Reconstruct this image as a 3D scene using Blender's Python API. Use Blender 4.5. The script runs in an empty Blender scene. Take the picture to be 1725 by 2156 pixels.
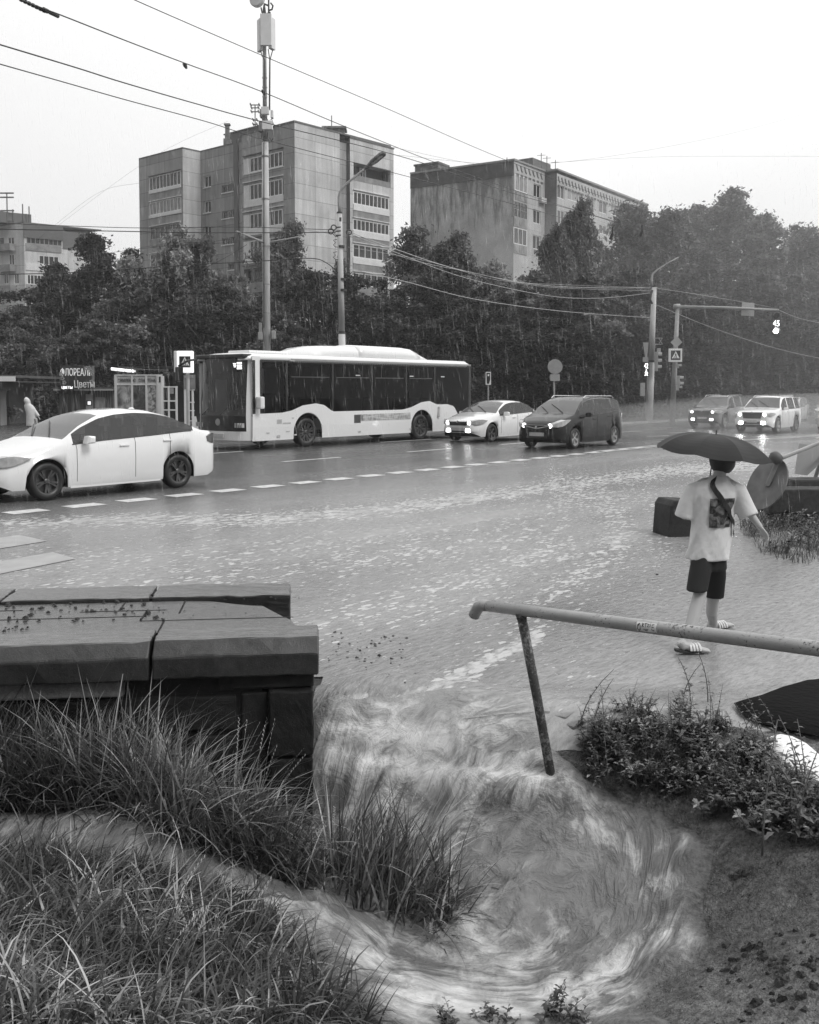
import bpy, bmesh, math, random
import numpy as np
from mathutils import Vector, Matrix
from math import radians, sin, cos, tan, pi, sqrt, atan2

random.seed(11)
rng = np.random.default_rng(11)
sc = bpy.context.scene
C = sc.collection

# ------------------------------------------------------------------ camera, sky, sun, exposure
FPX = 2100.0; CU = 862.5; HV = 819.0; PITCH = radians(3.0); EYE = 1.9
PV = HV + FPX * tan(PITCH)
cd = bpy.data.cameras.new('camera'); cam = bpy.data.objects.new('camera', cd); C.objects.link(cam)
cd.sensor_fit = 'VERTICAL'; cd.sensor_height = 36.0; cd.lens = FPX / 2156 * 36.0
cd.shift_y = (PV - 1078) / 2156
cd.clip_start = 0.1; cd.clip_end = 3000
cam.location = (0, 0, EYE); cam.rotation_euler = (pi / 2 - PITCH, 0, 0)
sc.camera = cam
sc.render.resolution_x = 819; sc.render.resolution_y = 1024

SUN_EL, SUN_AZ = radians(48), radians(128)      # azimuth clockwise from +Y: right and a little behind the camera
world = bpy.data.worlds.new('World'); sc.world = world; world.use_nodes = True
wn = world.node_tree.nodes; wl = world.node_tree.links; wn.clear()
sky = wn.new('ShaderNodeTexSky'); sky.sky_type = 'NISHITA'; sky.sun_disc = False
sky.sun_elevation = SUN_EL; sky.sun_rotation = SUN_AZ
sky.air_density = 1.0; sky.dust_density = 6.0
s_bw = wn.new('ShaderNodeRGBToBW'); wl.new(sky.outputs[0], s_bw.inputs[0])
s_sc = wn.new('ShaderNodeMath'); s_sc.operation = 'MULTIPLY'; s_sc.inputs[1].default_value = 0.012
wl.new(s_bw.outputs[0], s_sc.inputs[0])
# the rain cloud deck: brightest overhead, a little brighter towards the right
w_tc = wn.new('ShaderNodeTexCoord'); w_sep = wn.new('ShaderNodeSeparateXYZ'); wl.new(w_tc.outputs['Generated'], w_sep.inputs[0])
w_cl = wn.new('ShaderNodeMapRange'); w_cl.inputs['From Min'].default_value = -0.05; w_cl.inputs['From Max'].default_value = 1.0
w_cl.inputs['To Min'].default_value = 0.80; w_cl.inputs['To Max'].default_value = 1.75
wl.new(w_sep.outputs['Z'], w_cl.inputs['Value'])
w_rt = wn.new('ShaderNodeMapRange'); w_rt.inputs['From Min'].default_value = -0.45; w_rt.inputs['From Max'].default_value = 0.35
w_rt.inputs['To Min'].default_value = 0.90; w_rt.inputs['To Max'].default_value = 1.12
wl.new(w_sep.outputs['X'], w_rt.inputs['Value'])
w_m = wn.new('ShaderNodeMath'); w_m.operation = 'MULTIPLY'; wl.new(w_cl.outputs[0], w_m.inputs[0]); wl.new(w_rt.outputs[0], w_m.inputs[1])
# sky dimmed behind the camera, added to darken faces turned that way
w_bk = wn.new('ShaderNodeMapRange'); w_bk.interpolation_type = 'SMOOTHSTEP'; w_bk.inputs['From Min'].default_value = -0.75; w_bk.inputs['From Max'].default_value = 0.45
w_bk.inputs['To Min'].default_value = 0.30; w_bk.inputs['To Max'].default_value = 1.0; wl.new(w_sep.outputs['Y'], w_bk.inputs['Value'])
w_m2 = wn.new('ShaderNodeMath'); w_m2.operation = 'MULTIPLY'; wl.new(w_m.outputs[0], w_m2.inputs[0]); wl.new(w_bk.outputs[0], w_m2.inputs[1])
w_a = wn.new('ShaderNodeMath'); w_a.operation = 'ADD'; wl.new(w_m2.outputs[0], w_a.inputs[0]); wl.new(s_sc.outputs[0], w_a.inputs[1])
w_bg = wn.new('ShaderNodeBackground'); w_bg.inputs['Strength'].default_value = 0.89
wl.new(w_a.outputs[0], w_bg.inputs['Color'])
w_o = wn.new('ShaderNodeOutputWorld'); wl.new(w_bg.outputs[0], w_o.inputs['Surface'])

sl = bpy.data.lights.new('sun', 'SUN'); sl.energy = 1.5; sl.angle = radians(20); sl.color = (1, 0.995, 0.985)
sun = bpy.data.objects.new('sun', sl); C.objects.link(sun)
sdir = Vector((sin(SUN_AZ) * cos(SUN_EL), cos(SUN_AZ) * cos(SUN_EL), sin(SUN_EL)))
sun.rotation_euler = sdir.to_track_quat('Z', 'Y').to_euler(); sun.location = (20, -10, 40)
vs = sc.view_settings; vs.view_transform = 'Standard'; vs.look = 'None'; vs.exposure = 0.08; vs.gamma = 1.0
sc.cycles.use_denoising = True
sc.cycles.max_bounces = 6; sc.cycles.diffuse_bounces = 3; sc.cycles.glossy_bounces = 3
sc.cycles.transparent_max_bounces = 12; sc.cycles.transmission_bounces = 4; sc.cycles.volume_bounces = 1
sc.cycles.caustics_reflective = False; sc.cycles.caustics_refractive = False
sc.cycles.volume_step_rate = 4.0; sc.cycles.sample_clamp_indirect = 4.0

# ------------------------------------------------------------------ measuring the photograph
def ray(u, v):
    x = (u - CU) / FPX; y = (PV - v) / FPX
    return Vector((x, cos(PITCH) + y * sin(PITCH), -sin(PITCH) + y * cos(PITCH)))
def at(u, v, Y):
    d = ray(u, v); return Vector((0, 0, EYE)) + d * (Y / d.y)
def gnd(u, v, z=0.0):
    d = ray(u, v); return Vector((0, 0, EYE)) + d * ((z - EYE) / d.z)
RD = Vector((0.6220, 0.7830, 0)); RN = Vector((-0.7830, 0.6220, 0))     # along the road (away), across it (far side)
def rp(s, t, z=0.0): return RD * s + RN * t + Vector((0, 0, z))
RYAW = atan2(RD.y, RD.x)

# ------------------------------------------------------------------ mesh helpers
class MB:
    def __init__(self): self.v = []; self.f = []; self.uv = None
    def add(self, vs_, fs):
        b = len(self.v); self.v += [tuple(p) for p in vs_]; self.f += [tuple(i + b for i in f) for f in fs]; return self
    def box(self, x0, x1, y0, y1, z0, z1, M=None, bev=0):
        P = [Vector(p) for p in ((x0,y0,z0),(x1,y0,z0),(x1,y1,z0),(x0,y1,z0),(x0,y0,z1),(x1,y0,z1),(x1,y1,z1),(x0,y1,z1))]
        if M: P = [M @ p for p in P]
        return self.add(P, [(0,3,2,1),(4,5,6,7),(0,1,5,4),(1,2,6,5),(2,3,7,6),(3,0,4,7)])
    def prism(self, pts, a, b, axis='y', M=None):
        n = len(pts)
        def mk(p, k):
            if axis == 'y': return Vector((p[0], k, p[1]))
            if axis == 'x': return Vector((k, p[0], p[1]))
            return Vector((p[0], p[1], k))
        P = [mk(p, a) for p in pts] + [mk(p, b) for p in pts]
        if M: P = [M @ p for p in P]
        return self.add(P, [tuple(range(n)), tuple(range(2*n-1, n-1, -1))] + [(i, n+i, n+(i+1) % n, (i+1) % n) for i in range(n)])
    def tube(self, pts, r, n=8, cap=True):
        pts = [Vector(p) for p in pts]; k = len(pts)
        rs = r if isinstance(r, (list, tuple)) else [r] * k
        ref = None; V = []; Fs = []
        for i, p in enumerate(pts):
            t = (pts[min(i+1, k-1)] - pts[max(i-1, 0)])
            if t.length < 1e-9: t = Vector((0, 0, 1))
            t.normalize()
            if ref is None:
                ref = Vector((0, 0, 1)) if abs(t.z) < .9 else Vector((1, 0, 0))
            a = t.cross(ref)
            if a.length < 1e-6: a = t.cross(Vector((0, 1, 0)))
            a.normalize(); b = t.cross(a); ref = -b if b.dot(ref) < 0 else b
            if i: 
                if a.dot(pa) < 0: a = -a; b = -b
            pa = a
            for j in range(n):
                q = 2 * pi * j / n; V.append(p + (a * cos(q) + b * sin(q)) * rs[i])
        for i in range(k - 1):
            for j in range(n):
                Fs.append((i*n+j, i*n+(j+1) % n, (i+1)*n+(j+1) % n, (i+1)*n+j))
        if cap: Fs += [tuple(range(n-1, -1, -1)), tuple(range((k-1)*n, k*n))]
        return self.add(V, Fs)
    def lathe(self, prof, n=24, M=None, cap=True):      # prof: (radius, height) about local z
        V = []; Fs = []; k = len(prof)
        for r, h in prof:
            for j in range(n):
                q = 2*pi*j/n; p = Vector((r*cos(q), r*sin(q), h)); V.append(M @ p if M else p)
        for i in range(k-1):
            for j in range(n): Fs.append((i*n+j, i*n+(j+1) % n, (i+1)*n+(j+1) % n, (i+1)*n+j))
        if cap: Fs += [tuple(range(n-1, -1, -1)), tuple(range((k-1)*n, k*n))]
        return self.add(V, Fs)
    def loft(self, rings, cap=True):
        n = len(rings[0]); V = [p for r in rings for p in r]; Fs = []
        for i in range(len(rings)-1):
            for j in range(n): Fs.append((i*n+j, i*n+(j+1) % n, (i+1)*n+(j+1) % n, (i+1)*n+j))
        if cap: Fs += [tuple(range(n-1, -1, -1)), tuple(range((len(rings)-1)*n, len(rings)*n))]
        return self.add(V, Fs)
    def build(self, name, m, parent=None, smooth=False, bevel=0, fixn=True, auto=None):
        me = bpy.data.meshes.new(name); me.from_pydata(self.v, [], self.f); me.update()
        if fixn or bevel:
            bm = bmesh.new(); bm.from_mesh(me)
            if fixn: bmesh.ops.recalc_face_normals(bm, faces=bm.faces)
            if bevel: bmesh.ops.bevel(bm, geom=[e for e in bm.edges if e.is_manifold and e.calc_face_angle(0) > .5], offset=bevel, segments=2, affect='EDGES', profile=.6)
            bm.to_mesh(me); bm.free()
        return link(name, me, m, parent, smooth)
def link(name, me, m, parent=None, smooth=False):
    if smooth: me.polygons.foreach_set('use_smooth', [True] * len(me.polygons))
    if m: me.materials.append(m)
    o = bpy.data.objects.new(name, me); C.objects.link(o)
    if parent is not None:
        o.parent = parent
        if parent.get('_w') is not None: o.location = -Vector(parent['_w'])
    return o
def thing(name, label, cat, loc=(0,0,0), rz=0, group=None, world=False):
    o = bpy.data.objects.new(name, None); C.objects.link(o); o.location = loc; o.rotation_euler = (0, 0, rz)
    o.empty_display_size = .2
    o['label'] = label; o['category'] = cat
    if group: o['group'] = group
    if world: o['_w'] = list(loc)          # parts of this thing are given in world coordinates
    return o
def tag(o, label, cat, group=None, kind=None):
    if label: o['label'] = label
    if cat: o['category'] = cat
    if group: o['group'] = group
    if kind: o['kind'] = kind
    return o
def struct(o, kind='structure'): o['kind'] = kind; return o
def dup(root, loc=None, rz=None, label=None, sc_=None):
    m = {}
    def cp(o, par):
        c = o.copy(); C.objects.link(c)
        if par is not None: c.parent = par
        for ch in o.children: cp(ch, c)
        return c
    r = cp(root, None)
    if loc is not None: r.location = loc
    if rz is not None: r.rotation_euler = (0, 0, rz)
    if label: r['label'] = label
    if sc_ is not None: r.scale = sc_ if isinstance(sc_, (tuple, list)) else (sc_,)*3
    return r

# ------------------------------------------------------------------ materials (all greys: the photograph is black and white)
MATS = {}
def M(name, g=.5, rough=.6, var=.12, scale=4, metal=0, bump=0, bscale=30, emit=0, spec=.5, coat=0, detail=4, trans=0, streak=1.0):
    if name in MATS: return MATS[name]
    m = bpy.data.materials.new(name); m.use_nodes = True; nt = m.node_tree; N = nt.nodes; L = nt.links
    b = N['Principled BSDF']; b.inputs['Roughness'].default_value = rough; b.inputs['Metallic'].default_value = metal
    b.inputs['Specular IOR Level'].default_value = spec; b.inputs['Coat Weight'].default_value = coat
    b.inputs['Coat Roughness'].default_value = .06
    tc = N.new('ShaderNodeTexCoord'); mp = N.new('ShaderNodeMapping'); L.new(tc.outputs['Object'], mp.inputs[0])
    mp.inputs['Scale'].default_value = (1, 1, streak)
    nz = N.new('ShaderNodeTexNoise'); nz.inputs['Scale'].default_value = scale; nz.inputs['Detail'].default_value = detail
    L.new(mp.outputs[0], nz.inputs['Vector'])
    mr = N.new('ShaderNodeMapRange'); mr.inputs['From Min'].default_value = .3; mr.inputs['From Max'].default_value = .7
    mr.inputs['To Min'].default_value = max(0, g*(1-var)); mr.inputs['To Max'].default_value = min(1, g*(1+var))
    L.new(nz.outputs[0], mr.inputs[0]); L.new(mr.outputs[0], b.inputs['Base Color'])
    if bump:
        n2 = N.new('ShaderNodeTexNoise'); n2.inputs['Scale'].default_value = bscale; n2.inputs['Detail'].default_value = 5
        L.new(mp.outputs[0], n2.inputs['Vector'])
        bp = N.new('ShaderNodeBump'); bp.inputs['Strength'].default_value = bump; bp.inputs['Distance'].default_value = .02
        L.new(n2.outputs[0], bp.inputs['Height']); L.new(bp.outputs[0], b.inputs['Normal'])
    if emit:
        b.inputs['Emission Color'].default_value = (1,1,1,1); b.inputs['Emission Strength'].default_value = emit
    if trans: b.inputs['Transmission Weight'].default_value = trans
    MATS[name] = m; return m
def dark_glass(name, g=.02, see=.2, rough=.03, spec=.5):
    m = bpy.data.materials.new(name); m.use_nodes = True; nt = m.node_tree; N = nt.nodes; L = nt.links
    b = N['Principled BSDF']; b.inputs['Base Color'].default_value = (g,g,g,1); b.inputs['Roughness'].default_value = rough
    b.inputs['Specular IOR Level'].default_value = spec
    b.inputs['Alpha'].default_value = 1 - see
    MATS[name] = m; return m
class NT:
    """small node-graph writer"""
    def __init__(self, name):
        self.m = bpy.data.materials.new(name); self.m.use_nodes = True; self.N = self.m.node_tree.nodes; self.L = self.m.node_tree.links
        self.b = self.N['Principled BSDF']; self.tc = self.N.new('ShaderNodeTexCoord'); MATS[name] = self.m
    def mp(self, src='Object', scale=(1,1,1), rot=(0,0,0), loc=(0,0,0), vec=None):
        n = self.N.new('ShaderNodeMapping'); n.inputs['Scale'].default_value = scale; n.inputs['Rotation'].default_value = rot; n.inputs['Location'].default_value = loc
        self.L.new(vec if vec is not None else self.tc.outputs[src], n.inputs[0]); return n.outputs[0]
    def uv(self, name):
        n = self.N.new('ShaderNodeUVMap'); n.uv_map = name; return n.outputs[0]
    def attr(self, name):
        n = self.N.new('ShaderNodeAttribute'); n.attribute_name = name; return n.outputs['Fac']
    def noise(self, vec, scale=5, detail=4, rough=.5, dist=0):
        n = self.N.new('ShaderNodeTexNoise'); n.inputs['Scale'].default_value = scale; n.inputs['Detail'].default_value = detail
        n.inputs['Roughness'].default_value = rough; n.inputs['Distortion'].default_value = dist
        self.L.new(vec, n.inputs['Vector']); return n.outputs[0]
    def voro(self, vec, scale=5, out='Distance', rnd=1):
        n = self.N.new('ShaderNodeTexVoronoi'); n.inputs['Scale'].default_value = scale; n.inputs['Randomness'].default_value = rnd
        self.L.new(vec, n.inputs['Vector']); return n.outputs[out]
    def math(self, op, a, b=None, clamp=False):
        n = self.N.new('ShaderNodeMath'); n.operation = op; n.use_clamp = clamp
        for i, x in enumerate((a, b)):
            if x is None: continue
            if isinstance(x, (int, float)): n.inputs[i].default_value = x
            else: self.L.new(x, n.inputs[i])
        return n.outputs[0]
    def mr(self, x, a, b, c=0, d=1, smooth=False):
        n = self.N.new('ShaderNodeMapRange')
        if smooth: n.interpolation_type = 'SMOOTHSTEP'
        for k, v_ in zip(('From Min', 'From Max', 'To Min', 'To Max'), (a, b, c, d)): 
            if isinstance(v_, (int, float)): n.inputs[k].default_value = v_
            else: self.L.new(v_, n.inputs[k])
        self.L.new(x, n.inputs['Value']); return n.outputs[0]
    def mix(self, f, a, b):
        n = self.N.new('ShaderNodeMix'); n.data_type = 'FLOAT'
        for i, x in zip((0, 2, 3), (f, a, b)):
            if isinstance(x, (int, float)): n.inputs[i].default_value = x
            else: self.L.new(x, n.inputs[i])
        return n.outputs[0]
    def sep(self, vec):
        n = self.N.new('ShaderNodeSeparateXYZ'); self.L.new(vec, n.inputs[0]); return n.outputs
    def comb(self, x, y, z=0):
        n = self.N.new('ShaderNodeCombineXYZ')
        for i, a in enumerate((x, y, z)):
            if isinstance(a, (int, float)): n.inputs[i].default_value = a
            else: self.L.new(a, n.inputs[i])
        return n.outputs[0]
    def bump(self, h, strength=.5, dist=.02, prev=None):
        n = self.N.new('ShaderNodeBump'); n.inputs['Distance'].default_value = dist
        if isinstance(strength, (int, float)): n.inputs['Strength'].default_value = strength
        else: self.L.new(strength, n.inputs['Strength'])
        self.L.new(h, n.inputs['Height'])
        if prev is not None: self.L.new(prev, n.inputs['Normal'])
        return n.outputs[0]
    def set(self, k, x):
        if isinstance(x, (int, float)): self.b.inputs[k].default_value = x
        else: self.L.new(x, self.b.inputs[k])
        return self

def brick_wall(name, g, w=3.0, h=1.45, var=.25, streak=.25, mortar=.45, msize=.012, off=0.0, rough=.85):
    n = NT(name); uv = n.mp('UV')
    bt = n.N.new('ShaderNodeTexBrick'); bt.offset = off; bt.inputs['Scale'].default_value = 1
    bt.inputs['Brick Width'].default_value = w; bt.inputs['Row Height'].default_value = h
    bt.inputs['Mortar Size'].default_value = msize; bt.inputs['Mortar Smooth'].default_value = .3; bt.inputs['Bias'].default_value = 0
    a, b_ = g*(1-var), g*(1+var)
    bt.inputs['Color1'].default_value = (a,a,a,1); bt.inputs['Color2'].default_value = (b_,b_,b_,1); bt.inputs['Mortar'].default_value = (g*mortar,)*3+(1,)
    n.L.new(uv, bt.inputs['Vector'])
    bw = n.N.new('ShaderNodeRGBToBW'); n.L.new(bt.outputs['Color'], bw.inputs[0])
    st = n.noise(n.mp('UV', scale=(2.2, .18, 1)), 1.0, 6, .65)
    bl = n.noise(n.mp('UV', scale=(1, 1, 1)), .35, 5, .6)
    fine = n.noise(n.mp('UV', scale=(1, 1, 1)), 14, 3, .6)
    f = n.math('MULTIPLY', n.mr(st, .3, .7, 1-streak, 1+streak), n.mr(bl, .3, .7, .82, 1.15))
    f = n.math('MULTIPLY', f, n.mr(fine, .3, .7, .92, 1.08))
    n.set('Base Color', n.math('MULTIPLY', bw.outputs[0], f)).set('Roughness', rough)
    return n.m

def smoothstep(x, a, b):
    t = np.clip((np.asarray(x, float)-a)/(b-a), 0, 1); return t*t*(3-2*t)

def text_obj(txt, size, m, parent=None, name='lettering', M4=None, extrude=.01, width=None, shear=0, height=None):
    cu = bpy.data.curves.new('t', 'FONT'); cu.body = txt; cu.size = size; cu.extrude = extrude; cu.align_x = 'CENTER'; cu.align_y = 'CENTER'; cu.shear = shear
    cu.resolution_u = 3
    tmp = bpy.data.objects.new('t', cu); C.objects.link(tmp)
    dg = bpy.context.evaluated_depsgraph_get(); me = bpy.data.meshes.new_from_object(tmp.evaluated_get(dg))
    bpy.data.objects.remove(tmp); bpy.data.curves.remove(cu)
    xs = [v.co.x for v in me.vertices]; ys = [v.co.y for v in me.vertices]
    if xs:
        sx = width/(max(xs)-min(xs)) if width else 1; sy = height/(max(ys)-min(ys)) if height else sx
        cx = (max(xs)+min(xs))/2; cy = (max(ys)+min(ys))/2
        for v in me.vertices: v.co.x = (v.co.x-cx)*sx; v.co.y = (v.co.y-cy)*sy
    if M4: me.transform(M4)
    me.materials.clear()
    return link(name, me, m, parent)
def frame_M(o, right, up):
    """matrix whose local x runs along right, y along up, z out of the face"""
    r = Vector(right).normalized(); u_ = Vector(up).normalized(); n = r.cross(u_)
    m = Matrix.Identity(4)
    for i in range(3): m[i][0] = r[i]; m[i][1] = u_[i]; m[i][2] = n[i]; m[i][3] = o[i]
    return m
# ------------------------------------------------------------------ terrain
def H0(x, y):
    x = np.asarray(x, float); y = np.asarray(y, float)
    s = x*RD.x + y*RD.y; t = x*RN.x + y*RN.y
    z = -0.2*(1-smoothstep(t, 5, 13)) - 0.3*smoothstep(s, 30, 50)
    return z + 0.028*np.clip(t-36, 0, 80)*smoothstep(t, 36, 50)*smoothstep(s, 46, 72) - 1.15*smoothstep(t, 53, 64)*(1-smoothstep(s, 46, 62))
CP = [  # measured points of the wash-out beside the parapet: column, row, height
 (700,1530,-.22),(850,1550,-.25),(1000,1580,-.28),(1160,1635,-.33),(1300,1680,-.42),(1450,1700,-.42),
 (680,1440,-.2),(900,1420,-.2),(1100,1450,-.2),(1300,1450,-.2),(1500,1450,-.2),(1700,1420,-.2),
 (720,1640,-.5),(900,1700,-.6),(1050,1750,-.6),(1200,1800,-.65),(1350,1850,-.70),(1050,1950,-.86),(1200,2000,-.9),(1000,2100,-.97),(1300,2100,-.86),(850,2080,-.95),(1100,2156,-.92),
 (1500,1800,-.5),(1725,1780,-.33),(1600,1950,-.55),(1725,2000,-.45),(1500,2050,-.68),(1500,2156,-.65),(1725,2156,-.5),(2000,1900,-.4),
 (1350,1600,-.25),(1550,1600,-.22),(1725,1690,-.25),(2000,1600,-.2),
 (-300,1640,-.30),(0,1635,-.30),(300,1655,-.36),(480,1700,-.50),(600,1765,-.70),(-300,1745,-.42),(0,1750,-.43),(200,1785,-.46),(400,1845,-.56),(560,1915,-.68),(700,1985,-.78),(860,2060,-.88),
 (-300,1930,-.34),(0,1930,-.38),(250,1990,-.44),(450,2070,-.58),(0,2156,-.22),(300,2156,-.34),(600,2156,-.62),(800,2150,-.84),
 (760,1800,-.72),(870,1870,-.78),(930,1950,-.86)]
_P = [tuple(gnd(*c)) for c in CP] + [(0,1,.05),(-2,1,.1),(2,1,-.1),(0,2.2,-.3),(-1.5,2.4,-.15),(1.5,2.4,-.4),(-4,3,0),(4,3,-.2)]
_P += [(-.6,5.86,-.90),(-.78,5.78,-.84),(-.42,5.86,-.80),(-.60,5.6,-.90),(-.32,5.65,-.74),(-.95,5.7,-.66)]
_P += [(x, 7.6, -.2) for x in (-4.5,-3.2,-2,-.9,0,1,2,3,4)]
_P = np.array([p for p in _P])
def _tps(r2): return 0.5*r2*np.log(r2+1e-9)
_n = len(_P); _d2 = ((_P[:,None,:2]-_P[None,:,:2])**2).sum(-1)
_A = np.zeros((_n+3,_n+3)); _A[:_n,:_n] = _tps(_d2)+np.eye(_n)*.01; _A[:_n,_n] = 1; _A[:_n,_n+1:] = _P[:,:2]; _A[_n,:_n] = 1; _A[_n+1:,:_n] = _P[:,:2].T
_W = np.linalg.solve(_A, np.concatenate([_P[:,2], np.zeros(3)]))
def H(x, y):
    x = np.asarray(x, float); y = np.asarray(y, float); z0 = H0(x, y)
    shp = x.shape; X = x.ravel(); Y = y.ravel(); out = z0.ravel().copy()
    m = (Y < 7.6) & (np.abs(X) < 9)
    if m.any():
        xx = np.clip(X[m], -4.5, 4.5); yy = np.clip(Y[m], .5, 7.6)
        d2 = (xx[:,None]-_P[None,:,0])**2 + (yy[:,None]-_P[None,:,1])**2
        zt = _tps(d2) @ _W[:_n] + _W[_n] + _W[_n+1]*xx + _W[_n+2]*yy
        w = (1-smoothstep(Y[m], 6.6, 7.5)) * (1-smoothstep(np.abs(X[m]), 5.5, 9))
        out[m] = out[m]*(1-w) + zt*w
    return out.reshape(shp)
def h(x, y): return float(H(np.array([x]), np.array([y]))[0])
def onH(u, v, dz=0.0):
    """point of the ground seen at a place of the photograph"""
    d = ray(u, v); lo, hi = 1.2, 300.0
    k = 1.2
    o = Vector((0,0,EYE))
    while k < 300:
        p = o + d*(k/d.y)
        if p.z < h(p.x, p.y)+dz: break
        k *= 1.02
    lo, hi = k/1.02, k
    for _ in range(12):
        m = (lo+hi)/2; p = o + d*(m/d.y)
        if p.z < h(p.x, p.y)+dz: hi = m
        else: lo = m
    return o + d*(hi/d.y)
def proj(x, y, z):
    dy = np.asarray(y, float); dz = np.asarray(z, float)-EYE
    f = dy*cos(PITCH) - dz*sin(PITCH); up = dy*sin(PITCH) + dz*cos(PITCH)
    return CU + FPX*np.asarray(x, float)/f, PV - FPX*up/f
def axis(a, b, lo, hi, step, g):
    c = list(np.arange(a, b+1e-6, step)); st = step
    while c[-1] < hi: st *= g; c.append(c[-1]+st)
    st = step
    while c[0] > lo: st *= g; c.insert(0, c[0]-st)
    return np.array(c)
def sheet(name, m, xs, ys, zf, mask=None, uvf=None, attrs=None, smooth=True, parent=None):
    X, Y = np.meshgrid(xs, ys); Z = zf(X, Y); nx, ny = len(xs), len(ys)
    co = np.stack([X, Y, Z], -1).reshape(-1, 3)
    ii = (np.arange(ny-1)[:,None]*nx + np.arange(nx-1)[None]).ravel()
    F_ = np.stack([ii, ii+1, ii+nx+1, ii+nx], 1)
    if mask is not None:
        cx = co[F_].mean(1); k = mask(cx[:,0], cx[:,1], cx[:,2]); F_ = F_[k]
        used = np.unique(F_); rem = np.zeros(len(co), int); rem[used] = np.arange(len(used)); co = co[used]; F_ = rem[F_]
    me = bpy.data.meshes.new(name); me.vertices.add(len(co)); me.vertices.foreach_set('co', co.astype(np.float32).ravel())
    me.loops.add(F_.size); me.loops.foreach_set('vertex_index', F_.ravel().astype(np.int32))
    me.polygons.add(len(F_)); me.polygons.foreach_set('loop_start', np.arange(0, F_.size, 4, dtype=np.int32)); 
    me.update(calc_edges=True)
    if uvf:
        for nm, fn in uvf.items():
            uv = me.uv_layers.new(name=nm); w = fn(co)[F_.ravel()]; uv.data.foreach_set('uv', w.astype(np.float32).ravel())
    if attrs:
        for nm, fn in attrs.items():
            a = me.attributes.new(nm, 'FLOAT', 'POINT'); a.data.foreach_set('value', fn(co).astype(np.float32))
    me.validate()
    return link(name, me, m, parent, smooth)
def seg_d(u, v, pts):
    """pixel distance to a polyline"""
    best = np.full(np.shape(u), 1e9)
    for (x0,y0),(x1,y1) in zip(pts[:-1], pts[1:]):
        dx, dy = x1-x0, y1-y0; t = np.clip(((u-x0)*dx+(v-y0)*dy)/(dx*dx+dy*dy), 0, 1)
        best = np.minimum(best, np.hypot(u-x0-t*dx, v-y0-t*dy))
    return best
def inpoly(u, v, poly):
    c = np.zeros(np.shape(u), bool); n = len(poly)
    for i in range(n):
        x0, y0 = poly[i]; x1, y1 = poly[(i+1) % n]
        k = ((y0 > v) != (y1 > v)) & (u < (x1-x0)*(v-y0)/((y1-y0) if y1 != y0 else 1e-9) + x0); c ^= k
    return c

# --- ground material: wet broken asphalt and soil
n = NT('wet_ground'); P_ = n.mp('Object')
a = n.noise(P_, 1.1, 6, .6); b = n.noise(P_, 38, 3, .7); c = n.voro(P_, 48); pb = n.voro(P_, 95)
xs_ = n.math('MULTIPLY', n.mr(n.sep(P_)[0], .1, .7, .45, 1.75, True), n.mr(n.noise(P_, 4.5, 5, .7, 1.0), .36, .64, .5, 1.5))
col = n.math('MULTIPLY', n.math('MULTIPLY', n.mr(a, .35, .65, .06, .13), xs_), n.mr(b, .35, .65, .55, 1.5))
col = n.math('MULTIPLY', col, .85); col = n.math('ADD', col, n.math('MULTIPLY', n.mr(pb, .30, .1, 0, .10), n.mr(n.noise(P_, 14, 3), .5, .62, 0, 1)))
n.set('Base Color', col).set('Roughness', n.mr(n.noise(P_, 3.2, 4, .6, .8), .42, .58, .5, .10)).set('Specular IOR Level', .5)
n.set('Normal', n.bump(n.math('ADD', n.math('MULTIPLY', b, 1.3), n.math('ADD', n.math('MULTIPLY', n.noise(P_, 11, 6, .75), 4.0), n.math('MULTIPLY', pb, -.6))), 1.0, .022))
ground_m = n.m
gx = axis(-3.6, 3.6, -320, 320, .045, 1.045); gy = axis(1.6, 8.2, -12, 900, .045, 1.035)
ground = sheet('ground', ground_m, gx, gy, lambda X, Y: H(X, Y)); struct(ground)

# --- the flooded road
def road_mask(x, y, z):
    s = x*RD.x+y*RD.y; t = x*RN.x+y*RN.y
    u, v = proj(x, y, z)
    near = (y < 7.2) & ((v > 1640) | ((x < -.62)))
    bank = (v > 1625 - 60*smoothstep(u, 1150, 1500)) & (u > 1150) & (y < 9)
    return (t < 29.5) & (y > 4.2) & ~near & ~bank & (s < 190) & (s > -60)
BANDS = [([(0,1105),(300,1092),(560,1096),(900,1062),(1230,1018),(1400,992),(1640,975)], 16, 1.0), ([(0,1190),(300,1175),(700,1150),(1000,1110),(1250,1060)], 34, .42),
         ([(100,1240),(500,1215),(900,1170),(1180,1120)], 34, .5), ([(660,1310),(800,1275),(1000,1215),(1200,1150)], 34, .6), ([(680,1345),(900,1300),(1050,1240)], 22, .5),
         ([(1180,1020),(1290,1060),(1310,1140),(1230,1210),(1110,1300),(1020,1400)], 44, .7), ([(1330,1030),(1420,1080),(1390,1160)], 40, .45),
         ([(1130,1340),(1040,1385),(940,1435),(860,1470),(760,1500),(680,1530)], 16, 1.7), ([(760,1480),(700,1500),(660,1545),(800,1560),(900,1545)], 26, 1.5), ([(990,1420),(1060,1385)], 20, .9)]
def road_foam(co):
    u, v = proj(co[:,0], co[:,1], co[:,2]); f = np.zeros(len(co))
    for pts, w, k in BANDS: f = np.maximum(f, k*np.exp(-(seg_d(u, v, pts)/w)**2))
    return f*.85 + .06 + .16*(1-smoothstep(co[:,0]*RN.x+co[:,1]*RN.y, 10.5, 13.5))
def chop(co):      # how rough the running water is
    u, v = proj(co[:,0], co[:,1], co[:,2])
    f = np.exp(-(seg_d(u, v, [(1290,1060),(1310,1140),(1230,1210),(1110,1300),(1020,1400),(850,1470),(700,1530)])/90)**2)
    return f
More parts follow.
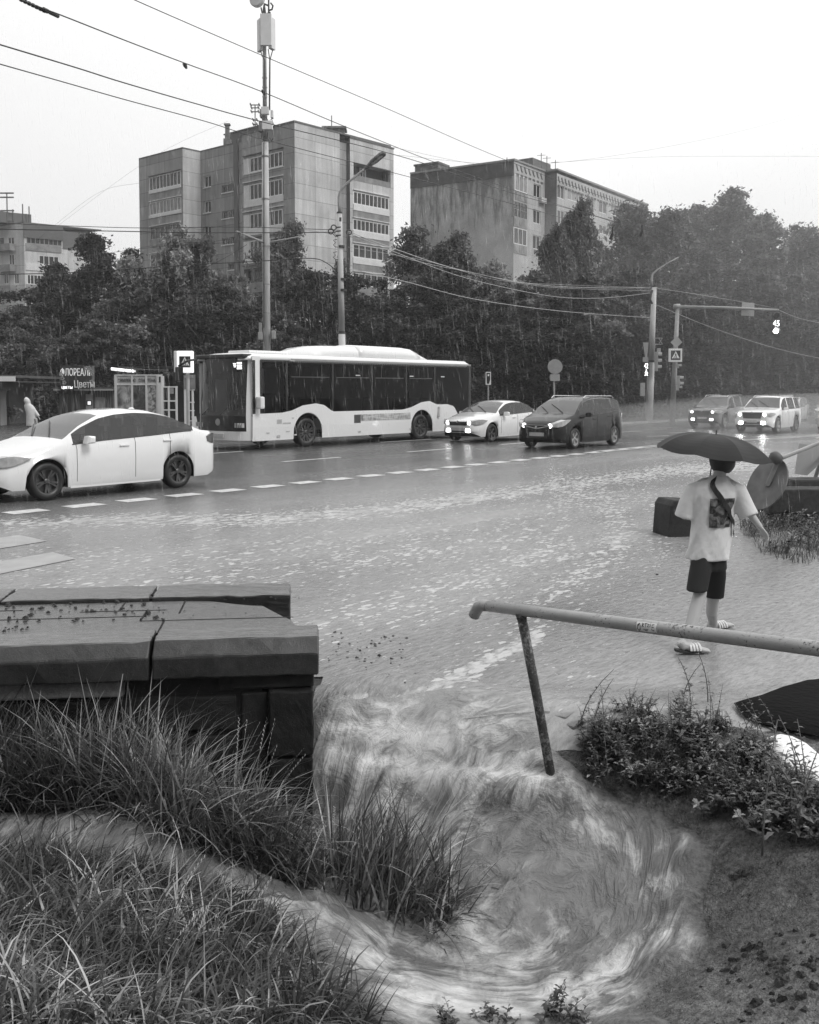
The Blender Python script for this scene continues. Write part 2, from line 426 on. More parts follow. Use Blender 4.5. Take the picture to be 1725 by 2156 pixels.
def film(co):      # smooth sheet of water over the pavement by the walker
    u, v = proj(co[:,0], co[:,1], co[:,2])
    return smoothstep(u + .5*(v-1100), 1330, 1560)*smoothstep(v, 1020, 1180)
n = NT('flooded_asphalt')
ST = n.mp('Object', rot=(0, 0, -RYAW)); foam = n.attr('foam'); ch = n.attr('chop'); fl = n.attr('film')
mud = n.noise(n.mp(vec=ST, scale=(.12, .35, 1)), 1.0, 5, .6)
n1 = n.noise(n.mp(vec=ST, scale=(.9, 2.6, 1)), 2.2, 5, .65); n2 = n.noise(n.mp(vec=ST, scale=(3, 8, 1)), 3.0, 4, .65)
flk = n.N.new('ShaderNodeTexVoronoi'); flk.inputs['Scale'].default_value = 1.0
wv = n.N.new('ShaderNodeVectorMath'); wv.operation = 'ADD'; n.L.new(n.mp(vec=ST, scale=(8.5, 22, 1)), wv.inputs[0])
cb = n.comb(n.math('MULTIPLY', n1, 3.0), n.math('MULTIPLY', n2, 1.4)); n.L.new(cb, wv.inputs[1]); n.L.new(wv.outputs[0], flk.inputs['Vector'])
bwn = n.N.new('ShaderNodeRGBToBW'); n.L.new(flk.outputs['Color'], bwn.inputs[0])
thr = n.math('MULTIPLY', n.mr(n.math('ADD', foam, n.math('MULTIPLY', n.math('SUBTRACT', n1, .5), 1.4)), .05, .95, 0, .66), n.mr(bwn.outputs[0], .35, .75, 0, 1.15))
fleck = n.mr(n.math('SUBTRACT', thr, flk.outputs['Distance']), 0, .10, 0, 1)
swath = n.math('MULTIPLY', n.mr(n.math('ADD', n.math('MULTIPLY', foam, .42), n1), .86, 1.15, 0, .9), n.mr(n2, .38, .6, .1, 1))
fm = n.math('MAXIMUM', fleck, swath)
spl = n.math('MULTIPLY', n.mr(n.voro(n.mp(vec=ST, scale=(13, 26, 1)), 1.0), .22, .05, 0, 1), n.mr(n.noise(n.mp(vec=ST, scale=(1, 2, 1)), 6, 3, .7), .48, .62, 0, .75))
fm = n.math('MAXIMUM', fm, spl)
fm = n.math('MULTIPLY', fm, n.mr(fl, 0, 1, 1, .12))
fd = n.attr('flood')
base = n.mix(fd, n.mr(mud, .3, .7, .05, .10), n.mr(mud, .3, .7, .20, .33))
base = n.math('MULTIPLY', base, n.mr(n2, .3, .7, .75, 1.25))
n.set('Base Color', n.mix(n.math('MULTIPLY', fm, .8), base, .58))
n.set('Roughness', n.mix(fm, n.mix(fl, n.mr(mud, .35, .65, .16, .3), .2), .7)).set('IOR', 1.36)
rip = n.noise(n.mp(vec=ST, scale=(1.2, 3, 1)), 7, 4, .6); drops = n.voro(n.mp('Object', scale=(1,1,1)), 9.5)
hgt = n.math('ADD', n.math('MULTIPLY', rip, n.mr(ch, 0, 1, .9, 3.2)), n.math('MULTIPLY', n.mr(drops, 0, .22, 1, 0), .22))
hgt = n.math('ADD', hgt, n.math('MULTIPLY', n2, .5))
n.set('Normal', n.bump(hgt, n.mr(fl, 0, 1, .55, .28), .03))
def road_z(X, Y):
    Zg = H(X, Y); u, v = proj(X, Y, Zg); near = (Y < 9)
    j = 9*np.sin(X*7)+6*np.sin(X*17+Y*9)
    e = smoothstep((1610 - 62*smoothstep(u, 1150, 1500)) - v + j, 0, 26)
    return Zg + np.where(near, -.03 + .036*e, .006)
road = sheet('road', n.m, gx, gy, road_z, road_mask, attrs={'flood': lambda co: 1-smoothstep(co[:,0]*RN.x+co[:,1]*RN.y, 9.5, 17.0)*.999, 'foam': road_foam, 'chop': chop, 'film': film}); struct(road)

# --- painted marks
mark_m = M('worn_road_paint', .62, .35, .25, 9, bump=.15)
def quad_on(pts, dz=.011):
    v_ = [Vector((p[0], p[1], h(p[0], p[1])+dz)) for p in pts]; return v_
mb = MB()
for k in range(34):
    s0 = 7.0 + k*1.02
    if s0 > 30: break
    mb.add(quad_on([rp(s0, 14.0), rp(s0+.62, 14.0), rp(s0+.62, 14.38), rp(s0, 14.38)]), [(0,1,2,3)])
for k in range(40):
    s0 = 27+k*2.2
    mb.add(quad_on([rp(s0, 14.0), rp(s0+2.19, 14.0), rp(s0+2.19, 14.12), rp(s0, 14.12)], .013), [(0,1,2,3)])
    mb.add(quad_on([rp(s0, 14.3), rp(s0+2.19, 14.3), rp(s0+2.19, 14.42), rp(s0, 14.42)], .013), [(0,1,2,3)])
for s0 in (18.2, 23.4, 28.5, 34, 40, 46): mb.add(quad_on([rp(s0, 18.6), rp(s0+2.2, 18.6), rp(s0+2.2, 18.75), rp(s0, 18.75)]), [(0,1,2,3)])
for s0 in (17.5, 27, 36, 45): mb.add(quad_on([rp(s0, 22.7), rp(s0+3, 22.7), rp(s0+3, 22.85), rp(s0, 22.85)]), [(0,1,2,3)])
struct(mb.build('road_markings', mark_m, fixn=False))
mb = MB()
for q in ([(-40,1205),(112,1178),(160,1189),(-40,1229)], [(-40,1158),(40,1146),(100,1157),(-40,1180)]):
    mb.add(quad_on([gnd(u, v, -.12) for u, v in q], .012), [(0,3,2,1)])
struct(mb.build('crosswalk_markings', M('flooded_road_paint', .3, .3, .2, 5, bump=.15), fixn=False))

# --- far pavement with its kerb, and the planted verge
def strip(name, m, s0, s1, t0, t1, dz0, dz1, n=60, top=True):
    mb = MB(); V = []; 
    for i in range(n+1):
        s = s0+(s1-s0)*i/n
        for t_, dz in ((t0, -.1), (t0, dz0), (t1, dz1), (t1, -.1)):
            p = rp(s, t_); V.append((p.x, p.y, float(H0(p.x, p.y))+dz))
    Fs = [(i*4+j, (i+1)*4+j, (i+1)*4+j+1, i*4+j+1) for i in range(n) for j in range(3)]
    mb.add(V, Fs); return mb.build(name, m)
kerb_m = M('kerb_concrete', .3, .5, .2, 3, bump=.2)
pave_m = M('wet_pavement', .10, .22, .3, 1.2, bump=.25, bscale=14)
struct(strip('kerb', kerb_m, 8, 180, 28.0, 28.2, .14, .14))
struct(strip('pavement', pave_m, 8, 180, 28.2, 31.2, .13, .13))
struct(strip('forecourt', pave_m, -60, 8, 33.0, 52, .05, .07))
verge_m = M('dark_wet_verge', .035, .8, .4, .8, bump=.5, bscale=6)
struct(strip('verge', verge_m, 8, 180, 31.2, 70, .12, .2, 80))
struct(strip('side_street', pave_m, -60, 8, 29, 33, .02, .03))
# ------------------------------------------------------------------ running flood water beside the parapet
PC = gnd(1075, 1900, -.85)
def wflow(co):
    dx = co[:,0]-PC.x; dy = (co[:,1]-PC.y)*1.25; r = np.hypot(dx, dy); th = np.arctan2(dy, dx)
    th = np.mod(th - radians(200), 2*pi)
    return r, th
def vnoise(x, y, seed=0):
    g = np.random.default_rng(seed); T = g.uniform(-1, 1, (256, 256))
    xi = np.floor(x).astype(int); yi = np.floor(y).astype(int); fx = x-xi; fy = y-yi; fx = fx*fx*(3-2*fx); fy = fy*fy*(3-2*fy)
    a = T[xi % 256, yi % 256]; b = T[(xi+1) % 256, yi % 256]; c = T[xi % 256, (yi+1) % 256]; d = T[(xi+1) % 256, (yi+1) % 256]
    return (a*(1-fx)+b*fx)*(1-fy) + (c*(1-fx)+d*fx)*fy
def relief(X, Y):
    co = np.stack([X.ravel(), Y.ravel(), X.ravel()*0], -1); r, th = wflow(co)
    u, v = proj(co[:,0], co[:,1], H(co[:,0], co[:,1])+.03)
    sx = (th+.9*r)*1.1; sy = r*4.2 + .6*vnoise(th*3, r*3, 5)
    z = .030*vnoise(sx*1.6, sy*.9, 1) + .017*vnoise(sx*3.2+7, sy*2.1, 2) + .010*vnoise(co[:,0]*9, co[:,1]*9, 3)+ .006*vnoise(co[:,0]*22, co[:,1]*22, 4)
    # standing waves under the lip
    z += .07*np.exp(-(seg_d(u, v, [(690,1610),(850,1655),(1000,1655),(1130,1672)])/26)**2)
    z += .06*np.exp(-(seg_d(u, v, [(960,1548),(980,1585),(1040,1606),(1140,1592)])/11)**2)
    z -= .05*np.exp(-(seg_d(u, v, [(1020,1690),(1180,1700),(1300,1740)])/28)**2)
    z += .06*np.exp(-(seg_d(u, v, [(1440,1760),(1455,1850),(1440,1930),(1380,2020)])/34)**2)
    z += .05*np.exp(-(seg_d(u, v, [(985,1950),(1040,1900),(1100,1870)])/40)**2)
    return (H(co[:,0], co[:,1]) + .040 + z*.9).reshape(X.shape)
POOL = [(655,1470),(800,1462),(950,1440),(1130,1470),(1160,1520),(1165,1640),(1240,1672),(1330,1690),(1400,1722),(1460,1760),(1520,1800),(1500,1900),(1470,1990),(1420,2060),(1400,2190),(840,2190),(760,2110),(700,2040),(640,1985),(600,1945),(650,1880),(645,1800),(640,1700),(655,1560)]
CHAN = [(-60,1715),(120,1700),(260,1715),(360,1765),(440,1810),(560,1850),(680,1900),(800,1965),(905,2030),(930,2110),(860,2170),(800,2120),(700,2075),(590,1985),(500,1925),(380,1868),(250,1826),(100,1802),(-60,1796)]
def pool_mask(x, y, z):
    u, v = proj(x, y, z); j = 16*vnoise(x*5, y*5, 11)+(40*vnoise(x*2.1, y*2.1, 15)+34*vnoise(x*6.3, y*6.3, 16)+16*vnoise(x*15, y*15, 17))*(u > 1180)+7*vnoise(x*17, y*17, 12)
    return inpoly(u+j, v+j*.7, POOL) | inpoly(u+j, v+j, CHAN)
WB = [([(670,1515),(760,1530),(850,1550),(930,1560)], 36, 2.0), ([(960,1548),(978,1585),(1040,1606),(1090,1600),(1140,1590)], 12, 2.4), ([(700,1600),(850,1625),(1000,1640),(1150,1648)], 34, 1.5),
      ([(1170,1650),(1240,1672),(1310,1688)], 20, 1.9), ([(860,1470),(760,1500),(690,1530)], 26, 1.8), ([(1100,1690),(1250,1745),(1330,1800)], 30, .5), ([(1350,1830),(1420,1900),(1450,1960)], 42, .75),
      ([(1400,1960),(1340,2030),(1240,2080),(1140,2120)], 34, .95), ([(985,1945),(1020,1990),(1000,2050),(950,2085)], 50, .95), ([(1060,2060),(1140,2000),(1180,1960)], 34, .7), ([(880,1620),(760,1680),(720,1740)], 40, .6),
      ([(1000,1700),(900,1760),(850,1850)], 45, .35), ([(0,1745),(180,1765),(380,1800)], 22, .0), ([(430,1815),(560,1890),(700,1960)], 26, .15), ([(760,2000),(850,2050),(880,2110)], 34, .9), ([(840,2110),(980,2120),(1150,2140)], 26, .7), ([(1290,1690),(1420,1740),(1460,1800)], 20, .5)]
def w_foam(co):
    u, v = proj(co[:,0], co[:,1], co[:,2]); f = np.zeros(len(co))
    for pts, w, k in WB: f = np.maximum(f, k*np.exp(-(seg_d(u, v, pts)/w)**2))
    f = f - .75*np.exp(-(seg_d(u, v, [(1130,1760),(1250,1860)])/120)**2)
    return f*smoothstep(_edge[np.clip(((co[:,1]-fy_[0])/.022+.5).astype(int), 0, len(fy_)-1), np.clip(((co[:,0]-fx_[0])/.022+.5).astype(int), 0, len(fx_)-1)], .3, 1.0) + .06
def w_uv(co):
    r, th = wflow(co); q1 = vnoise(co[:,0]*1.6, co[:,1]*1.6, 61); q2 = vnoise(co[:,0]*2.2+9, co[:,1]*2.2, 62); q3 = vnoise(co[:,0]*5, co[:,1]*5, 63)
    return np.stack([th*.8+r*.75+.35*q1, r+.16*q2+.035*q3], -1)
def blur(a, k):
    for ax in (0, 1):
        c = np.cumsum(np.pad(a, [(k+1, k) if i == ax else (0, 0) for i in (0, 1)], mode='edge'), ax)
        sl_ = [slice(None)]*2; s2_ = [slice(None)]*2; sl_[ax] = slice(2*k+1, None); s2_[ax] = slice(0, -2*k-1)
        a = (c[tuple(sl_)]-c[tuple(s2_)])/(2*k+1)
    return a
def relief_edge(X, Y):
    Z = relief(X, Y); Zg = H(X, Y); m = pool_mask(X.ravel(), Y.ravel(), Zg.ravel()).reshape(X.shape).astype(float)
    m = blur(blur(m, 5), 5); f = smoothstep(m, .1, .85); global _edge; _edge = m
    return Zg - .03 + (Z - Zg + .03)*f
def edge_mask(x, y, z):
    i = np.clip(((y-fy_[0])/.022).astype(int), 0, len(fy_)-1); j = np.clip(((x-fx_[0])/.022).astype(int), 0, len(fx_)-1); return _edge[i, j] > .05
def w_rim(co): return _edge[np.clip(((co[:,1]-fy_[0])/.022+.5).astype(int), 0, len(fy_)-1), np.clip(((co[:,0]-fx_[0])/.022+.5).astype(int), 0, len(fx_)-1)]
n = NT('muddy_flood_water'); rim_ = n.attr('rim'); uv = n.mp('UV'); fo = n.attr('foam')
calm = n.attr('calm'); st = n.noise(n.mp('UV', scale=(2.1, 4.6, 1)), 1.0, 5, .6, .9); st2 = n.noise(n.mp('UV', scale=(5.5, 13, 1)), 1.0, 4, .6, .9)
ob = n.noise(n.mp('Object'), 5.5, 5, .65, .8); sp_ = n.noise(n.mp('Object'), 55, 3, .7)
q = n.math('ADD', n.math('MULTIPLY', st, .58), n.math('MULTIPLY', ob, .42))
q = n.math('ADD', q, n.math('MULTIPLY', n.math('SUBTRACT', st2, .5), n.mr(n.noise(n.mp('Object'), 1.9, 2, .5), .35, .65, .15, .8)))
q = n.math('ADD', q, n.math('MULTIPLY', n.math('SUBTRACT', sp_, .5), .10))
q = n.mix(n.attr('core'), q, n.math('ADD', n.math('MULTIPLY', ob, .8), .11))
m1 = n.mr(n.math('ADD', q, n.math('MULTIPLY', fo, .19)), .52, .85, 0, 1)
m1 = n.math('MULTIPLY', m1, n.mr(n.math('ADD', rim_, n.math('MULTIPLY', n.math('SUBTRACT', ob, .5), .9)), .55, 1.05, 0, 1, True))
wc = n.mix(m1, n.mix(calm, n.mr(q, .3, .6, .105, .23), n.mr(q, .3, .6, .18, .34)), .70)
ga = n.noise(n.mp('Object'), 1.1, 6, .6); gb = n.noise(n.mp('Object'), 38, 3, .7); gcol = n.math('MULTIPLY', n.mr(ga, .35, .65, .06, .13), n.mr(gb, .35, .65, .6, 1.5))
rmx = n.mr(n.math('ADD', rim_, n.math('MULTIPLY', n.math('SUBTRACT', ob, .5), .8)), .35, .95, 0, 1, True)
gcol = n.mix(calm, n.math('MULTIPLY', gcol, n.mr(n.noise(n.mp('Object'), 4.5, 5, .7, 1.0), .36, .64, .5, 1.4)), .28)
n.set('Base Color', n.mix(rmx, gcol, wc)).set('Roughness', n.mix(m1, n.mix(rmx, .42, .3), .75)).set('IOR', 1.33)
gh_ = n.math('ADD', n.math('MULTIPLY', gb, .8), n.math('MULTIPLY', n.noise(n.mp('Object'), 17, 5, .7), 1.3))
n.set('Normal', n.bump(n.mix(rmx, gh_, n.math('ADD', n.math('MULTIPLY', n.mix(n.attr('core'), st2, ob), 1.3), n.math('MULTIPLY', ob, .8))), .85, .035))
fx_ = np.arange(-3.4, 2.6, .022); fy_ = np.arange(3.2, 7.6, .022)
water = sheet('flood_water', n.m, fx_, fy_, relief_edge, edge_mask, uvf={'UVMap': w_uv}, attrs={'core': lambda co: 1-smoothstep(wflow(co)[0], .10, .55), 'calm': lambda co: 1-smoothstep(proj(co[:,0], co[:,1], co[:,2])[1], 1490, 1660), 'foam': w_foam, 'rim': w_rim}); struct(water)
# ------------------------------------------------------------------ facades measured from the photograph
class Face:
    """a vertical wall plane: a runs along it, z up, o outwards"""
    def __init__(self, org, ang):
        self.o = Vector((org[0], org[1], 0)); self.d = Vector((cos(ang), sin(ang), 0)); self.n = Vector((sin(ang), -cos(ang), 0))
        if self.n.dot(-self.o) < 0: self.n = -self.n
    def hit(self, u, v):
        r = ray(u, v); e = Vector((0,0,EYE)); k = (self.o-e).dot(self.n)/r.dot(self.n); return e + r*k
    def a(self, u, v=600): return (self.hit(u, v)-self.o).dot(self.d)
    def z(self, u, v): return self.hit(u, v).z
    def p(self, a, z, o=0): q = self.o + self.d*a + self.n*o; return Vector((q.x, q.y, z))
    def box(self, mb, a0, a1, z0, z1, o0, o1):
        P = [self.p(a, z, o) for z in (z0, z1) for (a, o) in ((a0,o0),(a1,o0),(a1,o1),(a0,o1))]
        mb.add(P, [(0,3,2,1),(4,5,6,7),(0,1,5,4),(1,2,6,5),(2,3,7,6),(3,0,4,7)])
def wall(face, name, m, parent, a0, a1, z0, z1, ops=(), depth=.25, o=0.0):
    """wall with real openings and reveals; uv in metres"""
    A = sorted({a0, a1, *[q for p in ops for q in p[:2]]}); Z = sorted({z0, z1, *[q for p in ops for q in p[2:4]]})
    V = []; Fs = []; UV = []
    def quad(P, uv):
        b = len(V); V.extend(P); Fs.append((b, b+1, b+2, b+3)); UV.extend(uv)
    for i in range(len(A)-1):
        for j in range(len(Z)-1):
            ca, cz = (A[i]+A[i+1])/2, (Z[j]+Z[j+1])/2
            if any(p[0] < ca < p[1] and p[2] < cz < p[3] for p in ops): continue
            q = ((A[i],Z[j]),(A[i+1],Z[j]),(A[i+1],Z[j+1]),(A[i],Z[j+1]))
            quad([face.p(a, z, o) for a, z in q], q)
    for (p0, p1, q0, q1) in [p[:4] for p in ops]:
        for (a, z, a2, z2) in ((p0,q0,p1,q0),(p1,q0,p1,q1),(p1,q1,p0,q1),(p0,q1,p0,q0)):
            quad([face.p(a, z, o), face.p(a2, z2, o), face.p(a2, z2, o-depth), face.p(a, z, o-depth)], [(a,z),(a2,z2),(a2+.2,z2),(a+.2,z)])
    me = bpy.data.meshes.new(name); me.from_pydata([tuple(v) for v in V], [], Fs); uv = me.uv_layers.new(name='UVMap')
    for k, t_ in enumerate(UV): uv.data[k].uv = t_
    return link(name, me, m, parent)
pane_m = dark_glass('window_pane', .03, 0, .12)
pane2_m = M('curtained_pane', .22, .15, .3, 2)
frame_m = M('white_window_frame', .78, .5, .06)
wood_m = M('grey_window_frame', .30, .6, .15)
para_w = M('white_balcony_panel', .72, .5, .08, 2)
para_g = M('stained_balcony_panel', .26, .8, .25, 1.5)
inner_m = M('loggia_inside', .10, .9, .2)
def window(face, parent, a0, a1, z0, z1, n=2, fm=None, depth=.18, o=0, rows=1, bw=.055, pane=None, sill=False):
    fm = fm or frame_m; mb = MB(); d = o-depth
    for k in range(n+1):
        c = a0+(a1-a0)*k/n; w = bw*(1.0 if k in (0, n) else .8)
        face.box(mb, c-w*(0 if k == 0 else (2 if k == n else 1)), c+w*(2 if k == 0 else (0 if k == n else 1)), z0, z1, d, d+.06)
    face.box(mb, a0, a1, z0, z0+bw*1.6, d+.002, d+.064); face.box(mb, a0, a1, z1-bw*1.6, z1, d+.002, d+.064)
    for r in range(1, rows): face.box(mb, a0, a1, z0+(z1-z0)*r/rows-.03, z0+(z1-z0)*r/rows+.03, d+.002, d+.064)
    fr = mb.build('window', fm, parent)
    mb = MB(); face.box(mb, a0, a1, z0, z1, d-.03, d+.02); mb.build('pane', pane or pane_m, fr)
    if sill: mb = MB(); face.box(mb, a0-.05, a1+.05, z0-.09, z0-.003, o-.02, o+.10); mb.build('sill', frame_m, fr)
    return fr
def roof_slab(pts, z0, z1, name, m, parent):
    mb = MB(); mb.prism([(p[0], p[1]) for p in pts], z0, z1, 'z'); return mb.build(name, m, parent)

# ---- building A: the nine-storey panel block in the middle
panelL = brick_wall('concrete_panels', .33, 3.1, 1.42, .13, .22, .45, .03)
panelR = brick_wall('lit_concrete_panels', .56, 2.6, 1.42, .12, .18, .5, .03)  # lighter copy of the same concrete, paints in light on right-facing walls
roof_m = M('roof_edge', .14, .8, .2, 2)
AB, AA = radians(47.5), radians(139.5)
Cc = at(620, 257, 95.0); bA = thing('apartment_block', 'nine-storey grey concrete panel apartment block with glazed balconies behind the tall antenna mast', 'building', (Cc.x, Cc.y, 0), world=True)
zt = Cc.z; ZB = .5
fL = Face((Cc.x, Cc.y), AA); fR = Face((Cc.x, Cc.y), AB)
def rect(face, u0, u1, v0, v1, vref='l'):
    """opening from its left column, right column, and top and bottom row at the left column"""
    a0, a1 = face.a(u0, v0), face.a(u1, v0); za, zb = face.z(u0, v0), face.z(u0, v1)
    return (min(a0,a1), max(a0,a1), min(za,zb), max(za,zb))
def K1(x, y): return 260.0+.358*x, 221+.358*y          # enlargement 1 to photograph
def r1(face, x0, x1, y0, y1):
    u0, v0 = K1(x0, y0); u1, v1 = K1(x1, y1); return rect(face, u0, u1, v0, v1)
# centre block, left face
aBL = fL.a(K1(703, 0)[0]); ops = []
logL = [(708,942,322,408),(708,942,478,570),(708,942,650,738),(708,942,806,900),(708,942,968,1052),(708,942,1130,1230)]
for q in logL: ops.append(r1(fL, q[0], q[1], q[2], q[3]))
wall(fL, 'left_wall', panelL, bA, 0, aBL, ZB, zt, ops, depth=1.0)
for k, o_ in enumerate(ops):
    a0, a1, z0, z1 = o_; w = a1-a0
    mb = MB(); fL.box(mb, a0, a1, z0, z1, -1.05, -1.0); mb.build('loggia_back', inner_m, bA)
    sub = MB()
    if k < 4:
        fL.box(sub, a0+.01, a1-.01, z0-.62 if k else z0-.1, z0-.004, -.04, .06); sub.build('balcony_panel', para_w, bA)
        window(fL, bA, a0+w*.02, a1-w*.80*.0-w*.16, z0, z1, 8, frame_m, .06)
        sb = MB(); fL.box(sb, a1-w*.155, a1, z0, z1, -.1, .03); sb.build('balcony_side_panel', para_w, bA)
    elif k == 4:
        window(fL, bA, a0, a1, z0, z1, 5, wood_m, .5); sub = MB(); fL.box(sub, a0, a1, z0-.95, z0-.004, -.04, .05); sub.build('balcony_panel', para_g, bA)
    else: window(fL, bA, a0, a1, z0, z1, 6, frame_m, .08)
    sb = MB(); fL.box(sb, a0-.02, a1+.02, z1+.25, z1+.33, .0, .16); sb.build('loggia_ledge', para_w if k in (1,2) else roof_m, bA)
# centre block, right face with the narrow slot and the right wing
aSlot0, aSlot1, aEnd = fR.a(K1(1275,0)[0]), fR.a(K1(1335,0)[0]), fR.a(K1(1590,0)[0])
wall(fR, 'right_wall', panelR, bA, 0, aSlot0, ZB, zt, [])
mb = MB(); 
wall(fR, 'slot_wall', panelL, bA, aSlot0, aSlot1, ZB, zt-.6, [], o=-.5)
for a_, s_ in ((aSlot0, 1), (aSlot1, -1)): mb.add([fR.p(a_, ZB, 0), fR.p(a_, ZB, -.5), fR.p(a_, zt, -.5), fR.p(a_, zt, 0)], [(0,1,2,3)])
mb.build('slot_cheek', panelL, bA)
opsR = []
logR = [(1354,1572,335,442),(1352,1562,506,580),(1350,1562,668,734),(1350,1560,816,894),(1350,1560,985,1060),(1350,1560,1150,1218)]
for q in logR: opsR.append(r1(fR, *q))
zW = zt-.15
wall(fR, 'right_wing_wall', panelR, bA, aSlot1, aEnd, ZB, zW, opsR, depth=1.2)
for k, (a0, a1, z0, z1) in enumerate(opsR):
    mb = MB(); fR.box(mb, a0, a1, z0, z1, -1.25, -1.2); mb.build('loggia_back', inner_m, bA); w = a1-a0
    if k == 0:
        sub = MB(); fR.box(sub, a0, a1, z0-.0, z0+.55, -.1, .02); sub.build('balcony_panel', para_g, bA)
        window(fR, bA, a0+w*.35, a0+w*.52, z0+.55, z1-.1, 2, frame_m, 1.1)
    else:
        window(fR, bA, a0, a1, z0, z1, 9 if k < 3 else 6, frame_m, .06)
        sub = MB(); fR.box(sub, a0-.03, a1+.03, z0-.62, z0-.004, -.02, .08); sub.build('balcony_panel', para_w if k != 4 else para_g, bA)
        sub = MB(); fR.box(sub, a0-.03, a1+.03, z0-1.25, z0-.63, -.02, .04); sub.build('balcony_skirt', para_g, bA)
        sub = MB(); fR.box(sub, a0-.05, a1+.05, z1+.12, z1+.2, 0, .14); sub.build('loggia_ledge', para_w, bA)
# middle wall (set back a little), the step and the left wing
Mo = fL.p(aBL, 0, -.35); fM = Face((Mo.x, Mo.y), AA); aM1 = fM.a(K1(462,0)[0]); zM = fM.z(*K1(580, 243))
opsM = [r1(fM, *q) for q in ((580,665,476,520),(580,665,628,672),(580,665,786,826),(618,665,934,972),(620,665,1086,1122),(472,515,420,488),(472,515,568,638),(472,515,716,790),(472,515,868,940))]
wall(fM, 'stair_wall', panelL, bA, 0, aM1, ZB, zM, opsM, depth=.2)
for k, q in enumerate(opsM): window(fM, bA, *q, n=3 if k < 5 else 2, fm=frame_m if k > 4 else wood_m, sill=True)
mb = MB(); a_ = fM.a(K1(672,0)[0]); fM.box(mb, a_-.35, a_+.35, ZB, zM+.3, .003, .12); mb.build('stair_pier', panelL, bA)
mb = MB(); mb.add([fL.p(aBL, ZB, 0), fL.p(aBL, ZB, -.35), fL.p(aBL, zt, -.35), fL.p(aBL, zt, 0)], [(0,1,2,3)]); mb.build('block_cheek', panelL, bA)
W1 = fM.p(aM1, 0); fS = Face((W1.x, W1.y), AB+pi); aS = abs(fS.a(K1(357,0)[0])); 
wall(fS, 'step_wall', panelR, bA, 0, aS, ZB, zM, [])
W2 = fS.p(aS, 0); fW = Face((W2.x, W2.y), AA); aW = fW.a(K1(101,0)[0])
opsW = [r1(fW, *q) for q in ((152,338,428,508),(154,340,576,652),(158,340,722,796),(158,340,880,960),(158,340,1030,1110))]
wall(fW, 'left_wing_wall', panelL, bA, 0, aW, ZB, zM, opsW, depth=1.0)
for k, (a0, a1, z0, z1) in enumerate(opsW):
    mb = MB(); fW.box(mb, a0, a1, z0, z1, -1.05, -1.0); mb.build('loggia_back', inner_m, bA)
    window(fW, bA, a0, a1, z0, z1, 9 if k < 2 else 6, frame_m if k != 2 else wood_m, .06, pane=pane2_m if k == 1 else None)
    sub = MB(); fW.box(sub, a0-.03, a1+.03, z0-(.3 if k < 2 else .7), z0-.004, -.02, .08); sub.build('balcony_panel', para_w if k < 2 else para_g, bA)
    sub = MB(); fW.box(sub, a0-.05, a1+.05, z1+.06, z1+.13, 0, .14); sub.build('loggia_ledge', roof_m if k < 1 else para_w, bA)
# roofs and back
bk = Vector((fR.d.x, fR.d.y, 0))*(aEnd-.4); e1 = fW.p(aW, 0); c0 = fL.p(0, 0); c1 = fR.p(aEnd, 0)
roof_slab([W1, W2, e1, e1+bk, W1+bk*1.05], zM-.1, zM+.08, 'roof', roof_m, bA)
mL = fL.p(aBL, 0, .0)
roof_slab([Mo, W1, W1+bk*1.05, Mo+bk], zM-.1, zM+.09, 'roof', roof_m, bA)
ov = .06
roof_slab([fL.p(-ov, 0, ov), mL+fL.n*ov, mL+bk, c0+bk], zt, zt+.16, 'roof', roof_m, bA)
roof_slab([fR.p(aSlot1, 0, ov), fR.p(aEnd+ov, 0, ov), fR.p(aEnd+ov, 0, -7), fR.p(aSlot1, 0, -7)], zW, zW+.15, 'roof', roof_m, bA)
mb = MB()
for (p, q, zz) in ((e1, e1+bk, zM), (c1, c1-fR.n*8, zW), (mL, mL+bk, zt)): mb.add([Vector((p.x,p.y,ZB)), Vector((q.x,q.y,ZB)), Vector((q.x,q.y,zz)), Vector((p.x,p.y,zz))], [(0,1,2,3)])
mb.add([Vector((p.x,p.y,z)) for p, z in ((e1+bk,ZB),(c0+bk,ZB),(c0+bk,zM),(e1+bk,zM))], [(0,1,2,3)])
mb.build('end_wall', panelL, bA)
# roof house, vents and the aerial
fPn = Face((Mo-fL.n*3).xy, AA); a0, a1 = fPn.a(K1(605,0)[0]), fPn.a(K1(812,0)[0]); zp = fPn.z(*K1(790,128))
mb = MB(); fPn.box(mb, a1, a0, zM+.1, zp, -5, 0); mb.build('roof_house', panelL, bA)
mb = MB(); fPn.box(mb, a1-.1, a0+.1, zp, zp+.12, -5.1, .1); mb.build('roof_house_cap', roof_m, bA)
mb = MB(); pA = fM.hit(*K1(600, 235)); mb.box(pA.x-.35, pA.x+.35, pA.y+.8, pA.y+1.6, zM+.1, zM+.9); mb.box(pA.x-.2, pA.x+.2, pA.y+1.0, pA.y+1.4, zM+.9, zM+2.3)
mb.box(pA.x-.3, pA.x+.3, pA.y+.9, pA.y+1.5, zM+2.3, zM+2.45); mb.build('chimney', M('rusty_vent', .2, .8, .3, 3), bA)
ant_m = M('dark_aerial_steel', .12, .5)
mb = MB(); pA = fPn.hit(*K1(758, 125)) + Vector((0, 2, 0)); z0 = zp; mb.tube([(pA.x, pA.y, z0), (pA.x, pA.y, z0+2.9)], .06, 6)
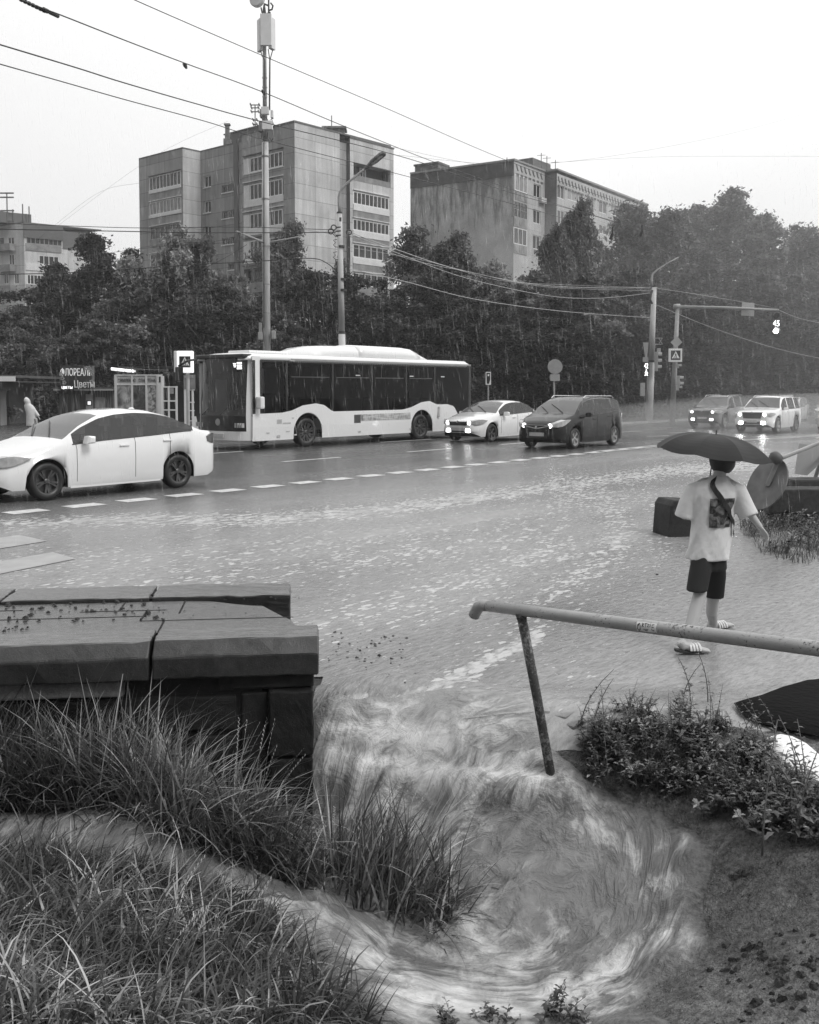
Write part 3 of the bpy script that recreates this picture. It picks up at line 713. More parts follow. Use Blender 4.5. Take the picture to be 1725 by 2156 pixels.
for k, (hh, w) in enumerate(((.4, .28), (.9, .25), (1.35, .25), (2.2, .42), (2.6, .42), (2.9, .5))): mb.box(pA.x-w, pA.x+w, pA.y-.04, pA.y+.04, z0+hh-.05, z0+hh+.05); mb.box(pA.x+w-.1, pA.x+w, pA.y-.4, pA.y+.4, z0+hh-.05, z0+hh+.1); mb.box(pA.x-w, pA.x-w+.1, pA.y-.4, pA.y+.4, z0+hh-.05, z0+hh+.1)
mb.build('roof_aerial', ant_m, bA)
pB = fR.p((aSlot0+aSlot1)/2-.3, 0, -1.2)
mb = MB(); mb.box(pB.x-1.0, pB.x+1.0, pB.y-.2, pB.y+1.4, zt-.3, zt+.75); mb.box(pB.x-1.2, pB.x+1.2, pB.y-.4, pB.y+1.6, zt+.75, zt+.95); mb.tube([(pB.x-.2, pB.y-.6, zt-1.8), (pB.x-.2, pB.y-.6, zt+1.9)], .05, 6); mb.build('roof_vent', M('vent_concrete', .2, .8), bA)

# ---- building B: the older block with the stained gable
stained = NT('stained_render'); uv = stained.mp('UV')
s1 = stained.noise(stained.mp('UV', scale=(1.5, .22, 1)), 1, 6, .7); s2 = stained.noise(uv, .3, 5, .6); s3 = stained.noise(uv, 6, 4, .7)
up = stained.sep(uv)[1]
f = stained.mr(stained.math('ADD', s1, stained.math('MULTIPLY', stained.math('SUBTRACT', up, 22.5), .035)), .44, .60, 1.0, .40)
stained.set('Base Color', stained.math('MULTIPLY', stained.math('MULTIPLY', f, stained.mr(s3, .3, .7, .48, .64)), stained.mr(s2, .35, .65, .75, 1.15))).set('Roughness', .9)
plaster = brick_wall('grey_plaster_panels', .45, 3.2, 2.8, .08, .18, .7, .03)
BB, BA = radians(54.5), radians(148)
Cb = at(1083, 338, 109.0); bB = thing('apartment_block', 'older grey apartment block with a large rain-stained blank gable wall and a patterned roof frieze', 'building', (Cb.x, Cb.y, 0), world=True)
gL = Face((Cb.x, Cb.y), BA); gR = Face((Cb.x, Cb.y), BB); zb = Cb.z; ZB2 = 2
def K2(x, y): return 812.5+.358*x, 312+.358*y
def r2(face, x0, x1, y0, y1): u0, v0 = K2(x0, y0); u1, v1 = K2(x1, y1); return rect(face, u0, u1, v0, v1)
aG = gL.a(K2(145,0)[0]); wall(gL, 'gable_wall', stained.m, bB, 0, aG, ZB2, zb, [])
for k in range(1): 
    mb = MB(); gL.box(mb, 0, aG, zb-1.6, zb-.02, .003, .05); mb.build('gable_band', M('dark_gable_band', .11, .85, .25, 1.5), bB)
a1_, a2_ = gR.a(K2(932,0)[0]), gR.a(K2(1450,0)[0])
opsB = [r2(gR, *q) for q in ((760,832,152,246),(752,832,306,402),(752,830,462,560),(870,912,206,284),(868,912,358,438),(866,912,508,590))]
wall(gR, 'front_wall', plaster, bB, 0, a1_, ZB2, zb, opsB, depth=.3)
for k, q in enumerate(opsB):
    window(gR, bB, *q, n=(3,4,3,2,2,2)[k], fm=frame_m if k != 1 else wood_m, rows=2 if k == 1 else 1, pane=pane2_m if k == 0 else None, depth=.05 if k < 3 else .15)
    if k < 3:
        a0, a1, z0, z1 = q; mb = MB(); gR.box(mb, a0, a1, z0-1.0, z0-.004, -.02, .06)
        for j in range(3): gR.box(mb, a0+(a1-a0)*(j+.2)/3, a0+(a1-a0)*(j+.75)/3, z0-.8, z0-.2, .062, .09)
        mb.build('balcony_panel', para_g, bB)
ac = gR.hit(*K2(910, 305)); mb = MB(); aa = gR.a(K2(895,0)[0]), gR.a(K2(925,0)[0]); gR.box(mb, aa[0], aa[1], ac.z-.35, ac.z+.25, .05, .4); mb.build('air_conditioner', M('pale_unit_case', .6, .5), bB)
# stepping wing
Bo = gR.p(a1_, 0); Bs = Bo + gR.n*1.5
gC = Face((Bs.x, Bs.y), BB); aC = gC.a(K2(1530,0)[0])
mb = MB(); mb.add([Vector((Bo.x,Bo.y,ZB2)), Vector((Bs.x,Bs.y,ZB2)), Vector((Bs.x,Bs.y,zb-.3)), Vector((Bo.x,Bo.y,zb-.3))], [(0,1,2,3)]); mb.build('step_wall', M('dark_side_panel', .15, .85, .15), bB)
opsC = [r2(gC, *q) for q in ((1010,1052,210,290),(1070,1160,235,300),(1184,1228,282,352),(1256,1300,306,376),(1326,1396,316,390),(1010,1052,358,440),(1070,1160,380,440),(1184,1228,420,490),(1256,1300,444,500),(1430,1500,360,420))]
aC = max(aC, 26.0)
wall(gC, 'front_wall', plaster, bB, 0, aC, ZB2, zb-.3, opsC, depth=.3)
for k, q in enumerate(opsC): window(gC, bB, *q, n=2 if k not in (1,6) else 4, fm=frame_m, depth=.12, pane=pane2_m if k in (1,4) else None)
fz_m = M('frieze_relief', .12, .8)
for face, A0, A1, zz in ((gR, .3, a1_-.3, zb), (gC, .2, aC-.2, zb-.3)):
    mb = MB(); nn = int((A1-A0)/.85)
    for k in range(nn):
        a_ = A0+(A1-A0)*(k+.5)/nn
        P = [face.p(a_-.42, zz-.35, .05), face.p(a_-.2, zz-.28, .05), face.p(a_+.02, zz-.75, .05), face.p(a_+.2, zz-.92, .05), face.p(a_+.05, zz-1.0, .05), face.p(a_-.14, zz-.85, .05)]
        Q = [p - face.n*.045 for p in P]; mb.add(P+Q, [(0,1,2,3,4,5)]+[(i, (i+1) % 6, 6+(i+1) % 6, 6+i) for i in range(6)])
        face.box(mb, a_-.28, a_+.22, zz-1.45, zz-1.25, .003, .05)
    mb.build('frieze', fz_m, bB)
gk = gL.p(aG, 0); bk2 = gR.d*30
roof_slab([gL.p(-.1,0,.12), gk+gL.n*.12, gk+gR.d*(a1_+aC), gC.p(aC, 0, .15), gC.p(-.1, 0, .15), gR.p(a1_-.1, 0, .15)], zb, zb+.2, 'roof', M('roof_edge_pale', .3, .8), bB)
pV = gL.hit(*K2(215, 130)); mb = MB(); gL.box(mb, gL.a(K2(290,0)[0]), gL.a(K2(155,0)[0]), zb+.2, zb+1.0, -3, -.6); gL.box(mb, gL.a(K2(295,0)[0]), gL.a(K2(150,0)[0]), zb+1.0, zb+1.2, -3.1, -.5); mb.build('roof_vent', roof_m, bB)
gP = Face((gC.p(0,0,-5)).xy, BB); mb = MB(); b0, b1 = gP.a(K2(860,0)[0]), gP.a(K2(1010,0)[0]); gP.box(mb, b0, b1, zb+.2, zb+2.3, -4, 0); gP.box(mb, b0+.5, b1-1.5, zb+2.3, zb+2.9, -3.5, -.3); mb.build('roof_house', panelL, bB)
mb = MB()
for x_, y0, y1 in ((915,130,28),(948,132,45),(998,130,70),(713,76,55),(808,90,65)):
    q = gP.hit(*K2(x_, y1)); mb.tube([(q.x, q.y, zb+.2), (q.x, q.y, q.z)], .05, 5); mb.tube([(q.x-.5, q.y, q.z-.3), (q.x+.5, q.y, q.z-.25)], .03, 4)
mb.build('roof_aerial', ant_m, bB)

# ---- building C: far block at the left edge
def K3(x, y): return .3015*x, 390+.3015*y
Cg = at(50, 470, 144.0); bC = thing('apartment_block', 'distant apartment block at the left edge with pale panels, balconies and roof aerials', 'building', (Cg.x, Cg.y, 0), world=True)
hR = Face((Cg.x, Cg.y), radians(38)); hL = Face((Cg.x, Cg.y), radians(150)); zc = Cg.z
pale = brick_wall('pale_panels', .62, 3.2, 2.8, .1, .15, .6, .04)
def r3(face, x0, x1, y0, y1): u0, v0 = K3(x0, y0); u1, v1 = K3(x1, y1); return rect(face, u0, u1, v0, v1)
aR = hR.a(K3(443,0)[0]); aR2 = hR.a(K3(715,0)[0]); aLx = hL.a(K3(-150,0)[0])
ops3 = [r3(hR, *q) for q in ((185,432,345,405),(272,412,488,550),(190,380,622,690),(190,380,760,820))]
wall(hR, 'balcony_wall', pale, bC, 0, aR, 2, zc, ops3, depth=.8)
for k, q in enumerate(ops3):
    window(hR, bC, *q, n=8 if k != 1 else 4, fm=wood_m if k == 0 else frame_m, depth=.08)
    a0, a1, z0, z1 = q; mb = MB(); hR.box(mb, .2, aR-.2, z0-1.0, z0-.004, .0, .1); mb.build('balcony_panel', para_g if k in (0, 2) else para_w, bC)
mb = MB(); hR.box(mb, -.05, aR+.05, zc-2.0, zc+.01, .004, .15); mb.build('roof_band', M('dark_roof_band', .13, .8), bC)
wall(hR, 'side_wall', pale, bC, aR, aR2, 2, zc-.6, [], o=-.3)
mb = MB(); hR.box(mb, aR+.01, aR2, zc-3.0, zc-.55, -.298, -.15); mb.build('roof_band', M('dark_roof_band2', .15, .8), bC)
ops4 = [r3(hL, *q) for q in ((100,55,360,412),(100,62,480,560),(132,100,618,688),(60,28,618,688),(30,-40,360,412))]
wall(hL, 'left_wall', pale, bC, 0, aLx, 2, zc, ops4, depth=.25)
for q in ops4: window(hL, bC, *q, n=2, depth=.1)
mb = MB()
for y in (440, 585, 730):
    z_ = hL.z(*K3(60, y)); hL.box(mb, hL.a(K3(118,0)[0]), aLx, z_-.5, z_+.5, .05, 1.1)
mb.build('balcony', para_g, bC)
roof_slab([hL.p(0,0), hL.p(aLx,0), hL.p(aLx,0)+hR.d*12, hR.p(aR2,0), hR.p(aR,0)], zc, zc+.2, 'roof', roof_m, bC)
hP = Face(hL.p(0,0,-6).xy, radians(38)); mb = MB(); hP.box(mb, hP.a(-60), hP.a(69), zc+.2, hP.z(69, 452), -5, 0); mb.build('roof_house', panelL, bC)
mb = MB()
for x_, y1 in ((48,55),(90,168),(158,132),(203,148),(185,200)):
    q = hP.hit(*K3(x_, y1)); mb.tube([(q.x, q.y, zc), (q.x, q.y, q.z)], .09, 5)
    if y1 == 55:
        for dz in (0, .6, 2.5, 4): mb.box(q.x-1, q.x+1, q.y-.05, q.y+.05, q.z-dz-.1, q.z-dz+.1)
mb.build('roof_aerial', ant_m, bC)
# ------------------------------------------------------------------ trees
def leaf_mat(name, g, v=.35):
    n = NT(name); a = n.attr('tone')
    n.set('Base Color', n.mr(n.math('POWER', a, 2.2), 0, 1, g*(1-v), g*(1+v*2))).set('Roughness', .55).set('Specular IOR Level', .35)
    tr = n.N.new('ShaderNodeBsdfTranslucent'); tr.inputs[0].default_value = (g*1.3,)*3+(1,)
    mx = n.N.new('ShaderNodeMixShader'); mx.inputs[0].default_value = .34
    n.L.new(n.b.outputs[0], mx.inputs[1]); n.L.new(tr.outputs[0], mx.inputs[2]); n.L.new(mx.outputs[0], n.N['Material Output'].inputs[0])
    return n.m
leaf_dark = leaf_mat('wet_dark_leaves', .042, .9); leaf_mid = leaf_mat('wet_leaves', .11, .9); leaf_pale = leaf_mat('silvery_leaves', .21, .8)
bark_m = M('wet_bark', .06, .8, .4, 6, bump=.4); birch_m = M('birch_bark', .34, .7, .55, 3, streak=4)
def leaf_mesh(name, cent, cr, npc, size, droop=0, seed=0, flat=.75, elong=1.5, gap=.0):
    """leaf-sized faces scattered round cluster centres"""
    g = np.random.default_rng(seed); nC = len(cent); N = nC*npc
    c = np.repeat(cent, npc, 0); r = np.repeat(cr, npc)
    # every cluster is a handful of arching sprays running outwards
    ns = 9; out = cent.copy(); out[:, 2] -= cent[:, 2].mean()*.8; out /= (np.linalg.norm(out, axis=1)[:, None]+1e-6)
    sd = g.normal(size=(nC, ns, 3))*.75 + out[:, None, :]*.7; sd[:, :, 2] += .15; sd /= np.linalg.norm(sd, axis=2)[:, :, None]
    pick = g.integers(0, ns, N); k_ = g.uniform(0, 1, N)**.75; dv = sd[np.repeat(np.arange(nC), npc), pick]
    p = c + dv*(k_*r*1.75)[:, None]*np.array([1, 1, flat]); p[:, 2] -= (k_**2)*r*(.55+droop*.6)
    p += g.normal(size=(N, 3))*(r*(.30-.16*k_)*np.where(g.uniform(0, 1, N) < .10, 2.3, 1))[:, None]
    if droop: p[:, 2] -= g.exponential(droop, N)*g.uniform(0, 1, N)
    a = g.normal(size=(N, 3)); a[:, 2] = a[:, 2]*.5 - (.9 if droop else .25); a /= np.linalg.norm(a, axis=1)[:, None]
    b = np.cross(a, g.normal(size=(N, 3))); b /= np.linalg.norm(b, axis=1)[:, None]
    s = size*g.uniform(.55, 1.35, N)[:, None]
    q = np.stack([p-a*s*elong*.5, p+b*s*.42-a*s*.05, p+a*s*elong*.5, p-b*s*.42-a*s*.05], 1).reshape(-1, 3)
    tone = np.clip(np.repeat(g.uniform(0, .9, nC), npc) + .35*(k_-.4) + g.normal(0, .16, N), 0, 1)
    me = bpy.data.meshes.new(name); me.vertices.add(N*4); me.vertices.foreach_set('co', q.astype(np.float32).ravel())
    me.loops.add(N*4); me.loops.foreach_set('vertex_index', np.arange(N*4, dtype=np.int32)); me.polygons.add(N); me.polygons.foreach_set('loop_start', np.arange(0, N*4, 4, dtype=np.int32))
    me.update(calc_edges=True)
    at_ = me.attributes.new('tone', 'FLOAT', 'POINT'); at_.data.foreach_set('value', np.repeat(tone, 4).astype(np.float32))
    return me
def crown_pts(kind, Ht, seed):
    g = np.random.default_rng(seed); out = []
    if kind == 'round':
        lob = [(g.uniform(0, 2*pi), g.uniform(.35, .95), g.uniform(.28, .98)) for _ in range(15)] + [(0, 0, 1.0), (0, 0, .8)]
        for th, k, z in lob:
            w = .36*sin(pi*min(1, (z-.05)/1.02))**.55; cx, cy = w*k*cos(th), w*k*sin(th)
            for i in range(7): q = g.normal(size=3)*np.array([.065, .065, .055]); out.append(((cx+q[0])*Ht, (cy+q[1])*Ht, min(1.0, max(.1, z*.93+q[2]))*Ht*.96))
        for i in range(14): th = g.uniform(0, 2*pi); out.append((.2*cos(th)*Ht, .2*sin(th)*Ht, g.uniform(.08, .4)*Ht))
        cr = g.uniform(.028, .062, len(out))*Ht
    elif kind == 'birch':
        for i in range(85):
            z = g.uniform(.2, 1.0); w = .22*(1.05-z)**.55*(1+.3*g.normal()); th = g.uniform(0, 2*pi); k = g.uniform(.3, 1)
            out.append((w*k*cos(th)*Ht, w*k*sin(th)*Ht, z*Ht))
        cr = g.uniform(.025, .05, len(out))*Ht
    elif kind == 'spire':
        for i in range(120):
            z = g.uniform(.08, 1.0); w = .26*(1.03-z)**.8*(1+.25*g.normal()); th = g.uniform(0, 2*pi); k = g.uniform(.3, 1)**.6
            out.append((w*k*cos(th)*Ht, w*k*sin(th)*Ht, z*Ht))
        cr = g.uniform(.025, .055, len(out))*Ht
    else:   # bush
        for i in range(60):
            th = g.uniform(0, 2*pi); k = g.uniform(0, 1)**.5; z = g.uniform(.05, .9)*sqrt(max(.05, 1-k*k*.8))
            out.append((k*cos(th)*Ht*.75, k*sin(th)*Ht*.75, z*Ht))
        cr = g.uniform(.10, .18, len(out))*Ht
    return np.array(out), cr
def trunk_mesh(kind, Ht, pts, seed):
    g = random.Random(seed); mb = MB(); r0 = Ht*(.016 if kind == 'birch' else .022)
    top = Ht*(.93 if kind != 'bush' else .5); path = []; x = y = 0
    for i in range(7):
        path.append((x, y, top*i/6)); x += g.uniform(-.012, .012)*Ht; y += g.uniform(-.012, .012)*Ht
    mb.tube(path, [r0*(1.15-i/6*.95) for i in range(7)], 7)
    idx = sorted(range(len(pts)), key=lambda i: g.random())[:(22 if kind != 'bush' else 12)]
    for i in idx:
        e = Vector(pts[i]); zb_ = min(top*.9, max(e.z*.55, Ht*.12)); k = zb_/top*6; i0 = min(5, int(k)); f = k-i0
        b = Vector(path[i0]).lerp(Vector(path[i0+1]), f); mid = b.lerp(e, .5) + Vector((0, 0, Ht*.02))
        mb.tube([b, mid, e], [r0*.42*(1-zb_/Ht*.6), r0*.25, r0*.07], 5)
    return mb
def tree(name, kind, Ht, seed, lm, bm_, npc, size, label, group, droop=0, crown='crown'):
    t = thing(name, label, 'tree' if kind != 'bush' else 'bush', group=group)
    pts, cr = crown_pts(kind, Ht, seed)
    link(crown, leaf_mesh(crown, pts, cr, npc, size, droop, seed, elong=2.0 if droop else 1.5), lm, t)
    trunk_mesh(kind, Ht, pts, seed).build('trunk', bm_, t, smooth=True)
    return t
GT = 'trees of the belt behind the road'
T_round = tree('broadleaf_tree', 'round', 12, 3, leaf_mid, bark_m, 560, .155, 'x', GT)
T_round2 = tree('broadleaf_tree', 'round', 12, 8, leaf_dark, bark_m, 560, .155, 'x', GT)
T_willow = tree('willow_tree', 'round', 13, 5, leaf_pale, bark_m, 560, .15, 'x', GT, droop=.55)
T_birch = tree('birch_tree', 'birch', 15, 7, leaf_mid, birch_m, 330, .15, 'x', GT, droop=.8)
T_birch2 = tree('birch_tree', 'birch', 15, 9, leaf_dark, birch_m, 330, .15, 'x', GT, droop=.5)
T_spire = tree('poplar_tree', 'spire', 16, 12, leaf_mid, bark_m, 420, .15, 'x', GT)
T_bush = tree('bush', 'bush', 4.2, 15, leaf_mid, bark_m, 330, .12, 'x', 'bushes along the back of the verge')
T_bush2 = tree('bush', 'bush', 4.2, 19, leaf_dark, bark_m, 330, .12, 'x', 'bushes along the back of the verge')
used = set()
def put(proto, u, vtop, Y, label, wide=1.0, seed=0, over=1.0):
    """stand a copy so that its top is where the photograph has it"""
    p = at(u, vtop, Y); gz = float(H0(p.x, p.y)); base_h = {'broadleaf_tree': 12.2, 'willow_tree': 13.0, 'birch_tree': 15.2, 'poplar_tree': 16.7, 'bush': 4.6}[proto.name.split('.')[0]]
    s = (p.z-gz)/base_h*over; g = random.Random(seed*7+int(u))
    loc = (p.x, p.y, gz-.1); rz = g.uniform(0, 6.28)
    if proto.name not in used:
        used.add(proto.name); o = proto; o.location = loc; o.rotation_euler = (0, 0, rz); o['label'] = label
    else: o = dup(proto, loc, rz, label)
    o.scale = (s*wide, s*wide, s); return o
R_, R2, WI, BI, B2, SP, BU, BU2 = T_round, T_round2, T_willow, T_birch, T_birch2, T_spire, T_bush, T_bush2
TREES = [
 # left part, under block C and between C and A
 (B2, 192, 492, 74, 'dark drooping birch, tallest of the trees between the two left apartment blocks', 1.15),
 (B2, 118, 552, 70, 'thin dark birch just in front of the balconies of the far left block', 1.1),
 (B2, 272, 524, 78, 'slim dark birch whose tip stands against the sky just left of the middle block', .9),
 (R2, 235, 560, 76, 'dark tree filling the gap between the tall dark birch and the middle block', 1.2),
 (R2, 60, 600, 78, 'dark tree low in front of the far left block, behind the left canopy kiosk', 1.3),
 (R2, 150, 600, 66, 'dark tree right behind the flower shop sign', 1.15),
 (WI, 392, 474, 66, 'large pale willow in front of the left wing of the middle block', 1.05),
 (R_, 330, 560, 62, 'broad tree at the foot of the pale willow on its left', 1.2),
 (R2, 445, 590, 60, 'dark tree at the foot of the pale willow, left of the antenna mast', 1.25),
 (R_, 30, 640, 58, 'bright leafy tree at the left edge above the canopy kiosk', 1.25),
 (R_, 205, 650, 56, 'low bright leafy tree above the flower shop', 1.35),
 (R2, 500, 640, 62, 'dark tree just left of the foot of the antenna mast', 1.3),
 (BI, 606, 468, 72, 'loose birch whose sparse top crosses the balconies right of the antenna mast', .95),
 (R2, 660, 560, 66, 'round dark tree in front of the lit gable of the middle block', 1.25),
 (R_, 590, 650, 60, 'leafy tree low between the antenna mast and the streetlight pole', 1.35),
 (R2, 745, 572, 68, 'dark tree right of the streetlight pole, under the right wing balconies', 1.15),
 (BI, 716, 545, 70, 'thin white-stemmed birch just behind the streetlight pole', .6),
 (R2, 800, 620, 62, 'dark tree at the right corner foot of the middle block', 1.3),
 # right part
 (BI, 872, 478, 76, 'sparse birch at the left edge of the stained gable wall', 1.2),
 (BI, 948, 486, 74, 'sparse leafy birch in front of the middle of the stained gable wall', 1.25),
 (R2, 905, 570, 66, 'dark tree below the sparse birches of the stained gable', 1.3),
 (WI, 1035, 545, 68, 'pale leafy tree under the corner of the older block', 1.05),
 (R2, 985, 640, 60, 'low dark tree behind the rear of the bus', 1.45),
 (BI, 1215, 418, 84, 'tall slender birch rising in front of the older block front windows', .85),
 (BI, 1165, 470, 82, 'slender birch beside the step of the older block front', .8),
 (R_, 1120, 560, 68, 'broad tree below the slender birches', 1.2),
 (R_, 1225, 560, 62, 'broad light tree in the middle of the belt, left of the right concrete pole', 1.25),
 (R2, 1150, 660, 56, 'dark low tree behind the black minivan', 1.5),
 (BI, 1330, 424, 92, 'drooping birch covering the far end of the older block', 1.3),
 (BI, 1400, 436, 90, 'drooping birch right of the far end of the older block', 1.3),
 (R2, 1330, 560, 66, 'dark tree directly left of the right concrete pole', 1.3),
 (SP, 1540, 388, 96, 'tallest ragged tree on the right skyline', 1.15),
 (SP, 1462, 422, 98, 'ragged tree left of the tallest one on the right skyline', 1.1),
 (SP, 1612, 438, 92, 'ragged tree just right of the tallest one on the skyline', 1.1),
 (R_, 1500, 520, 80, 'broad tree behind the traffic light mast arm', 1.3),
 (R2, 1430, 600, 66, 'dark tree behind the crossing sign and its mast', 1.35),
 (R2, 1570, 600, 74, 'dark tree behind the overhead traffic light', 1.4),
 (BI, 1695, 470, 88, 'drooping birch near the right edge of the picture', 1.3),
 (R_, 1680, 560, 78, 'broad tree at the right edge behind the traffic light', 1.4),
 (SP, 1775, 480, 92, 'ragged tree standing just beyond the right edge of the picture', 1.2),
 (R_, 1790, 640, 72, 'low tree beyond the right edge, behind the cars', 1.4),
]
for k, (pr, u, v, Y, lb, w) in enumerate(TREES): put(pr, u, v, Y+(10 if Y < 74 else 5 if Y < 82 else 0), lb, w, k)
BUSH = [(20,735,54),(95,752,72),(165,745,54),(238,752,54),(300,745,55),(360,755,55),(430,735,54),(500,742,55),(575,725,55),(640,740,56),(700,735,56),(768,745,56),(842,740,55),(905,745,54),(968,752,56),(1030,770,56),(1090,745,57),(1140,790,58),
        (1195,760,58),(1255,740,60),(1310,775,61),(1385,770,64),(1440,750,66),(1490,745,68),(1530,752,68),(1585,775,70),(1640,755,71),(1700,765,72),(1760,770,74)]
wh = ['above the left canopy','left of the flower shop sign','behind the flower shop','right of the flower shop sign','behind the three-panel billboard','behind the bus stop shelter','behind the front of the bus','behind the bus, left of the mast','right of the antenna mast','between mast and streetlight pole','left of the streetlight pole','right of the streetlight pole','behind the roof hump of the bus','behind the rear half of the bus','at the rear end of the bus','behind the small sign by the white sedan','left of the round sign','behind the round sign','right of the round sign','behind the black minivan','left of the right concrete pole','between concrete pole and signal mast','right of the signal mast','behind the dark oncoming car','between the two oncoming cars','behind the white oncoming off-roader','right of the white off-roader','near the right edge','beyond the right edge']
for k, (u, v, Y) in enumerate(BUSH): put((BU, BU2)[k % 3 == 1], u, v, Y+13, ('leafy' if k % 3 != 1 else 'dark') + ' bush ' + wh[k], 1.35, k)
for t_ in list(C.objects):
    if t_.get('label') == 'x': raise RuntimeError(t_.name)
# ------------------------------------------------------------------ vehicles
car_white = M('white_car_paint', .80, .18, .03, 1, coat=.8); car_black = M('black_car_paint', .008, .22, .1, 1, coat=.15, spec=.3); car_grey = M('dark_grey_car_paint', .09, .2, .1, 1, coat=.8)
car_silver = M('silver_car_paint', .45, .25, .05, 1, coat=.6)
tyre_m = M('wet_tyre_rubber', .014, .45, .2, 20); rim_m = M('alloy_rim', .42, .3, .1, 5, metal=.6); rimd_m = M('dark_alloy_rim', .09, .35, .2, 5, metal=.5)
trim_m = M('black_trim', .015, .35, .1); lamp_on = M('lit_headlamp', .9, .2, 0, emit=14); lamp_off = M('headlamp_glass', .45, .08, .2, 12); chrome_m = M('chrome_trim', .6, .12, .05, metal=1)
tail_m = M('tail_lamp_glass', .10, .15, .2, 8); plate_m = M('number_plate', .5, .5, .12, 18); well_m = M('wheel_well', .008, .9, 0); seat_m = M('dark_cabin', .02, .8, .2)
glass_side = dark_glass('car_side_glass', .10, .45, .03); glass_front = dark_glass('windscreen_glass', .13, .15, .03); lamp_glow = M('lit_fog_lamp', .9, .2, 0, emit=9); lamp_far = M('lit_main_beam', .9, .2, 0, emit=40)  # windscreen base grey stands in for reflected sky
def wheel(parent, x, y, R, W, side, spokes=5, rim=None):
    """tyre with an alloy rim; outer face towards side"""
    Mx = Matrix.Translation((x, y, R)) @ Matrix.Rotation(-pi/2*side, 4, 'X')
    mb = MB(); w = W/2
    mb.lathe([(R*.66,-w),(R*.90,-w),(R*.975,-w*.75),(R,-w*.4),(R,w*.4),(R*.975,w*.75),(R*.90,w),(R*.70,w*.98),(R*.66,w*.8),(R*.66,-w)], 40, Mx, cap=False)
    ty = mb.build('wheel', tyre_m, parent, smooth=True)
    mb = MB(); mb.lathe([(R*.665,w*.86),(R*.70,w*.93),(R*.68,w*.8),(R*.62,w*.74),(R*.60,w*.1),(R*.03,0)], 40, Mx, cap=False)
    for k in range(spokes):
        a = 2*pi*k/spokes+.3
        for dd in (-.16, .16):
            c0, c1 = Vector((cos(a), sin(a), 0)), Vector((cos(a+dd), sin(a+dd), 0))
            p0 = c0*R*.1+Vector((0,0,w*.6)); p1 = c1*R*.64+Vector((0,0,w*.78)); t_ = Vector((-sin(a), cos(a), 0))*R*.045
            V = [p0-t_, p0+t_, p1+t_*1.3, p1-t_*1.3]; V += [q-Vector((0,0,w*.35)) for q in V]
            mb.add([Mx @ q for q in V], [(0,1,2,3),(4,7,6,5),(0,4,5,1),(1,5,6,2),(2,6,7,3),(3,7,4,0)])
    mb.lathe([(R*.14,w*.3),(R*.15,w*.62),(R*.1,w*.72),(0.001,w*.74)], 16, Mx)
    mb.build('rim', rim or rim_m, ty)
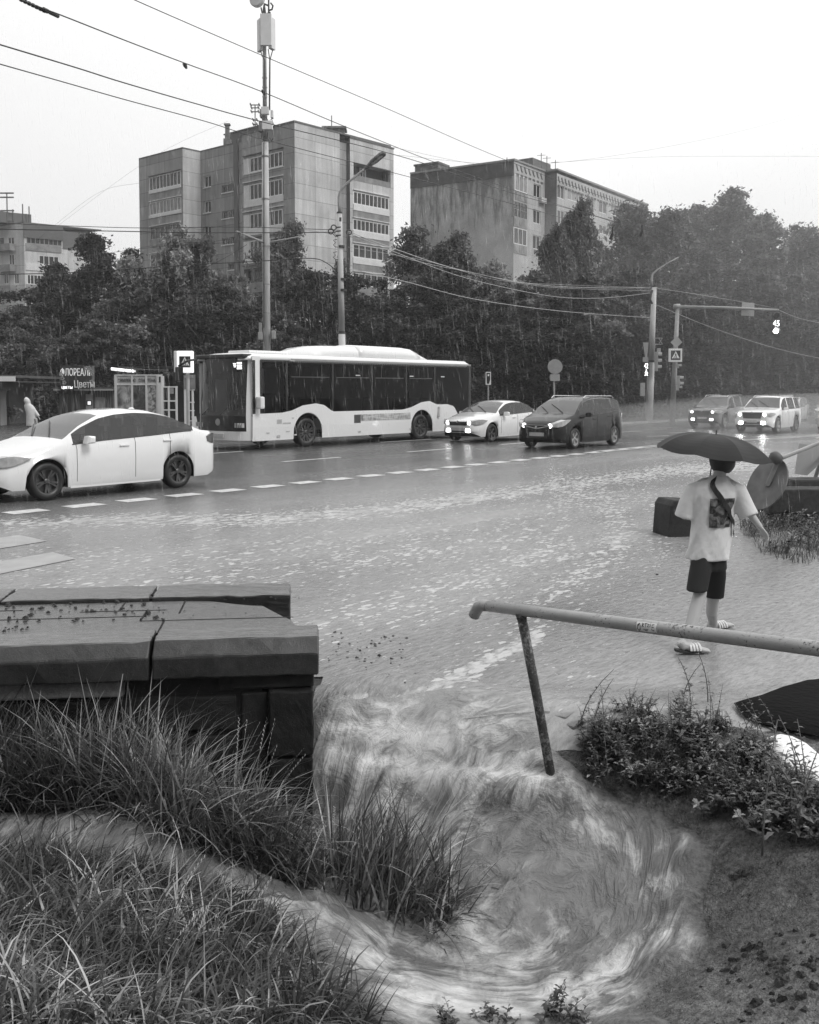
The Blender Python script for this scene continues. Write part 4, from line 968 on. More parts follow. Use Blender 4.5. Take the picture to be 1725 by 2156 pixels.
def car(name, label, S, paint, loc, rz, group=None, lights=None, rim=None, near=True):
    t = thing(name, label, 'car', loc, rz, group)
    L, W = S['L'], S['W']/2; top = np.array(S['top']); bel = np.array(S['belt']); wid = np.array(S['wid']); fw, rw, R = S['fw'], S['rw'], S['R']; zb = S.get('zb', .19); AR = R*1.17
    g0, g1 = S['glass']          # side glass range; S['posts']: body-coloured uprights
    xs = sorted(set(list(np.round(np.arange(0, L+.001, .05), 4)) + [0.015, L-.015, L] + [round(c+AR*cos(a), 4) for c in (fw, rw) for a in np.linspace(0, pi, 19)]))
    xs = [x for x in xs if 0 <= x <= L]
    def sm(x, arr):
        return float(sum(np.interp(x+d, arr[:,0], arr[:,1])*w for d, w in ((-.06,.25),(0,.5),(.06,.25)))) if .08 < x < L-.08 else float(np.interp(x, arr[:,0], arr[:,1]))
    rings = []
    for x in xs:
        zt = sm(x, top); zbelt = min(sm(x, bel), zt-.015); w = sm(x, wid)*W
        zs = zb + S.get('sill', .06)*0
        for c in (fw, rw):
            d = abs(x-c)
            if d < AR: zs = max(zs, R + sqrt(AR*AR-d*d))
        nose = .14*max(0, 1-x/.3) + .10*max(0, 1-(L-x)/.3); zs0 = max(zs, zb+nose)
        gh = zt-zbelt; yi = w*.72
        zmid = max(zs0+.01, zb+(zbelt-zb)*.52); zsh = max(zmid+.01, zbelt-.10)
        yg = w*.955-gh*S.get('tumble', .36)
        half = [(0, zb+nose), (yi, zb+nose), (yi, zs0), (w*.965, zs0), (w*.985, min(zs0+.06, zmid)), (w*1.0, zmid), (w*.992, zsh), (w*.955, zbelt), (yg, zbelt+gh*.86), (yg-.10*min(1, gh*2), zt-.012-gh*.03), (yg*.55, zt+.004), (0, zt+.012)]
        rings.append([Vector((-x, y, z)) for y, z in half] + [Vector((-x, -y, z)) for y, z in reversed(half[1:-1])])
    n_ = len(rings[0]); hn = 11
    body = MB(); sg = {}; V = [p for r in rings for p in r]
    def add(mb_, idx):
        b = len(mb_.v); mb_.v += [tuple(V[i]) for i in idx]; mb_.f.append(tuple(range(b, b+4)))
    bodyf = []; wsf = []; rwf = []; sgf = []; wlf = []
    ws, we, rs, re_ = S['wind'][0], S['wind'][1], S['rear'][0], S['rear'][1]
    for i in range(len(rings)-1):
        xm = (xs[i]+xs[i+1])/2
        for j in range(n_):
            q = (i*n_+j, i*n_+(j+1) % n_, (i+1)*n_+(j+1) % n_, (i+1)*n_+j)
            k = j if j < hn else n_-1-j        # strip index from the underside up
            inarch = abs(xm-fw) < AR or abs(xm-rw) < AR
            if k in (9, 10) and ws < xm < we: wsf.append(q)
            elif k in (9, 10) and rs < xm < re_: rwf.append(q)
            elif k == 7 and g0 < xm < g1 and not any(a < xm < b for a, b in S['posts']): sgf.append(q)
            elif k in (0, 1, 2): wlf.append(q)
            else: bodyf.append(q)
    def mk(fs, nm, m, par, smooth=True):
        used_ = sorted({i for f in fs for i in f}); mp = {u: a for a, u in enumerate(used_)}
        mb_ = MB(); mb_.v = [tuple(V[i]) for i in used_]; mb_.f = [tuple(mp[i] for i in f) for f in fs]; return mb_.build(nm, m, par, smooth=smooth, fixn=False)
    bodyf += [tuple(range(n_-1, -1, -1)), tuple(range((len(rings)-1)*n_, len(rings)*n_))]
    bo = mk(bodyf, 'body', paint, t)
    for p in bo.data.polygons:
        if len(p.vertices) > 4: p.use_smooth = False
    mk(wlf, 'underbody', well_m, t)
    mk(wsf, 'windscreen', glass_front, t); mk(rwf, 'rear_window', glass_front, t)
    for sgn, nm in ((1, 'side_window'), (-1, 'side_window')):
        fs = [f for f in sgf if sum(V[i].y for i in f)*sgn > 0]
        if fs: mk(fs, nm, glass_side, t)
    wtop = lambda x: sm(x, wid)*W
    for x, c in ((fw, 0), (rw, 1)):
        for sd in (1, -1): wheel(t, -x, sd*(wtop(x)-.115), R, S.get('TW', .2), sd, rim=rim)
    # cabin: seats and dash so the glass shows something dark behind
    mb = MB(); zf = zb+.3; bl = float(np.interp(2.2, bel[:,0], bel[:,1]))
    for x in (S['wind'][1]+.55, S['wind'][1]+1.35):
        for sd in (-.36, .36):
            mb.box(-x-.1, -x+.02, sd-.22, sd+.22, bl-.35, bl+.2); mb.box(-x-.06, -x+.02, sd-.12, sd+.12, bl+.2, bl+.36)
    mb.box(-S['wind'][1]-.05, -S['wind'][0]-.15, -W*.8, W*.8, bl-.3, bl-.04)
    mb.build('cabin_seats', seat_m, t)
    # mirrors, handles
    mx = S['mirror']; zbm = float(np.interp(mx, bel[:,0], bel[:,1]))
    for sd in (1, -1):
        mb = MB(); y0 = wtop(mx)*.96
        mb.loft([[Vector((-mx-dx, sd*(y0+dy), zbm+.03+.02+a)) + Vector((0, 0, 0)) for dx, a in ((-.09*k,-.07*k),(.09*k,-.06*k),(.09*k,.065*k),(-.05*k,.08*k))] for dy, k in ((.02,.4),(.06,.9),(.2,1.0),(.25,.6))])
        mb.build('mirror', paint if S.get('pm', 1) else trim_m, t, bevel=.012)
        for hx in S['handles']:
            mb = MB(); yy = wtop(hx)*.99; zz = float(np.interp(hx, bel[:,0], bel[:,1]))-.13; mb.box(-hx-.1, -hx+.1, sd*yy-.012, sd*yy+.028, zz-.014, zz+.018); mb.build('door_handle', paint, t, bevel=.008)
        # belt strip, sill strip, door gaps
        mb = MB(); pts = [Vector((-x, sd*(wtop(x)*.957+.003), float(sm(x, bel))-.002)) for x in np.arange(g0, g1, .1)]
        mb.tube(pts, .010, 6); mb.build('belt_strip', chrome_m if S.get('chrome') else trim_m, t)
        for gxx in S['gaps']:
            mb = MB(); pts = [Vector((-gxx-.0, sd*(wtop(gxx)*f+.001), z)) for f, z in ((.958, float(sm(gxx, bel))-.01), (.994, float(sm(gxx, bel))-.10), (1.0, zb+(float(sm(gxx, bel))-zb)*.52), (.985, zb+.09))]
            mb.tube(pts, .005, 4); mb.build('door_gap', trim_m, t)
        mb = MB(); mb.box(-(rw-AR-.05), -(fw+AR+.05), sd*W*.955-.012, sd*W*.955+.012, zb-.02, zb+.045); mb.build('sill', trim_m if S.get('darksill') else paint, t)
    # front face
    nz = float(np.interp(.02, top[:,0], top[:,1])); wf = wtop(.02)
    def curve_y(x): return wtop(x)
    lm = lights or lamp_off
    for sd in (1, -1):
        hz = S['lamp_z']; mb = MB(); rr = []
        for x, hh in ((.02,.045),(.10,.075),(.22,.085),(.36,.07),(.50,.03),(.60,.006)):
            yy = wtop(x); zc_ = hz+x*S.get('lamp_rise', .12)
            rr.append([Vector((-x+.012, sd*(yy*.62 if x < .1 else yy*.80), zc_-hh)), Vector((-x, sd*(yy+.006), zc_-hh)), Vector((-x, sd*(yy+.006), zc_+hh)), Vector((-x+.012, sd*(yy*.62 if x < .1 else yy*.80), zc_+hh+.01))])
        mb.loft(rr); hl = mb.build('headlight', lamp_off, t)
        mb = MB(); mb.lathe([(.001, .0),(.05, .0),(.065,.02),(.05,.035),(.001,.04)], 14, Matrix.Translation((-.02, sd*wf*.78, hz)) @ Matrix.Rotation(pi/2, 4, 'Y')); 
        mb.build('lamp_bulb', lm, hl)
        if S.get('fog'):
            mb = MB(); mb.box(-.10, .02, sd*wf*.70-.10, sd*wf*.70+.10, zb+.16, zb+.28); mb.build('fog_lamp', lights if lights else lamp_off, t, bevel=.02)
        mb = MB(); rr = []
        tz = S['tail_z']
        for d, hh in ((.0,.09),(.08,.10),(.2,.09),(.33,.05)):
            yy = wtop(L-d); rr.append([Vector((-(L-d)-.006, sd*(yy*.6), tz-hh)), Vector((-(L-d)-.004, sd*(yy+.004), tz-hh)), Vector((-(L-d)-.004, sd*(yy+.004), tz+hh)), Vector((-(L-d)-.006, sd*(yy*.6), tz+hh))])
        mb.loft(rr); mb.build('tail_light', tail_m, t)
    mb = MB(); gw, gz0, gz1 = S['grille']
    mb.prism([(-gw*.85, gz0), (gw*.85, gz0), (gw, gz1), (-gw, gz1)], -.04, .018, 'x')
    for k in range(S.get('bars', 3)): zz = gz0+(gz1-gz0)*(k+.5)/S.get('bars', 3); mb.box(.018, .024, -gw*.85, gw*.85, zz-.006, zz+.006)
    gr = mb.build('grille', trim_m, t)
    mb = MB(); mb.box(.012, .03, -gw*1.0, gw*1.0, gz1-.012, gz1+.012)
    if S.get('bigchrome'): 
        mb.prism([(-gw*1.0, gz1), (0, (gz0+gz1)/2-.02), (gw*1.0, gz1), (gw*1.0, gz1-.025), (0, (gz0+gz1)/2-.06), (-gw*1.0, gz1-.025)], .02, .035, 'x')
        for k in range(S.get('cb', 0)): zz = gz0+(gz1-gz0)*(k+.5)/S['cb']; mb.box(.02, .032, -gw*.95, gw*.95, zz-.012, zz+.012)
    mb.build('chrome_bar', chrome_m, gr)
    mb = MB(); mb.lathe([(.001,0),(.05,0),(.045,.02),(.001,.025)], 16, Matrix.Translation((.03, 0, gz1-.01 if not S.get('bigchrome') else (gz0+gz1)/2)) @ Matrix.Rotation(pi/2, 4, 'Y')); mb.build('badge', chrome_m, gr)
    mb = MB(); mb.prism([(-wf*.62, zb+.16), (wf*.62, zb+.16), (wf*.55, zb+.29), (-wf*.55, zb+.29)], -.02, .012, 'x'); mb.build('lower_intake', trim_m, t)
    mb = MB(); mb.box(.0, .028, -.26, .26, S['plate_z']-.057, S['plate_z']+.057); pl = mb.build('number_plate', plate_m, t)
    if near:
        mb = MB()
        for k in range(8):
            if k in (1, 5): continue
            mb.box(.028, .031, -.22+k*.056, -.22+k*.056+.035, S['plate_z']-.03, S['plate_z']+.03)
    # wipers
    xw, zw = S['wind'][0]+.02, sm(S['wind'][0]+.02, top)
    for y0, y1 in ((.35, -.30), (-.2, -.62)):
        x1 = S['wind'][0]+.02+(.42 if y0 > 0 else .3)
        mb = MB(); mb.tube([(-xw, y0, zw+.02), (-(xw+x1)/2, (y0+y1)/2, sm((xw+x1)/2, top)+.03), (-x1, y1 if y0 > 0 else y1, sm(x1, top)+.025)], .011, 5); mb.build('wiper', trim_m, t)
    if S.get('rails'):
        for sd in (1, -1):
            a, b = S['rails']; yy = W*.66; mb = MB(); mb.tube([(-a, sd*yy, sm(a, top)), (-a-.15, sd*yy, sm(a+.15, top)+.05), (-b+.15, sd*yy, sm(b-.15, top)+.05), (-b, sd*yy, sm(b, top))], .018, 6); mb.build('roof_rail', chrome_m, t)
    return t
SEDAN = dict(L=4.72, W=1.78, fw=.90, rw=3.66, R=.325, zb=.20, glass=(1.38, 4.03), posts=(), wind=(1.22, 2.05), rear=(3.52, 4.22), mirror=1.62, handles=(2.42, 3.38), gaps=(1.45, 2.66, 3.45),
    top=[(0,.60),(.05,.70),(.16,.77),(.5,.87),(.95,.965),(1.22,1.03),(1.6,1.26),(2.0,1.43),(2.35,1.50),(2.75,1.525),(3.15,1.50),(3.5,1.42),(3.9,1.24),(4.22,1.10),(4.5,1.085),(4.62,1.07),(4.68,.98),(4.72,.84)],
    belt=[(0,.5),(1.0,.86),(1.3,.93),(2.0,.985),(3.0,1.035),(3.8,1.085),(4.1,1.09),(4.72,.9)], wid=[(0,.62),(.05,.72),(.2,.86),(.5,.95),(1.0,.99),(1.6,1),(3.4,1),(4.0,.98),(4.4,.92),(4.6,.84),(4.68,.76),(4.72,.68)],
    grille=(.48,.60,.68), bars=2, lamp_z=.66, tail_z=.92, plate_z=.42, fog=True, chrome=False)
def place_side(u, vground, S, ref='fw'):
    """stand a car so the near side of its front wheel touches the road there"""
    return gnd(u, vground)
HEAD = RYAW + pi                              # traffic coming towards the left
def car_at(p_wheel, S, which='fw'):           # origin of a car whose near front tyre stands at a point
    W = S['W']/2; hd = Vector((cos(HEAD), sin(HEAD), 0)); lf = Vector((-sin(HEAD), cos(HEAD), 0))
    o = Vector((p_wheel.x, p_wheel.y, 0)) + hd*S[which] - lf*(W-.05); return (o.x, o.y, h(o.x, o.y)+.008)
near_car = car('sedan', 'white saloon car passing close by at the left, driving out of the picture', SEDAN, car_white, car_at(gnd(101, 1055), SEDAN), HEAD, rim=rimd_m)
# stick a radio aerial and fuel flap on the near saloon
mb = MB(); mb.prism([(0,0),(.16,0),(.10,.05),(.06,.055)], -.02, .02, 'y', Matrix.Translation((-3.3, 0, 1.49))); mb.build('roof_aerial', car_white, near_car)
SED2 = dict(SEDAN); SED2.update(grille=(.42,.60,.74), bars=3, lamp_z=.70, plate_z=.47, L=4.40, rw=3.42, glass=(1.38, 3.78), posts=(), rear=(3.35,4.0), handles=(2.3,3.2), gaps=(1.45,2.54,3.3),
    top=[(0,.60),(.05,.72),(.16,.79),(.5,.90),(.95,.98),(1.22,1.02),(1.6,1.24),(2.0,1.41),(2.35,1.46),(2.7,1.47),(3.05,1.45),(3.4,1.36),(3.8,1.15),(4.0,1.06),(4.25,1.04),(4.33,1.0),(4.38,.93),(4.40,.80)],
    belt=[(0,.5),(1.0,.86),(1.3,.93),(2.0,.965),(3.0,1.01),(3.7,1.04),(4.4,.85)], wid=[(0,.62),(.05,.74),(.2,.88),(.5,.96),(1.0,.99),(1.6,1),(3.2,1),(3.8,.97),(4.2,.9),(4.34,.8),(4.40,.68)])
car('sedan', 'white saloon car with its headlamps lit, right behind the bus', SED2, car_white, car_at(gnd(1036, 931), SED2), HEAD, lights=lamp_glow, rim=rimd_m)
MPV = dict(L=4.45, W=1.80, fw=.92, rw=3.60, R=.33, zb=.20, tumble=.26, glass=(1.25, 4.12), posts=((2.28,2.37),(3.42,3.50)), wind=(.98, 1.98), rear=(4.12,4.30), mirror=1.55, handles=(2.1,3.15), gaps=(1.35,2.32,3.4), pm=1, chrome=False, rails=(1.9,4.0),
    top=[(0,.66),(.05,.78),(.15,.86),(.5,.99),(.85,1.07),(.98,1.10),(1.3,1.31),(1.65,1.51),(1.95,1.61),(2.4,1.655),(3.0,1.66),(3.6,1.63),(4.0,1.585),(4.15,1.5),(4.3,1.2),(4.4,1.02),(4.45,.8)],
    belt=[(0,.55),(.9,.93),(1.2,1.0),(2.0,1.04),(3.0,1.10),(3.8,1.17),(4.2,1.2),(4.45,.9)], wid=[(0,.62),(.05,.74),(.2,.88),(.5,.96),(1,.99),(1.6,1),(3.4,1),(3.9,.97),(4.2,.92),(4.4,.82),(4.45,.74)],
    grille=(.50,.62,.76), bars=3, bigchrome=True, lamp_z=.74, lamp_rise=.3, tail_z=1.02, plate_z=.47, fog=False)
car('minivan', 'black minivan with one raised wiper and lit headlamps, right of the white saloon', MPV, car_black, car_at(gnd(1211, 945.5), MPV), HEAD, lights=lamp_glow)
SUV = dict(L=4.85, W=1.92, fw=.95, rw=3.75, R=.40, zb=.30, tumble=.24, glass=(1.55, 4.45), posts=((2.45,2.56),(3.55,3.66)), wind=(1.35, 2.05), rear=(4.5,4.7), mirror=1.72, handles=(2.35,3.4), gaps=(1.5,2.5,3.6), rails=(2.0,4.4), TW=.24,
    top=[(0,.92),(.05,1.02),(.15,1.10),(.6,1.17),(1.1,1.21),(1.35,1.24),(1.7,1.52),(2.0,1.75),(2.3,1.83),(3.2,1.85),(4.1,1.82),(4.5,1.76),(4.62,1.5),(4.75,1.2),(4.82,1.1),(4.85,.8)],
    belt=[(0,.7),(1.2,1.12),(2.0,1.17),(4.2,1.21),(4.6,1.2),(4.85,1.0)], wid=[(0,.74),(.05,.84),(.2,.93),(.5,.98),(1,1),(4.2,1),(4.6,.96),(4.8,.88),(4.85,.8)],
    grille=(.46,.74,1.0), bars=4, bigchrome=False, cb=4, lamp_z=.93, lamp_rise=.06, tail_z=1.1, plate_z=.60, fog=True)
def far_origin(u, vground, S, yaw=None):
    p = onH(u, vground); return (p.x, p.y, p.z+.006)
GO = 'oncoming cars in the spray at the right'
car('off_roader', 'dark grey off-roader with lit headlamps, leftmost of the oncoming cars in the spray', SUV, car_grey, far_origin(1478, 903, SUV), HEAD, GO, lights=lamp_glow, near=False)
S2 = dict(SUV); S2.update(L=4.95, W=1.98, grille=(.50,.74,1.04), bigchrome=False, cb=4)
car('off_roader', 'big white off-roader with dazzling headlamps in the spray', S2, car_white, far_origin(1583, 913, S2), HEAD, GO, lights=lamp_far, near=False)
S3 = dict(MPV); S3.update(fog=False)
p_ = rp(66.5, 18.8); car('hatchback', 'silver hatchback half hidden between the two oncoming off-roaders', S3, car_silver, (p_.x, p_.y, h(p_.x, p_.y)), HEAD, GO, near=False)
p_ = at(1648, 890, 66); car('hatchback', 'pale hatchback behind the tail of the big white off-roader', S3, car_silver, (p_.x, p_.y, h(p_.x, p_.y)), HEAD+.1, GO, near=False)
p_ = at(1752, 905, 50); car('sedan', 'pale saloon entering at the right edge, one lit headlamp showing', SED2, car_silver, (p_.x, p_.y, h(p_.x, p_.y)), HEAD, GO, lights=lamp_far, near=False)
SP_ = dict(SUV); SP_.update(rails=(1.9, 4.3))
yk_ = radians(62); p_ = at(99, 905, 72); p_ = Vector((p_.x+4.85*cos(yk_), p_.y+4.85*sin(yk_), 0)); pk = car('estate_car', 'white parked car with a roof box, tail towards the road, beside the flower kiosk', SP_, car_white, (p_.x, p_.y, h(p_.x, p_.y)), yk_, near=False)
mb = MB(); mb.loft([[Vector((x, sd*y, z)) for sd, y, z in ((-1,.4*k,1.98),(1,.4*k,1.98),(1,.42*k,2.10+.1*k),(1,.3*k,2.2+.12*k),(-1,.3*k,2.2+.12*k),(-1,.42*k,2.10+.1*k))] for x, k in ((-1.9,.7),(-2.1,.95),(-3.0,1),(-3.9,1),(-4.1,.85))]); rb = mb.build('roof_box', car_white, pk, bevel=.03)

# ------------------------------------------------------------------ the city bus
bus_white = M('white_bus_paint', .82, .25, .03, .6, coat=.5); bus_dark = dark_glass('dark_bus_glass', .003, .10, .05, .12); bus_wind = dark_glass('bus_windscreen', .05, .3, .05)
bus_black = M('black_bus_mask', .016, .25, .1); bus_grey = M('grey_bus_trim', .30, .5, .1); led_m = M('lit_display', .9, .4, 0, emit=1.3)
pB_ = gnd(533, 930, .28); BL, BW, BH = 11.9, 2.5, 2.98
hd = Vector((cos(HEAD), sin(HEAD), 0)); lf = Vector((-sin(HEAD), cos(HEAD), 0))
ob_ = Vector((pB_.x, pB_.y, 0)) - lf*BW/2 + hd*.35
bus = thing('city_bus', 'white low-floor city bus with dark windows and a long white roof hump', 'bus', (ob_.x, ob_.y, .008), HEAD)
AXF, AXR, RB = 2.75, 8.75, .48; y2 = BW/2
def bx_top(x):          # lower edge of the dark glazing along the side
    pts = [(0,1.12),(.35,1.12),(1.55,1.14),(2.0,1.20),(2.5,1.36),(3.1,1.42),(3.5,1.36),(3.9,1.14),(7.6,1.14),(8.1,1.22),(8.7,1.40),(9.2,1.44),(9.6,1.32),(9.75,1.30),(10.3,1.31),(10.75,1.22),(11.25,.62),(11.9,.55)]
    return float(np.interp(x, [p[0] for p in pts], [p[1] for p in pts]))
def arch(x):
    for c in (AXF, AXR):
        d = abs(x-c)
        if d < .66: return max(.28, .48+sqrt(max(0, .66**2-d*d))*.98-.02)
    return .28
def sidey(x): return y2*float(np.interp(x, [0,.12,.3,.55,11.6,11.9], [.90,.965,.99,1,1,.985]))
xs_ = sorted(set(list(np.round(np.arange(.0, BL+.01, .12), 3))+[.35]+[round(c+.66*cos(a), 3) for c in (AXF, AXR) for a in np.linspace(0, pi, 17)]+[c+e for c in (AXF,AXR) for e in (-.662,.662)]))
xs_ = [x for x in xs_ if .35 <= x <= BL]
for sd in (1, -1):
    lo = MB(); hi = MB(); a = []; b = []; c_ = []; d_ = []
    for x in xs_:
        y = sd*sidey(x); a.append(Vector((-x, y*.985, arch(x)))); b.append(Vector((-x, y, max(arch(x)+.02, min(.7, bx_top(x)-.02))))); c_.append(Vector((-x, y, bx_top(x)))); d_.append(Vector((-x, y*.985-sd*.0, 2.78)))
    nX = len(xs_)
    lo.add(a+b+c_, [(i, i+1, nX+i+1, nX+i) for i in range(nX-1)]+[(nX+i, nX+i+1, 2*nX+i+1, 2*nX+i) for i in range(nX-1)])
    lo.build('side_panel', bus_white, bus)
    hi.add([p-Vector((0, sd*.006, 0)) for p in c_]+[p-Vector((0, sd*.006, 0)) for p in d_], [(i, i+1, nX+i+1, nX+i) for i in range(nX-1)])
    # split into panes
    for (q0, q1) in ((.75,1.75),(1.85,3.9),(3.95,5.9),(5.95,7.8),(7.85,9.5),(9.55,11.75)):
        pn = MB(); idx = [i for i, x in enumerate(xs_) if q0-.02 <= x <= q1+.02]
        P1 = [c_[i]+Vector((0, sd*.004, .02)) for i in idx]; P2 = [d_[i]+Vector((0, sd*.006, -.04)) for i in idx]; m_ = len(idx)
        pn.add(P1+P2, [(i, i+1, m_+i+1, m_+i) for i in range(m_-1)]); pn.build('window', bus_dark, bus)
        if sd == 1 and q0 in (1.85, 3.95, 5.95, 7.85):
            vb = MB(); zz = 2.28; vb.box(-q1+.15, -q0-.15, y2-.004, y2+.004, zz-.014, zz+.014)
            for k_ in (.25, .75): vb.box(-(q0+(q1-q0)*k_)-.01, -(q0+(q1-q0)*k_)+.01, y2-.004, y2+.003, 2.28, 2.7)
            vb.build('vent_window_frame', M('faint_grey_frame', .06, .4), bus)
    # black frame behind the panes: thin uprights and a top rail instead of a full sheet
    fr = MB()
    for x0, x1 in ((.35,.47),(.66,.75),(1.75,1.85),(3.88,3.97),(5.88,5.97),(7.78,7.87),(9.48,9.57),(11.74,11.9)):
        fr.box(-x1, -x0, sd*sidey(x0)-.03, sd*sidey(x0)-.002, 1.05 if x0 < 11 else .5, 2.78)
    fr.box(-11.9, -.35, sd*y2*.985-.03, sd*y2*.985-.001, 2.72, 2.80); fr.build('window_frame', bus_black, bus)
    tr = MB(); tr.box(-11.85, -2.0, sd*y2-.01, sd*y2+.012, 2.80, 2.86)
    tr.build('gutter_rail', bus_grey, bus)
    st_ = MB()
    for k_ in range(100): x = 2.1+k_*.095; st_.box(-x-.035, -x, sd*y2-.006, sd*y2+.006, 2.745, 2.775)
    if sd == 1: o_ = st_.build('led_strip', M('grey_vent_slats', .22, .5), bus)
# roof
rf = MB(); sec = [(-y2*.985,2.78),(-y2*.98,2.90),(-y2*.9,2.98),(-y2*.5,3.02),(0,3.03),(y2*.5,3.02),(y2*.9,2.98),(y2*.98,2.90),(y2*.985,2.78)]
rf.loft([[Vector((-x, y*k, 2.78+(z-2.78)*kz)) for y, z in sec] for x, k, kz in ((.18,.93,.3),(.28,.96,.75),(.5,.99,1),(2,1,1),(11.6,1,1),(11.88,.99,.5))]); rf.build('roof', bus_white, bus, smooth=True)
hm = MB(); hs = [(-1.0,2.98),(-.98,3.2),(-.8,3.36),(0,3.42),(.8,3.36),(.98,3.2),(1.0,2.98)]
hm.loft([[Vector((-x, y*ky, 2.97+(z-2.97)*k)) for y, z in hs] for x, ky, k in ((3.2,.9,.03),(3.45,.95,.55),(3.8,.98,.85),(4.6,1,.95),(5.6,1,1.0),(8.0,1,1.0),(8.6,1,.9),(9.0,1,.62),(9.45,1,.08))]); hmp = hm.build('roof_hump', bus_white, bus, smooth=True)
hc = MB(); hc.loft([[Vector((-x, y*ky, 2.97+(z-2.97)*k+.012)) for y, z in hs] for x, ky, k in ((5.5,1.005,1.0),(5.9,1.01,1.09),(8.0,1.01,1.09),(8.55,1.01,.98),(8.95,1.01,.68))]); hc.build('hump_cover', bus_white, hmp, smooth=True)
hh_ = MB(); hh_.box(-2.6, -.9, -.5, .5, 3.03, 3.12); hh_.build('roof_hatch', bus_white, bus, bevel=.03)
# rear and floor
rr_ = MB(); rr_.box(-BL-.03, -BL+.0, -y2*.97, y2*.97, .35, 2.86); rr_.build('rear_panel', bus_grey, bus)
fl_ = MB(); fl_.box(-11.85, -.5, -y2*.9, y2*.9, .30, .42); fl_.build('floor', well_m, bus)
wb_ = MB()
for c in (AXF, AXR):
    for sd in (1, -1): wb_ = MB(); wb_.box(-c-.7, -c+.7, sd*y2*.62-.02, sd*y2*.62+.02, .3, 1.25); wb_.build('wheel_housing', well_m, bus)
# front: white surround with a black mask, curved windscreen and lamps
def front_ring(z, d=0.0, n=15, x0=.42):
    out = []
    for k in range(n):
        q = -1+2*k/(n-1); y = q*y2*.99; xf = .02+.40*abs(q)**4.5 + .03*abs(q)**2 + (.10*max(0, z-1.3)/1.6)+ .04*max(0, .9-z)
        out.append(Vector((-xf+d, y, z)))
    return out
def sheet_rings(zs, d, k0=0, k1=15):
    mb = MB(); n = k1-k0; V_ = []
    for z in zs: V_ += front_ring(z, d)[k0:k1]
    mb.add(V_, [(i*n+j, i*n+j+1, (i+1)*n+j+1, (i+1)*n+j) for i in range(len(zs)-1) for j in range(n-1)]); return mb
sheet_rings([.30,.45,.58], 0).build('front_bumper', bus_white, bus, smooth=True)
sheet_rings([.58,.8,1.06], -.004, 1, 14).build('front_mask', bus_black, bus, smooth=True)
sheet_rings([1.06,1.5,2.0,2.4], 0, 1, 14).build('windscreen', bus_wind, bus, smooth=True)
ds = sheet_rings([2.4,2.6,2.84], -.003, 1, 14).build('destination_display', bus_black, bus, smooth=True)
for k0, k1 in ((0, 2), (13, 15)):
    sheet_rings([.58,1.0,1.6,2.2,2.84,2.9], .002, k0, k1).build('corner_post', bus_white, bus, smooth=True)
cp = MB()
for sd in (1, -1): cp.add([Vector((-.44, sd*y2*.99, .3)), Vector((-.50, sd*y2*.995, .3)), Vector((-.56, sd*y2*.99, 2.85)), Vector((-.50, sd*y2*.985, 2.85))], [(0,1,2,3)])
for sd in (1, -1): cp.box(-.68, -.35, sd*y2*.99-.03, sd*y2*.99-.0, 1.1, 2.9)
cp.build('corner_post', bus_white, bus)
tb = MB(); tb.box(-.6, -.05, -y2*.9, y2*.9, 2.84, 2.97); tb.build('front_roof_edge', bus_black, bus, bevel=.04)
lb = MB()
for (y0, y1, z0, z1) in ((.78,.98,2.50,2.74),(.36,.72,2.56,2.70),(-.1,.30,2.54,2.72),(-.55,-.16,2.57,2.70)):
    for r_ in range(3): lb.box(.0-.16, -.135, y0, y1, z0+(z1-z0)*r_/3, z0+(z1-z0)*(r_+.7)/3)
lb.build('route_digits', led_m, ds)
for sd in (1, -1):
    mb = MB()
    for k_ in range(4): mb.box(-.16, -.075, sd*.92-.2+k_*.1, sd*.92-.2+k_*.1+.05, .70, .84)
    mb.build('headlight', lamp_off, bus)
mb = MB(); mb.box(-.05, -.0, -.26, .26, .38, .50); mb.build('number_plate', plate_m, bus)
mb = MB(); mb.lathe([(.001,0),(.11,0),(.11,.02),(.001,.02)], 24, Matrix.Translation((-.04, 0, .86)) @ Matrix.Rotation(pi/2, 4, 'Y')); mb.build('badge', bus_grey, bus)
for y0 in (.1, -.75):
    mb = MB(); mb.tube([(-.03, y0, 1.08), (-.05, y0+.4, 1.35), (-.10, y0+.5, 1.9)], .018, 5); mb.build('wiper', trim_m, bus)
# mirrors: one on an arm reaching forward past the kerb-side corner, one by the driver
mb = MB(); mb.tube([(-.35,-y2+.05,2.86),(-.0,-y2-.12,2.80),(.30,-y2-.22,2.62)], .035, 8); ma = mb.build('mirror_arm', trim_m, bus, smooth=True)
mb = MB(); mb.box(.20, .34, -y2-.36, -y2-.10, 2.12, 2.60); mb.build('mirror_head', trim_m, ma, bevel=.04)
mb = MB(); mb.box(-.62, -.44, y2+.02, y2+.26, 1.28, 1.66); mb.build('driver_mirror', bus_white, bus, bevel=.05)
# inside
mb = MB(); mb.box(-1.75, -1.4, .35, .95, .5, 1.75); mb.build('driver_seat', seat_m, bus)
for k_ in range(9):
    x = 3.9+k_*.82
    for y in (.75, -.75): mb = MB(); mb.box(-x-.06, -x+.04, y-.4, y+.4, .9, 1.55); mb.build('seat', seat_m, bus)
mb = MB()
for x in (2.4, 4.6, 6.8, 9.0): mb.tube([(-x, .45, .42), (-x, .45, 2.75)], .02, 6)
mb.build('grab_poles', M('pale_grab_pole', .6, .3), bus)
mb = MB(); mb.box(-.98, -.80, -.2, 1.1, .42, 1.05); mb.box(-1.6, -1.56, .1, 1.15, 1.2, 2.55); mb.box(-.9, -.86, -1.1, -.55, 1.1, 2.2); mb.build('driver_screen', M('pale_driver_screen', .42, .5), bus)
